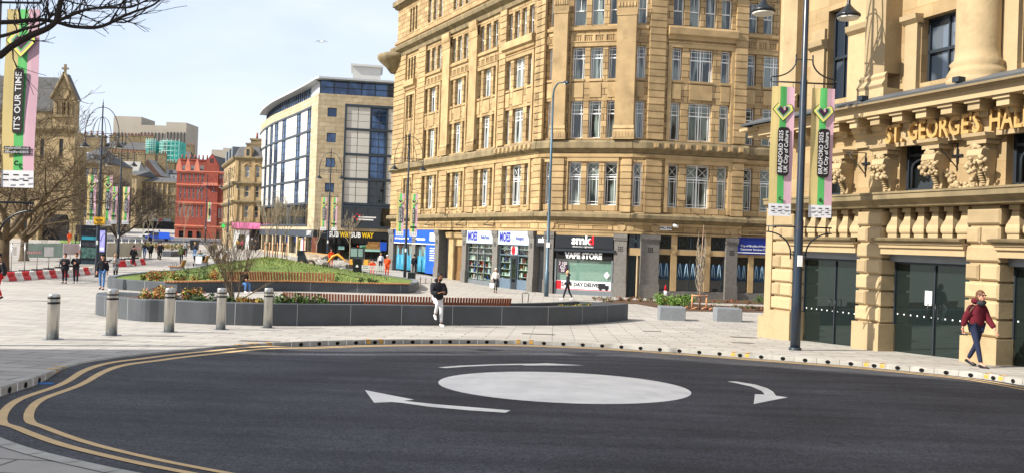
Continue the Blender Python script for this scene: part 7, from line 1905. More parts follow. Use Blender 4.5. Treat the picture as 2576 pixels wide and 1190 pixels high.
# ================================================================ town beyond the square
SLATE = M('slate', lin((84, 84, 84)), var=.2, scale=1, rough=.8, stain=.3, stc=lin((110, 104, 90)), sscale=.3); OLDST = MBK('soot_stone', lin((138, 122, 92)), lin((118, 104, 78)), lin((96, 80, 58)), bw=.9, bh=.35, stain=.6, stc=lin((78, 68, 52)), sscale=.25)
TANST = MBK('tan_stone', lin((168, 148, 112)), lin((152, 132, 98)), lin((120, 98, 68)), bw=.9, bh=.35, stain=.4, stc=lin((110, 92, 64)), sscale=.25)
TERRA = MBK('red_terracotta', lin((156, 80, 64)), lin((140, 68, 54)), lin((110, 50, 40)), bw=.5, bh=.2, stain=.25, stc=lin((130, 50, 36)), sscale=.4); TERP = M('terracotta_trim', lin((204, 124, 100)), var=.12, scale=1)
CONC = M('brutal_concrete', lin((158, 150, 136)), var=.08, scale=.08, rough=.9, stain=.2, stc=lin((130, 124, 112)), sscale=.06)
FARG = GL('far_glass', (.015, .018, .02), lin((120, 130, 136)), scale=(.3, .3, .3)); BRICKD = M('dark_brick', lin((84, 62, 52)), var=.2, scale=1)
class PB:
 """a building set up from pixel columns on a frontal plane"""
 def __init__(s, name, label, x0, x1, D, ybase, d=(1, 0)):
  p = at(x0, ybase, D); s.f = Fac((p.x, p.y), d); s.D = D; s.zb = min(G(D)-1, p.z-.5)
  s.root = thing(name, (p.x, p.y, G(p.y)), label, 'building'); s.L = s.f.S(x1, ybase); s.ym = ybase
 def S(s, x): return s.f.S(x, s.ym-40)
 def Z(s, y, x=None): return s.f.Z(x if x else 1288+s.f.P.x/s.f.P.y*F, y)
 def shell(s, zt, mat, ops, dep=8, o=0, a=0, b=None, name='wall', side=True):
  b = s.L if b is None else b; mb = MB(); s.f.wall(mb, b, s.zb, zt, ops, .3, o, 0, a)
  if side:
   for (u, v) in (((a, o), (a, o-dep)), ((b, o-dep), (b, o)), ((a, o-dep), (b, o-dep))):
    p, q = s.f.pt(*u, 0), s.f.pt(*v, 0)
    if u[0] == a and v[0] == a: p, q = q, p
    mb.face([(p.x, p.y, s.zb), (q.x, q.y, s.zb), (q.x, q.y, zt), (p.x, p.y, zt)])
   mb.face([s.f.pt(a, o, zt), s.f.pt(b, o, zt), s.f.pt(b, o-dep, zt), s.f.pt(a, o-dep, zt)])
  return mb.build(name, mat, s.root)
 def roof(s, z0, z1, dep=8, mat=SLATE, a=-.3, b=None, hip=0, o=.3, name='roof'):
  b = s.L+.3 if b is None else b; mb = MB(); f = s.f; m = -dep/2
  A, B, C, D_ = f.pt(a, o, z0), f.pt(b, o, z0), f.pt(b, -dep, z0), f.pt(a, -dep, z0); E, F2 = f.pt(a+hip, m, z1), f.pt(b-hip, m, z1)
  mb.face([A, B, F2, E]); mb.face([C, D_, E, F2]); mb.face([B, C, F2]); mb.face([D_, A, E]); return mb.build(name, mat, s.root)
 def band(s, z, h, mat, pr=.3, a=0, b=None, name='cornice'):
  mb = MB(); b = s.L if b is None else b; s.f.prof(mb, a, b, [(0, z-h), (pr*.5, z-h*.7), (pr, z-h*.3), (pr, z), (0, z+.05)]); return mb.build(name, mat, s.root)
 def wins(s, cols, rows, frame=WHITE, glass=FARG, style='mid', arch=None):
  ops = [(a, b, c, d) for (c, d) in rows for (a, b) in cols]
  for o in ops: window(s.root, s.f, *o, -.2, style, frame, glass, bar=.09)
  return ops
 def chimney(s, x, w, z0, z1, mat, pots=3, o=-4):
  mb = MB(); c = s.f.pt(s.S(x), o, z0); mb.box(c, (w, .9, z1-z0)); mb.box((c.x, c.y, z1-.25), (w+.25, 1.1, .25)); st = mb.build('chimney', mat, s.root)
  for k in range(pots): mb = MB(); mb.lathe((c.x-w/2+w*(k+.5)/pots, c.y, z1), [(.17, 0), (.13, .9)], 8); mb.build('chimney_pot', M('pot_clay', lin((150, 90, 66)), var=.2), st)
def cols_(a, b, n, fr=.5): return [(a+(b-a)*(k+.5-fr/2)/n, a+(b-a)*(k+.5+fr/2)/n) for k in range(n)]
def town():
 # red terracotta building
 b = PB('red_building', 'bright red terracotta building with steep gables and tall chimneys', 439, 561, 166, 598); Z = b.Z; x2s = b.S
 r1, r2, r3, r4 = (Z(485), Z(462)), (Z(521), Z(494)), (Z(557), Z(533)), (Z(592), Z(575))
 sG = x2s(513); cols = cols_(.4, sG-.2, 6, .42)
 ops = b.wins(cols, [(Z(458), Z(433)), (Z(500), Z(470)), (Z(545), Z(513))], WHITE); c2 = cols_(sG+.6, x2s(546)-.2, 2, .7)
 ops += b.wins(c2, [(Z(462), Z(434)), (Z(501), Z(473)), (Z(548), Z(512))], WHITE)
 ops += b.wins(cols_(x2s(547), b.L-.3, 2, .6), [(Z(446), Z(434)), (Z(545), Z(520))], WHITE)
 ops += b.wins(cols_(.4, b.L-.4, 5, .55), [(Z(596), Z(580))], DGREY, GLASSD)
 zt = Z(429); b.shell(zt, TERRA, ops, 10)
 b.roof(zt, Z(405), 10, SLATE, 0, sG)
 for z in (zt, Z(463), Z(508), Z(566)): b.band(z, .5, TERP, .35)
 gb = MB(); f = b.f
 def gable(s0, s1, z0, z1, o, th=.5, m=0, mbx=None, steps=True):
  mbx = mbx or gb; c = (s0+s1)/2
  P_ = [(s0, z0), (s1, z0), (s1-(s1-s0)*.06, z0+(z1-z0)*.34), (c+(s1-s0)*.2, z0+(z1-z0)*.74), (c, z1), (c-(s1-s0)*.2, z0+(z1-z0)*.74), (s0+(s1-s0)*.06, z0+(z1-z0)*.34)]
  A = [f.pt(s, o, z) for s, z in P_]; B = [f.pt(s, o-th, z) for s, z in P_]; mbx.face(A, m); mbx.face(B[::-1], m)
  for i in range(len(P_)): j = (i+1) % len(P_); mbx.face([A[j], A[i], B[i], B[j]], m)
 for x in (446, 468, 491): gable(x2s(x-7), x2s(x+7), zt, Z(398), .15)
 gb.build('small_gables', TERP, b.root)
 gb = MB(); gable(x2s(508), x2s(548), zt, Z(385), .3, .8); f.box(gb, x2s(513), x2s(546), 0, .3, b.zb, zt); 
 gm = gb.build('main_gable', TERRA, b.root); mb = MB(); f.box(mb, x2s(524), x2s(527), .3, .34, Z(408), Z(397)); f.box(mb, x2s(529), x2s(532), .3, .34, Z(408), Z(397)); mb.build('gable_window', GLASSD, gm)
 b2 = MB(); f.prof(b2, x2s(512), x2s(548), [(.3, Z(466)), (.9, Z(465)), (.9, Z(458)), (.7, Z(458)), (.3, Z(464))]); b2.build('balcony', TERP, b.root)
 mb = MB(); zr = Z(392); A, B_, C, D_ = f.pt(x2s(545), -.3, zt), f.pt(b.L, -.3, zt), f.pt(b.L, -10, zt), f.pt(x2s(528), -10, zt); E, G_ = f.pt(x2s(530), -.5, Z(388)), f.pt(x2s(541), -9, Z(390)); mb.face([A, B_, G_, E]); mb.face([B_, C, G_]); mb.build('slate_roof', SLATE, b.root)
 for x, w, n in ((470, 6.5, 8),): b.chimney(x, w, zt, Z(396), TERRA, n)
 # tan corner building
 b = PB('tan_corner_building', 'tan Victorian corner building with arched windows over a pink shop sign', 585, 652, 128, 626, (1, -.05)); Z = b.Z; x2s = b.S
 cc = [(x2s(610), x2s(622)), (x2s(636), x2s(647))]; ops = b.wins(cc, [(Z(446), Z(416)), (Z(496), Z(466)), (Z(547), Z(515))], CREAMP)
 zt = Z(395); b.shell(zt, TANST, ops, 12); 
 for z in (zt, Z(458), Z(505), Z(558)): b.band(z, .6, LEDGE, .45)
 mb = MB()
 for (a, c) in cc:
  for z0 in (Z(446-30), Z(466), Z(515)):
   m_ = (a+c)/2; r = (c-a)*.62; mb.tube([b.f.pt(m_+r*math.cos(t), .05, z0-.1+r*math.sin(t)*.9) for t in [math.pi*k/8 for k in range(9)]], .13, 5)
  b.f.box(mb, a-.35, a-.15, 0, .12, Z(552), Z(515)); b.f.box(mb, c+.15, c+.35, 0, .12, Z(552), Z(515))
 for s in (0, x2s(628)): b.f.box(mb, s, s+.5, 0, .15, Z(556), zt)
 mb.build('window_arches', STONEP, b.root)
 f2p = b.f.pt(0, 0, 0); f2 = Fac((at(561, 500, 146).x, 146), (f2p.x-at(561, 500, 146).x, f2p.y-146)); L2 = math.hypot(f2p.x-at(561, 500, 146).x, f2p.y-146); mb = MB(); ops = []
 for a, c in cols_(.5, L2-.5, 6, .45):
  for q in ((Z(446), Z(416)), (Z(496), Z(466)), (Z(547), Z(515))): ops.append((a, c, *q)); window(b.root, f2, a, c, *q, -.2, 'mid', CREAMP, FARG, bar=.09)
 f2.wall(mb, L2, b.zb, zt, ops, .3); mb.build('side_wall', TANST, b.root)
 mb = MB()
 for z in (zt, Z(458), Z(505), Z(558)): f2.prof(mb, 0, L2, [(0, z-.6), (.3, z-.4), (.45, z-.2), (.45, z), (0, z+.05)])
 mb.build('side_cornice', LEDGE, b.root)
 mb = MB(); P_ = [f2.pt(0, 0, 0), f2.pt(L2, 0, 0), b.f.pt(b.L, 0, 0), b.f.pt(b.L, -9, 0)]; cx, cy = sum(p.x for p in P_)/4, sum(p.y for p in P_)/4
 Q = [((p.x*.7+cx*.3), (p.y*.7+cy*.3)) for p in P_]
 for i in range(4): j = (i+1) % 4; mb.face([(P_[i].x, P_[i].y, zt), (P_[j].x, P_[j].y, zt), (*Q[j], Z(366)), (*Q[i], Z(366))])
 mb.face([(*q, Z(366)) for q in Q]); mb.build('mansard_roof', SLATE, b.root)
 mb = MB(); b.f.box(mb, x2s(608), x2s(625), -1.5, .1, zt, Z(375)); b.f.box(mb, x2s(611), x2s(622), -1.4, .0, Z(375), Z(370)); d_ = mb.build('dormer', TANST, b.root); mb = MB(); b.f.box(mb, x2s(613), x2s(620), .1, .14, Z(391), Z(375)); mb.build('dormer_window', GLASSD, d_)
 for k in range(3):
  mb = MB(); f2.box(mb, 3+k*5, 5+k*5, -1.2, .1, zt, zt+1.9); d_ = mb.build('dormer', GREY, b.root)
 b.chimney(634, 3.2, Z(372), Z(343), OLDST, 2, -3); b.chimney(613, 2.0, Z(372), Z(355), OLDST, 0, -3)
 mb = MB(); b.f.box(mb, .0, b.L+.3, 0, .7, Z(575), Z(560)); fa = mb.build('pink_shop_sign', M('pink_sign', lin((226, 120, 168)), var=.35, scale=.9), b.root)
 mb = MB(); b.f.box(mb, x2s(588), x2s(628), 0, .15, b.zb, Z(578)); mb.build('white_shopfront', WHITE, b.root); mb = MB(); b.f.box(mb, x2s(602), x2s(618), .15, .2, b.zb, Z(590)); mb.build('shop_door', GLASSD, b.root)
 mb = MB(); b.f.box(mb, x2s(628), b.L, 0, .1, b.zb, Z(576)); mb.build('dark_shopfront', WDARK, b.root)
 p = at(562, 569, 126); t = thing('pharmacy_cross', p, 'green cross sign on the corner beside the pink shop sign', 'sign'); mb = MB(); GN = M('cross_green', lin((30, 200, 80)), var=0, emit=.4)
 mb.box((p.x, p.y, p.z-.33), (.22, .2, .66)); mb.build('upright', GN, t); mb = MB(); mb.box((p.x, p.y-.003, p.z-.11), (.66, .2, .22)); mb.build('crossbar', GN, t)
 # brown Victorian terrace
 b = PB('victorian_terrace', 'long sooty four storey Victorian terrace with rows of arched windows', 339, 440, 226, 578); Z = b.Z; x2s = b.S
 cl = cols_(.5, b.L-.5, 14, .5); ops = b.wins(cl, [(Z(481), Z(465)), (Z(510), Z(491)), (Z(539), Z(520))], CREAMP)
 zt = Z(456); b.shell(zt, OLDST, ops, 14); b.roof(zt, Z(441), 14)
 for z in (zt, Z(487), Z(515), Z(543)): b.band(z, .6, LEDGE, .5)
 mb = MB()
 for (a, c) in cl:
  for z0 in (Z(465), Z(491), Z(520)): m_ = (a+c)/2; r = (c-a)*.6; mb.tube([b.f.pt(m_+r*math.cos(t), .05, z0-.15+r*math.sin(t)) for t in [math.pi*k/5 for k in range(6)]], .14, 4)
 for s, _ in cl[::2]: b.f.box(mb, s-.75, s-.35, 0, .3, Z(543), zt)
 mb.build('window_arches', TANST, b.root)
 mb = MB(); b.f.box(mb, x2s(376), x2s(432), 0, .3, Z(555), Z(547)); s_ = mb.build('shop_fascia', GREY, b.root); mb = MB(); b.f.box(mb, x2s(402), x2s(409), .3, .35, Z(554), Z(548)); mb.build('red_sign', RED, s_)
 mb = MB(); b.f.box(mb, .3, b.L-.3, 0, .12, b.zb, Z(556)); mb.build('shopfronts', WDARK, b.root); mb = MB(); b.f.box(mb, x2s(344), x2s(372), .0, .3, Z(551), Z(545)); mb.build('gold_sign', M('sign_gold', lin((150, 130, 60))), b.root)
 # narrower stone house left of the terrace
 b = PB('narrow_stone_house', 'narrow stone house with square windows left of the sooty terrace', 306, 339, 222, 580); Z = b.Z
 ops = b.wins(cols_(.3, b.L-.3, 4, .5), [(Z(462), Z(449)), (Z(487), Z(472)), (Z(515), Z(498)), (Z(545), Z(525))], CREAMP); b.shell(Z(440), TANST, ops, 14); b.band(Z(440), .7, LEDGE, .4); b.roof(Z(440), Z(425), 14)
 # hipped stone building with dormers behind the gothic hall
 b = PB('dormered_stone_building', 'stone building with hipped slate roof and dark dormers behind the bare tree', 168, 250, 175, 600); Z = b.Z; x2s = b.S
 ops = b.wins([(x2s(174), x2s(186)), (x2s(189), x2s(202)), (x2s(206), x2s(219)), (x2s(226), x2s(240))], [(Z(445), Z(422)), (Z(500), Z(474)), (Z(545), Z(520))], DGREY, FARG); b.shell(Z(407), TANST, ops, 14); b.band(Z(407), .8, LEDGE, .5); b.band(Z(452), .7, WHITE, .3); b.roof(Z(407), Z(350), 14, hip=5)
 mb = MB(); b.f.box(mb, x2s(213), x2s(245), -3, -.6, Z(407), Z(386)); d_ = mb.build('dormer', SLATE, b.root); mb = MB(); b.f.box(mb, x2s(216), x2s(242), -.6, -.55, Z(403), Z(390)); mb.build('dormer_window', FARG, d_)
 b.chimney(185, 6, Z(375), Z(331), OLDST, 5, -6)
 # roofs climbing the hill
 for (x0, x1, yb, ye, yr, D, mat, lab, nw) in ((250, 345, 470, 432, 398, 250, SLATE, 'long low building with pale grey roof above the terrace', 5), (343, 404, 470, 441, 400, 262, BRICKD, 'dark brick gabled building rising behind the terrace roof', 3), (398, 446, 480, 438, 422, 270, WHITE, 'white rendered house between the brick gable and the red building', 3),
  (250, 305, 410, 372, 350, 330, OLDST, 'sooty stone house on the hill below the concrete block', 3), (300, 372, 415, 376, 352, 320, OLDST, 'row of stone houses with many chimneys on the hill', 5), (440, 475, 430, 400, 376, 330, OLDST, 'stone building behind the red chimneys', 2)):
  b = PB('hillside_building', lab, x0, x1, D, yb); zt = b.Z(ye); ops = b.wins(cols_(.5, b.L-.5, nw, .35), [(b.Z(ye+12), b.Z(ye+5))], CREAMP); b.shell(zt, mat if mat is not SLATE else OLDST, ops, 12)
  if mat is BRICKD:
   mb = MB(); m_ = b.f.S(370, 440); P_ = [(0, zt), (b.L, zt), (m_, b.Z(yr))]; A = [b.f.pt(s, .1, z) for s, z in P_]; B_ = [b.f.pt(s, -12, z) for s, z in P_]; mb.face(A); mb.build('gable', mat, b.root)
   mb = MB(); mb.face([A[1], B_[1], B_[2], A[2]]); mb.face([B_[0], A[0], A[2], B_[2]]); mb.build('roof', M('pale_slate', lin((140, 138, 132)), var=.15, scale=.5), b.root)
  else: b.roof(zt, b.Z(yr), 12, SLATE if mat is not SLATE else M('pale_slate', lin((140, 138, 132)), var=.15, scale=.5), hip=2)
  for k in range(2 if nw < 5 else 4): b.chimney(x0+(x1-x0)*(k+.6)/(2.2 if nw < 5 else 4.2), 2.4, zt, b.Z(yr)+2.2, OLDST, 3, -6)
 # netted scaffold
 p = at(410, 400, 300); t = thing('scaffold', p, 'scaffold wrapped in teal netting above the town roofs', 'scaffold'); NET = M('teal_net', lin((70, 160, 148)), var=.25, scale=.4, rough=.9)
 for x0, x1, y0, y1 in ((369, 392, 355, 372), (403, 421, 360, 392), (410, 452, 357, 404)):
  mb = MB(); a, c = at(x0, y1, 300), at(x1, y0, 300); mb.box(((a.x+c.x)/2, 303, a.z-2), (c.x-a.x, 6, c.z-a.z+2)); n_ = mb.build('netting', NET, t)
  mb = MB()
  for k in range(5): z = a.z+(c.z-a.z)*k/4; mb.tube([(a.x-.3, 299.6, z), (c.x+.3, 299.6, z)], .12, 4)
  for k in range(5): x = a.x+(c.x-a.x)*k/4; mb.tube([(x, 299.6, a.z-2), (x, 299.6, c.z+.8)], .1, 4)
  mb.build('poles', M('scaffold_pole', lin((150, 190, 180))), n_)
 # concrete block on the skyline
 for (nm, lab, parts, D) in (('concrete_tower', 'pale concrete brutalist block with slot windows on the skyline', ((281, 356, 295, 430), (350, 425, 318, 430), (418, 473, 311, 430)), 420), ('concrete_offices', 'low grey concrete offices behind the red gable', ((531, 562, 378, 420), (562, 605, 375, 420)), 300)):
  p = at(parts[0][0], parts[0][3], D); t = thing(nm, p, lab, 'building'); wb = MB()
  for i, (x0, x1, y0, y1) in enumerate(parts):
   a, c = at(x0, y1, D), at(x1, y0, D); mb = MB(); mb.box(((a.x+c.x)/2, D+8-i, a.z-12), (c.x-a.x, 16, c.z-a.z+12)); mb.build('block', CONC, t)
   n = max(4, int((x1-x0)/9)); w = c.x-a.x
   for k in range(n):
    if D > 350 or i == 0: x = a.x+w*(k+.5)/n; zt_ = min(at(x0, 334, D).z, c.z-2); wb.box((x, D-.1-i, zt_-(14 if D > 350 else 4)), (w/n*.33, .5, 14 if D > 350 else 3))
  wb.build('window_slots', M('slot_window', lin((66, 66, 68)), var=.1), t)
 # gothic hall
 b = PB('gothic_hall', 'tall gothic stone hall with cross topped gable behind the bare trees', -30, 178, 137, 607); Z = b.Z; x2s = b.S
 zc = Z(331, 170); zg = Z(252, 178)
 ops = []
 for x in (38, 68, 98, 146): ops.append((x2s(x-5), x2s(x+5), Z(400, x), Z(350, x)))
 for x in (20, 62, 92): ops.append((x2s(x-6), x2s(x+6), Z(585, x), Z(545, x)))
 for o in ops: window(b.root, b.f, *o, -.25, 'two', DGREY, GLASSD, bar=.1)
 b.shell(zc, TANST, ops, 4); b.band(zc+.6, 1.1, LEDGE, .6)
 sg0, sg1 = x2s(123), x2s(177)
 ar = [(x2s(x-2.6), x2s(x+2.6), Z(288, 150), Z(258, 150)) for x in (142, 151, 160)]
 zs_ = b.zb; b.zb = zc+.1; b.shell(zg, TANST, ar, 1.5, 0, sg0, sg1, name='gable_storey'); b.zb = zs_; mb = MB(); za = Z(185, 150); P_ = [(sg0-.3, zg), (sg1+.3, zg), ((sg0+sg1)/2, za)]; A = [b.f.pt(s, .1, z) for s, z in P_]; B_ = [b.f.pt(s, -.5, z) for s, z in P_]
 mb.face(A); mb.face(B_[::-1]); mb.face([A[1], B_[1], B_[2], A[2]][::-1]); mb.face([A[0], B_[0], B_[2], A[2]]); gbo = mb.build('gable', TANST, b.root)
 mb = MB(); c = b.f.pt((sg0+sg1)/2, .15, Z(236, 150)); mb.tube([c+Vector((.9*math.cos(t), 0, .9*math.sin(t))) for t in [2*math.pi*k/14 for k in range(15)]], .14, 5)
 for s in (0, 1): P0, P1 = A[s], A[2]; mb.tube([P0+Vector((0, -.2, 0)), P1+Vector((0, -.2, .1))], .25, 5)
 mb.build('gable_mouldings', OLDST, gbo); mb = MB(); t_ = A[2]; mb.box((t_.x, t_.y, t_.z-.2), (.3, .3, 1.6)); mb.box((t_.x, t_.y, t_.z+.6), (1.0, .28, .28)); mb.build('cross_finial', OLDST, gbo)
 mb = MB()
 for k in range(4): s = ar[0][0]-.5+(ar[2][1]-ar[0][0]+1)*k/3; b.f.box(mb, s-.14, s+.14, 0, .25, Z(290, 150), Z(256, 150))
 b.f.box(mb, sg0, sg1, 0, .5, Z(296, 150), Z(290, 150)); mb.build('arcade_shafts', OLDST, b.root)
 mb = MB(); e = -14; zr = Z(191, 120); A2 = [b.f.pt(-1, 0, zc+3), b.f.pt(sg0-.2, 0, zc+3), b.f.pt(sg0-.2, -1.6, zr), b.f.pt(-1, -1.6, zr), b.f.pt(sg0-.2, -3.4, zc+3), b.f.pt(-1, -3.4, zc+3)]; mb.face(A2[:4]); mb.face([A2[4], A2[5], A2[3], A2[2]]); mb.face([A2[1], A2[4], A2[2]]); mb.build('roof', SLATE, b.root)
 mb = MB(); C_ = b.f.pt((sg0+sg1)/2, 0, 0); mb.face([A[0], A[2], (A[2].x, A[2].y+1.6, A[2].z), (A[0].x, A[0].y+1.6, A[0].z)]); mb.face([A[2], A[1], (A[1].x, A[1].y+1.6, A[1].z), (A[2].x, A[2].y+1.6, A[2].z)]); mb.build('gable_roof', SLATE, b.root)
 mb = MB(); b.f.box(mb, -1, sg0, -.6, -.2, zc, zc+3); mb.build('parapet', OLDST, b.root)
 mb = MB(); s = x2s(146)
 for r in (3.3, 2.9, 2.5): mb.tube([b.f.pt(s+r*math.cos(t), 1.2-.3*(3.3-r), Z(560, 146)+r*.95*math.sin(t)) for t in [math.pi*k/12 for k in range(13)]], .22, 6)
 for k in (-3.1, -2.6, 2.6, 3.1): b.f.box(mb, s+k-.2, s+k+.2, 0, 1.2, b.zb, Z(560, 146))
 b.f.box(mb, s-3.6, s-3.3, 0, 1.4, b.zb, Z(556, 146)); b.f.box(mb, s+3.3, s+3.6, 0, 1.4, b.zb, Z(556, 146)); p_ = mb.build('porch', TANST, b.root); mb = MB(); b.f.box(mb, s-2.3, s+2.3, .02, .1, b.zb, Z(540, 146)); mb.build('porch_door', WDARK, p_)
 # street beyond the square with its cars
 def rd(pts, nm, mat, lift):
  g = [gp(*q) for q in pts]; a = [(q.x, q.y) for q in g]; a = a if area2(a) > 0 else a[::-1]; tri = tessellate_polygon([[Vector((x, y, 0)) for x, y in a]]); mb = MB(); 
  mb.mesh([(x, y, G(y)+lift) for x, y in a], [t if area2([a[i] for i in t]) > 0 else t[::-1] for t in tri]); tag(mb.build(nm, mat), kind='structure')
 FASH = M('far_asphalt', lin((96, 96, 98)), var=.1, scale=.3)
 xs = [-20, 120, 250, 340, 430, 520, 575]
 g0 = [gp(x, 610-.0*x) for x in (-20,)]
 mb = MB(); prev = None
 for x in range(-160, 620, 20):
  a, c = at(x, 600, 139), at(x, 600, 162); cur = ((a.x, 139.), (c.x, 162.))
  if prev:
   for ya, yb in ((139, 150), (150, 162)):
    f_ = lambda q, y: q[0][0]+(q[1][0]-q[0][0])*(y-139)/23
    mb.face([(f_(prev, ya), ya, G(ya)+.03), (f_(cur, ya), ya, G(ya)+.03), (f_(cur, yb), yb, G(yb)+.03), (f_(prev, yb), yb, G(yb)+.03)])
  prev = cur
 tag(mb.build('far_street', FASH), kind='structure')
 rd([(150, 612), (262, 611), (262, 606), (150, 606)], 'far_green', M('far_grass', lin((110, 150, 50)), var=.2, scale=.2), .05)
 def car(x, D, col, lab, rz=0, cat='car', name='parked_car'):
  p = at(x, 600, D); p.z = G(D)+.03; t = thing(name, p, lab, cat, rz=rz); 
  pr = [(-2.1, .3), (-2.15, .75), (-1.6, .9), (-1.0, 1.4), (.5, 1.42), (1.2, .92), (2.0, .78), (2.1, .35)]; mb = MB()
  A = [(x_, -.85, z_) for x_, z_ in pr]; B_ = [(x_, .85, z_) for x_, z_ in pr]; mb.face(A[::-1][::-1]); mb.face(B_[::-1])
  for i in range(len(pr)): j = (i+1) % len(pr); mb.face([A[j], A[i], B_[i], B_[j]])
  mb.build('body', col, t, local=True)
  mb = MB(); mb.face([(-1.4, -.86, .93), (1.0, -.86, .93), (.45, -.86, 1.34), (-.9, -.86, 1.34)]); mb.build('side_window', GLASSD, t, local=True)
  for sx in (-1.3, 1.35): mb = MB(); mb.tube([(sx, -.9, .32), (sx, -.6, .32)], .32, 14, smooth=False); mb.build('wheel', SHB, t, local=True)
 car(402, 146, M('car_blue', lin((30, 90, 200)), var=.05, rough=.25, coat=.5), 'blue car on the far street beside the blue road sign'); car(386, 152, M('car_white', lin((220, 220, 220)), rough=.25), 'white car roof behind the blue car')
 p = at(413, 590, 140); t = thing('road_sign', (p.x, p.y, G(140)), 'blue rectangular road sign just right of the blue car', 'sign'); mb = MB(); mb.box((p.x, p.y, G(140)+.7), (1.7, .05, 1.0)); mb.build('panel', SHBLUE, t); mb = MB(); mb.tube([(p.x, p.y+.06, G(140)), (p.x, p.y+.06, G(140)+1.5)], .04, 6); mb.build('post', GREY, t)
 # second raised bed on the square, with low white walls
 for (x0, x1, y, D2, lab, mt, hgt) in ((408, 440, 645, 0, 'dark planter box end beyond the people in black', DKGRAN, .5), ):
  a, c = gp(x0, y), gp(x1, y); mb = MB(); mb.box(((a.x+c.x)/2, a.y+1.5, G(a.y)-.05), (c.x-a.x, 3, hgt+.1)); tag(mb.build('planter', mt, None, loc=((a.x+c.x)/2, a.y+1.5, G(a.y))), lab, 'planter')
 a, c = gp(330, 620), gp(470, 628); mb = MB(); 
 for k in range(900):
  t_ = random.random(); x = a.x+(c.x-a.x)*t_; y = a.y+(c.y-a.y)*t_+random.uniform(-6, 4); leaves(mb, (x, y, G(y)+.35), .45, 1, .3, (0, 1, 2))
 tag(mb.build('ornamental_grasses', [M('reed_brown', lin((120, 96, 62)), var=.3), LEAFG, M('reed_tan', lin((150, 120, 80)), var=.3)]), kind='stuff')
 mb = MB(); a, c = gp(430, 606), gp(300, 605); mb.box(((a.x+c.x)/2, a.y, G(a.y)), (abs(a.x-c.x), .4, .5)); tag(mb.build('low_white_wall', M('white_stone', lin((200, 198, 190))), None, loc=((a.x+c.x)/2, a.y, G(a.y))), 'low pale stone wall in front of the far street', 'wall')
 # traffic light
 p = at(201, 600, 120); p.z = G(120); t = thing('traffic_light', p, 'black twin headed traffic light left of the map totem', 'traffic light'); mb = MB(); mb.tube([p, p+Vector((0, 0, 3.2))], .06, 6); mb.build('pole', BLACK, t)
 for dx in (-.35, .4):
  zt_ = zat(201, 567, 120); mb = MB(); mb.box((p.x+dx, p.y, zt_-1.2), (.45, .3, 1.2)); h_ = mb.build('signal_head', BLACK, t)
  for k in range(3): mb = MB(); mb.ball((p.x+dx, p.y-.16, zt_-.2-k*.38), .12, 0, 8); mb.build('signal_lens', M('lens_off', lin((60, 50, 50))), h_)
 # plant machinery by the hotel
 YEL = M('plant_yellow', lin((226, 166, 60)), var=.12, rough=.5, stain=.3, stc=lin((150, 120, 80)), sscale=2); TYRE = M('tyre', lin((60, 54, 48)), var=.2, rough=.9); CR = M('skip_cream', lin((206, 184, 160)), var=.15, rough=.6)
 p = gp(790, 669); D = p.y; k = D/F; t = thing('site_dumper', p, 'small site dumper with cream and yellow skip beside the hotel', 'dumper')
 X = lambda x: at(x, 650, D).x; Zp = lambda y: zat(790, y, D); y0 = D
 mb = MB(); a = [(X(770), Zp(634)), (X(829), Zp(639)), (X(806), Zp(651)), (X(777), Zp(652))]; q0 = [(x, y0-.8, z) for x, z in a]; q1 = [(x, y0+.8, z) for x, z in a]; mb.face(q0[::-1]); mb.face(q1)
 for i in range(4): j = (i+1) % 4; mb.face([q0[i], q0[j], q1[j], q1[i]], 1 if i == 0 else 0)
 mb.build('skip', [CR, YEL], t)
 for x in (788, 764): mb = MB(); mb.tube([(X(x), y0-.95, Zp(662)), (X(x), y0-.6, Zp(662))], .36, 16, smooth=False); w_ = mb.build('wheel', TYRE, t); mb = MB(); mb.tube([(X(x), y0-.97, Zp(662)), (X(x), y0-.9, Zp(662))], .18, 12, smooth=False); mb.build('rim', CR, w_)
 mb = MB(); mb.box(((X(752)+X(775))/2, y0, Zp(662)), (X(775)-X(752), 1.2, .75)); mb.box(((X(752)+X(765))/2, y0, Zp(644)), (.7, .8, .5)); mb.build('engine_body', DGREY, t)
 mb = MB(); mb.tube([(X(754), y0-.5, Zp(660)), (X(755), y0-.5, Zp(606)), (X(758), y0-.5, Zp(603)), (X(770), y0-.5, Zp(603)), (X(773), y0-.5, Zp(608)), (X(772), y0-.5, Zp(655))], .05, 6); mb.build('roll_bar', DGREY, t)
 p = gp(897, 676); D = p.y; y0 = D; t = thing('mini_excavator', p, 'mini digger with black cab and yellow jointed arm next to the litter bin', 'digger'); X = lambda x: at(x, 650, D).x; Zp = lambda y: zat(890, y, D)
 mb = MB(); c = (X(897), y0+.4); wd = X(914)-X(880); mb.box((*c, Zp(653)), (wd, 1.2, Zp(622)-Zp(653)), 0, 0, .92); cb = mb.build('cab', BLACK, t)
 mb = MB(); mb.box((X(892), y0-.21, Zp(645)), (.7, .02, .75)); mb.box((X(906), y0-.21, Zp(645)), (.5, .02, .75)); mb.build('cab_window', GL('cab_glass', lin((120, 150, 140))), cb)
 mb = MB(); mb.ball((X(898), y0+.3, Zp(619)), .08, 0, 6); mb.build('orange_beacon', ORG, cb)
 mb = MB(); mb.box((X(905), y0+.3, Zp(665)), (1.7, 1.4, .5)); mb.build('engine_body', YEL, t); mb = MB(); mb.box((X(898), y0+.2, Zp(676)), (1.9, 1.5, .4)); mb.build('tracks', TYRE, t)
 mb = MB(); mb.tube([(X(882), y0-.2, Zp(660)), (X(868), y0-.2, Zp(655)), (X(850), y0-.2, Zp(641)), (X(838), y0-.2, Zp(646)), (X(824), y0-.2, Zp(664))], [.1, .12, .14, .12, .07], 6); mb.build('arm', YEL, t)
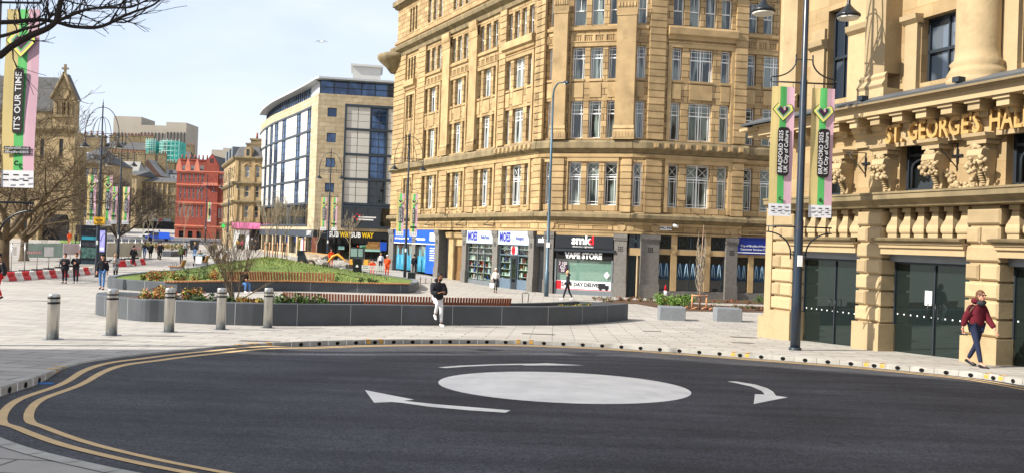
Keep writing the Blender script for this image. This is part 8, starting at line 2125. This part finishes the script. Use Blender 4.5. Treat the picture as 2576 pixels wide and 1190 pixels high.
 mb = MB(); mb.hexa([(X(814), y0-.5, Zp(673)), (X(826), y0-.5, Zp(673)), (X(826), y0+.1, Zp(673)), (X(814), y0+.1, Zp(673)), (X(816), y0-.5, Zp(662)), (X(828), y0-.5, Zp(662)), (X(828), y0+.1, Zp(662)), (X(816), y0+.1, Zp(662))]); mb.build('bucket', TYRE, t)
 labs = ['at the left, by the hotel wall', 'in front of the dumper wheel', 'between the dumper and the digger', 'below the digger arm']
 for i, (x0, x1, y) in enumerate(((730, 752, 664), (775, 800, 671), (802, 822, 675), (850, 876, 680))):
  p = gp(x0, y); k = p.y/F; W = (x1-x0)*k; t = thing('crowd_barrier', p, 'thin steel crowd barrier '+labs[i], 'barrier', 'steel barriers round the works'); mb = MB()
  mb.tube([(p.x, p.y, p.z), (p.x, p.y, p.z+1.05), (p.x+W, p.y, p.z+1.05), (p.x+W, p.y, p.z)], .025, 5); mb.tube([(p.x, p.y, p.z+.2), (p.x+W, p.y, p.z+.2)], .02, 4); mb.build('frame', STEEL, t); mb = MB()
  for q in range(1, 8): mb.tube([(p.x+W*q/8, p.y, p.z+.2), (p.x+W*q/8, p.y, p.z+1.05)], .012, 4)
  mb.build('bars', STEEL, t)
 # block of offices behind the viewer's left shoulder: throws the shade over the road
 T = Vector((-22.1, 10.4)); T2 = Vector((-10.1, 4.6)); d = (T2-T).normalized(); n_ = Vector((d.y, -d.x)); T3 = T2+n_*14; T4 = T+n_*14
 f = Fac(T2, (T-T2)); t = thing('office_block', (T.x, T.y, G(T.y)), 'stone office block beside the viewpoint, out of frame on the left', 'building')
 mb = MB(); poly = [tuple(T), tuple(T2), tuple(T3), tuple(T4)]; poly = poly if area2(poly) > 0 else poly[::-1]; mb.prism(poly, -2, G(12)+20.0-.5); mb.build('wall', STONE, t)
 for k in range(4):
  for j in range(5): window(t, f, 1+j*2.6, 2.6+j*2.6, 2+k*4.2, 4.4+k*4.2, .02, 'mid', WHITE, GLASS)
 # gull
 p = at(809, 107, 60); t = thing('gull', p, 'white gull gliding high in the sky left of the sandstone building', 'bird'); mb = MB(); W_ = M('gull_white', lin((210, 212, 216)), var=.02)
 mb.tube([p+Vector((-.2, .1, 0)), p+Vector((-.05, 0, .01)), p+Vector((.12, -.05, 0)), p+Vector((.2, -.1, 0))], [.01, .05, .05, .01], 6)
 for s in (-1, 1):
  q = [p+Vector((0, -.05, .02)), p+Vector((s*.22, -.05, .10)), p+Vector((s*.45, .0, .02)), p+Vector((s*.2, .08, .08)), p+Vector((0, .08, .02))]; mb.face(q if s > 0 else q[::-1]); q2 = [v+Vector((0, 0, -.012)) for v in q]; mb.face(q2[::-1] if s > 0 else q2)
 mb.build('body', W_, t)
town()
# ================================================================ bare trees
def grow(mb, p, d, L, r, lev, rnd, spread=.5, up=.15, minr=.006, nseg=4, wob=.18, sides=5):
 pts = [Vector(p)]; d = Vector(d).normalized(); kids = []
 for i in range(nseg):
  d = (d+Vector((rnd.gauss(0, wob), rnd.gauss(0, wob), rnd.gauss(0, wob*.6)+up*.25))).normalized(); pts.append(pts[-1]+d*L/nseg)
  if lev > 0 and i >= 1: kids.append((pts[-1], d, i))
 rr = [max(minr, r*(1-.55*i/nseg)) for i in range(nseg+1)]
 mb.tube(pts, rr, max(3, sides), caps=False)
 if lev <= 0: return
 for (q, dd, i) in kids:
  for _ in range(2 if i == nseg-1 else 1+(rnd.random() < .45)):
   a = dd.orthogonal().normalized(); an = rnd.uniform(0, 6.28); a = (a*math.cos(an)+dd.cross(a)*math.sin(an)).normalized()
   nd = (dd+a*rnd.uniform(spread*.6, spread*1.4)).normalized(); grow(mb, q, nd, L*rnd.uniform(.55, .82), rr[i+1]*rnd.uniform(.6, .8), lev-1, rnd, spread, up, minr, max(3, nseg-1), wob, sides-1)
def bare_tree(loc, H, r, label, mat, seed, lev=4, spread=.6, trunk=.22, nl=4, up=.2, name='bare_tree', group='bare trees', minr=.008, lean=(0, 0), fork=1.0):
 loc = Vector(loc); t = thing(name, loc, label, 'tree', group); rnd = random.Random(seed); mb = MB(); top = loc+Vector((lean[0], lean[1], H*trunk))
 mb.tube([loc-Vector((0, 0, .1)), loc+Vector((0, 0, H*trunk*.1)), loc.lerp(top, .5), top], [r*1.5, r*1.1, r*.92, r*.85], 8); mb.build('trunk', mat, t)
 mb = MB()
 for k in range(nl):
  a = 2*math.pi*(k+rnd.random()*.5)/nl; d = Vector((math.cos(a)*fork, math.sin(a)*fork, 1.1)); grow(mb, top-Vector((0, 0, r*.3)), d, H*.36, r*.62, lev, rnd, spread, up, minr)
 mb.build('crown', mat, t); return t
def trees():
 WARM = M('twig_warm', lin((88, 74, 54)), var=.3, scale=3, rough=.95)
 p = gp(60, 656); bare_tree(p, 9.8, .36, 'big spreading bare tree inside the fence in front of the gothic hall', WARM, 4, 5, .6, .2, 6, .1, minr=.011, fork=1.1)
 p = gp(6, 700); bare_tree(p, 10.5, .36, 'bare tree at the left edge of the photo, partly behind the big banner', WARM, 9, 5, .6, .22, 5, .1, minr=.011, fork=1.1)
 p = gp(192, 640); bare_tree(p+Vector((-3, 16, 0)), 9, .25, 'dark twiggy tree behind the map totem', BARKD, 12, 5, .6, .2, 5, .15, minr=.012)
 for i, (x, y, yt, l) in enumerate(((358, 618, 535, 'slim young tree left of the far grasses'), (372, 618, 530, 'slim young tree in the middle of the far grasses'), (462, 622, 520, 'slim young tree behind the olive parka'), (385, 612, 540, 'slim young tree right of the blue car'))):
  p = gp(x, y); bare_tree(p, (y-yt)*p.y/F, .05, l, BARKP, 20+i, 2, .3, .4, 3, .5, name='young_tree', minr=.014, fork=.35)
 for i, (x, y, yt, l) in enumerate(((672, 652, 520, 'young staked tree, left one of the three on the mound'), (692, 652, 515, 'young staked tree, middle one of the three on the mound'), (716, 656, 520, 'young staked tree, right one of the three on the mound'), (795, 662, 560, 'young pale tree in front of the hotel corner'), (879, 668, 555, 'young pale tree in front of the sandwich shop'))):
  p = at(x, y, 84 if i < 3 else 96); p.z = G(p.y)+(.85 if i < 3 else 0); H = zat(x+3, yt, p.y)-p.z
  t = bare_tree(p, H, .055, l, BARKP, 40+i, 2, .3, .42, 4, .5, name='young_tree', minr=.016, fork=.4, group='young trees by the hotel')
  if i < 3:
   for s in (-.22, .22):
    mb = MB(); mb.tube([(p.x+s, p.y-.1, p.z-.3), (p.x+s, p.y-.1, p.z+1.3)], .055, 7); mb.build('stake', WOODL if s < 0 else WOODL, t)
   mb = MB(); mb.box((p.x, p.y-.1, p.z+1.0), (.5, .06, .08)); mb.build('tie', BLACK, t)
 # columnar tree with stakes near the hall
 p = gp(1759, 779); H = zat(1772, 566, p.y)-p.z; t = thing('columnar_tree', p, 'upright bare columnar tree held by two timber stakes', 'tree'); rnd = random.Random(3); mb = MB()
 mb.tube([p, p+Vector((.02, 0, H*.5)), p+Vector((.08, 0, H))], [.055, .04, .01], 7); mb.build('trunk', M('bark_pinkish', lin((150, 124, 104)), var=.25, scale=8), t); mb = MB()
 for k in range(46):
  z0 = rnd.uniform(.12, .62)*H; a = rnd.uniform(0, 6.3); r = rnd.uniform(.1, .3); L = rnd.uniform(.18, .38)*H
  q = [p+Vector((0, 0, z0)), p+Vector((math.cos(a)*r*.7, math.sin(a)*r*.7, z0+L*.25)), p+Vector((math.cos(a)*r, math.sin(a)*r, z0+L*.6)), p+Vector((math.cos(a)*r*.75, math.sin(a)*r*.75, min(H*1.02, z0+L)))]; mb.tube(q, [.018, .014, .011, .006], 4, caps=False)
 mb.build('crown', BARKP, t)
 for x in (1741, 1777): q = at(x, 768, p.y-.0); mb = MB(); mb.tube([(q.x, p.y, p.z), (q.x, p.y, p.z+.78)], .045, 8); mb.build('stake', WOODL, t)
 a, b = at(1739, 768, p.y), at(1780, 768, p.y); mb = MB(); mb.tube([(a.x, p.y-.04, p.z+.72), (b.x, p.y-.04, p.z+.72)], .035, 6); mb.build('crossbar', WOODL, t)
 mb = MB()
 for k in range(7): q = p+Vector((rnd.uniform(-.6, .7), rnd.uniform(-.3, .2), .05)); mb.tube([q+Vector((-.15, 0, 0)), q+Vector((0, 0, .08)), q+Vector((.14, .05, 0))], .035, 5)
 mb.build('loose_roots', WOODL, t)
 # multi stemmed bare shrub in the front planter
 p = gp(566, 806); p.y += .9; p.z = G(p.y)+.5; t = thing('bare_shrub', p, 'tall multi stemmed leafless shrub in the front planter between the bollards', 'shrub'); rnd = random.Random(8); mb = MB()
 for k in range(12):
  a = rnd.uniform(0, 6.3); s = rnd.uniform(.1, .55); L = rnd.uniform(.9, 1.55); grow(mb, p+Vector((math.cos(a)*.06, math.sin(a)*.06, 0)), (math.cos(a)*s, math.sin(a)*s*.6, 1), L, .017, 2, rnd, .3, .12, .0045, 5, .06, 4)
 for (dx, dz) in ((.9, .55), (1.15, .75)): mb.tube([p, p+Vector((dx*.5, -.1, dz*.5)), p+Vector((dx, -.15, dz)), p+Vector((dx*1.6, -.2, dz*1.5))], [.016, .013, .01, .005], 4)
 mb.build('stems', M('bark_olive', lin((104, 90, 68)), var=.3, scale=8), t)
 # the near tree whose branches hang into the top left corner
 base = Vector((-7.2, 8.2, G(8.2))); t = thing('overhanging_tree', base, 'near bare tree out of frame whose dark branches reach into the top left corner', 'tree')
 mb = MB(); hub = at(-260, 330, 8.0); mb.tube([base-Vector((0, 0, .1)), base+Vector((.05, 0, 1.5)), base+Vector((.1, 0, 2.4)), hub], [.2, .16, .14, .085], 9); mb.build('trunk', BARKD, t)
 mb = MB(); c = lambda x, y: (x*.3714, y*.3714)
 def br(px, D0, D1, r0, r1, first=None):
  n = len(px); pts = [at(*c(*q), D0+(D1-D0)*i/(n-1)) for i, q in enumerate(px)]
  if first is not None: pts = [first]+pts
  s = smooth_path(pts, 4); mb.tube(s, [r0+(r1-r0)*i/(len(s)-1) for i in range(len(s))], 6, caps=False); return pts
 rnd = random.Random(21)
 main = br([(-60, 410), (0, 380), (60, 330), (130, 285), (215, 240), (300, 205), (350, 175), (390, 130), (400, 60), (420, -20)], 8, 7.6, .036, .022, hub)
 b1 = br([(-80, 165), (0, 155), (110, 150), (200, 140), (290, 138), (390, 155), (470, 178), (545, 187), (640, 190), (720, 170), (780, 140), (830, 115), (880, 95), (930, 75), (980, 60), (1040, 35), (1085, 0)], 8.2, 7.2, .024, .007, hub)
 b2 = br([(390, 140), (440, 125), (500, 95), (560, 75), (650, 58), (780, 55), (880, 52), (940, 30), (1000, 0)], 7.7, 7.4, .016, .006)
 b3 = br([(0, 250), (60, 235), (120, 215), (180, 195), (250, 180), (310, 150), (340, 120), (365, 95)], 7.9, 7.7, .016, .009)
 b4 = br([(780, 150), (840, 155), (880, 140), (930, 110), (960, 90), (985, 70)], 7.3, 7.3, .008, .004)
 for bb, i0, n, s_ in ((main, 2, 13, 1), (b1, 3, 20, .8), (b2, 1, 12, .7), (b3, 1, 7, .8)):
  for k in range(n):
   u = rnd.uniform(i0, len(bb)-1.01); q = bb[int(u)].lerp(bb[int(u)+1], u-int(u)); d = Vector((rnd.uniform(-.3, .8), rnd.uniform(-.3, .3), rnd.uniform(-.15, 1.1)))
   grow(mb, q, d, rnd.uniform(.15, .5)*s_, .0075, 1, rnd, .6, .2, .0025, 4, .12, 4)
   if rnd.random() < .6: mb.ball(q+d.normalized()*.08, .011, 0, 5)
 mb.build('branches', BARKD, t)
 # planted beds near the shop fronts
 rnd = random.Random(77); SO = []
 def bedstrip(pts, lift, nm):
  g = [gp(*q) for q in pts]; a = [(q.x, q.y) for q in g]; a = a if area2(a) > 0 else a[::-1]; tri = tessellate_polygon([[Vector((x, y, 0)) for x, y in a]]); mb = MB(); mb.mesh([(x, y, G(y)+lift) for x, y in a], [t_ if area2([a[i] for i in t_]) > 0 else t_[::-1] for t_ in tri]); tag(mb.build(nm, SOIL), kind='structure')
 bedstrip([(1490, 762), (1600, 764), (1700, 782), (1935, 786), (1935, 771), (1800, 768), (1700, 760), (1560, 752)], .012, 'planting_bed'); bedstrip([(1735, 760), (1935, 766), (1935, 757), (1735, 752)], .016, 'planting_bed')
 def pl(x, y, r, pal, lab, n=90, h=.8, s=.08): q = gp(x, y); shrub(q.x, q.y, q.z, r, pal, lab, 'shrubs in the bed by the corner building', n, s, h=h)
 for x in range(1495, 1640, 12): pl(x+rnd.uniform(-4, 4), 757+rnd.uniform(-3, 3), rnd.uniform(.2, .32), [LEAFD, LEAFG, LEAFR, SOIL], 'low straggly plant in the bed left of the traffic cone', 60)
 for x, y in ((1660, 768), (1668, 772), (1690, 770), (1705, 768), (1715, 772), (1728, 768), (1700, 775)): pl(x, y, rnd.uniform(.36, .5), [LEAFG, LEAFG, M('leaf_light', lin((120, 150, 70)), var=.3)], 'bright green shrub round the traffic cone', 190, 1.2, .09)
 pl(1683, 776, .22, [LEAFO, LEAFR], 'small golden plant in front of the green shrubs', 80)
 for x in range(1790, 1930, 13): pl(x+rnd.uniform(-4, 4), 779+rnd.uniform(-3, 3), rnd.uniform(.18, .3), [LEAFD, LEAFG, LEAFR, SOIL], 'low brownish plant in the near strip right of the staked tree', 60)
 for x in range(1780, 1900, 15): pl(x+rnd.uniform(-4, 4), 761+rnd.uniform(-2, 2), rnd.uniform(.15, .24), [LEAFR, SOIL, LEAFG], 'low reddish plant in the far strip under the shop windows', 50)
 pl(1908, 763, .4, [LEAFG, LEAFD], 'single fresh green bush against the hall pier', 140, 1.1)
trees()
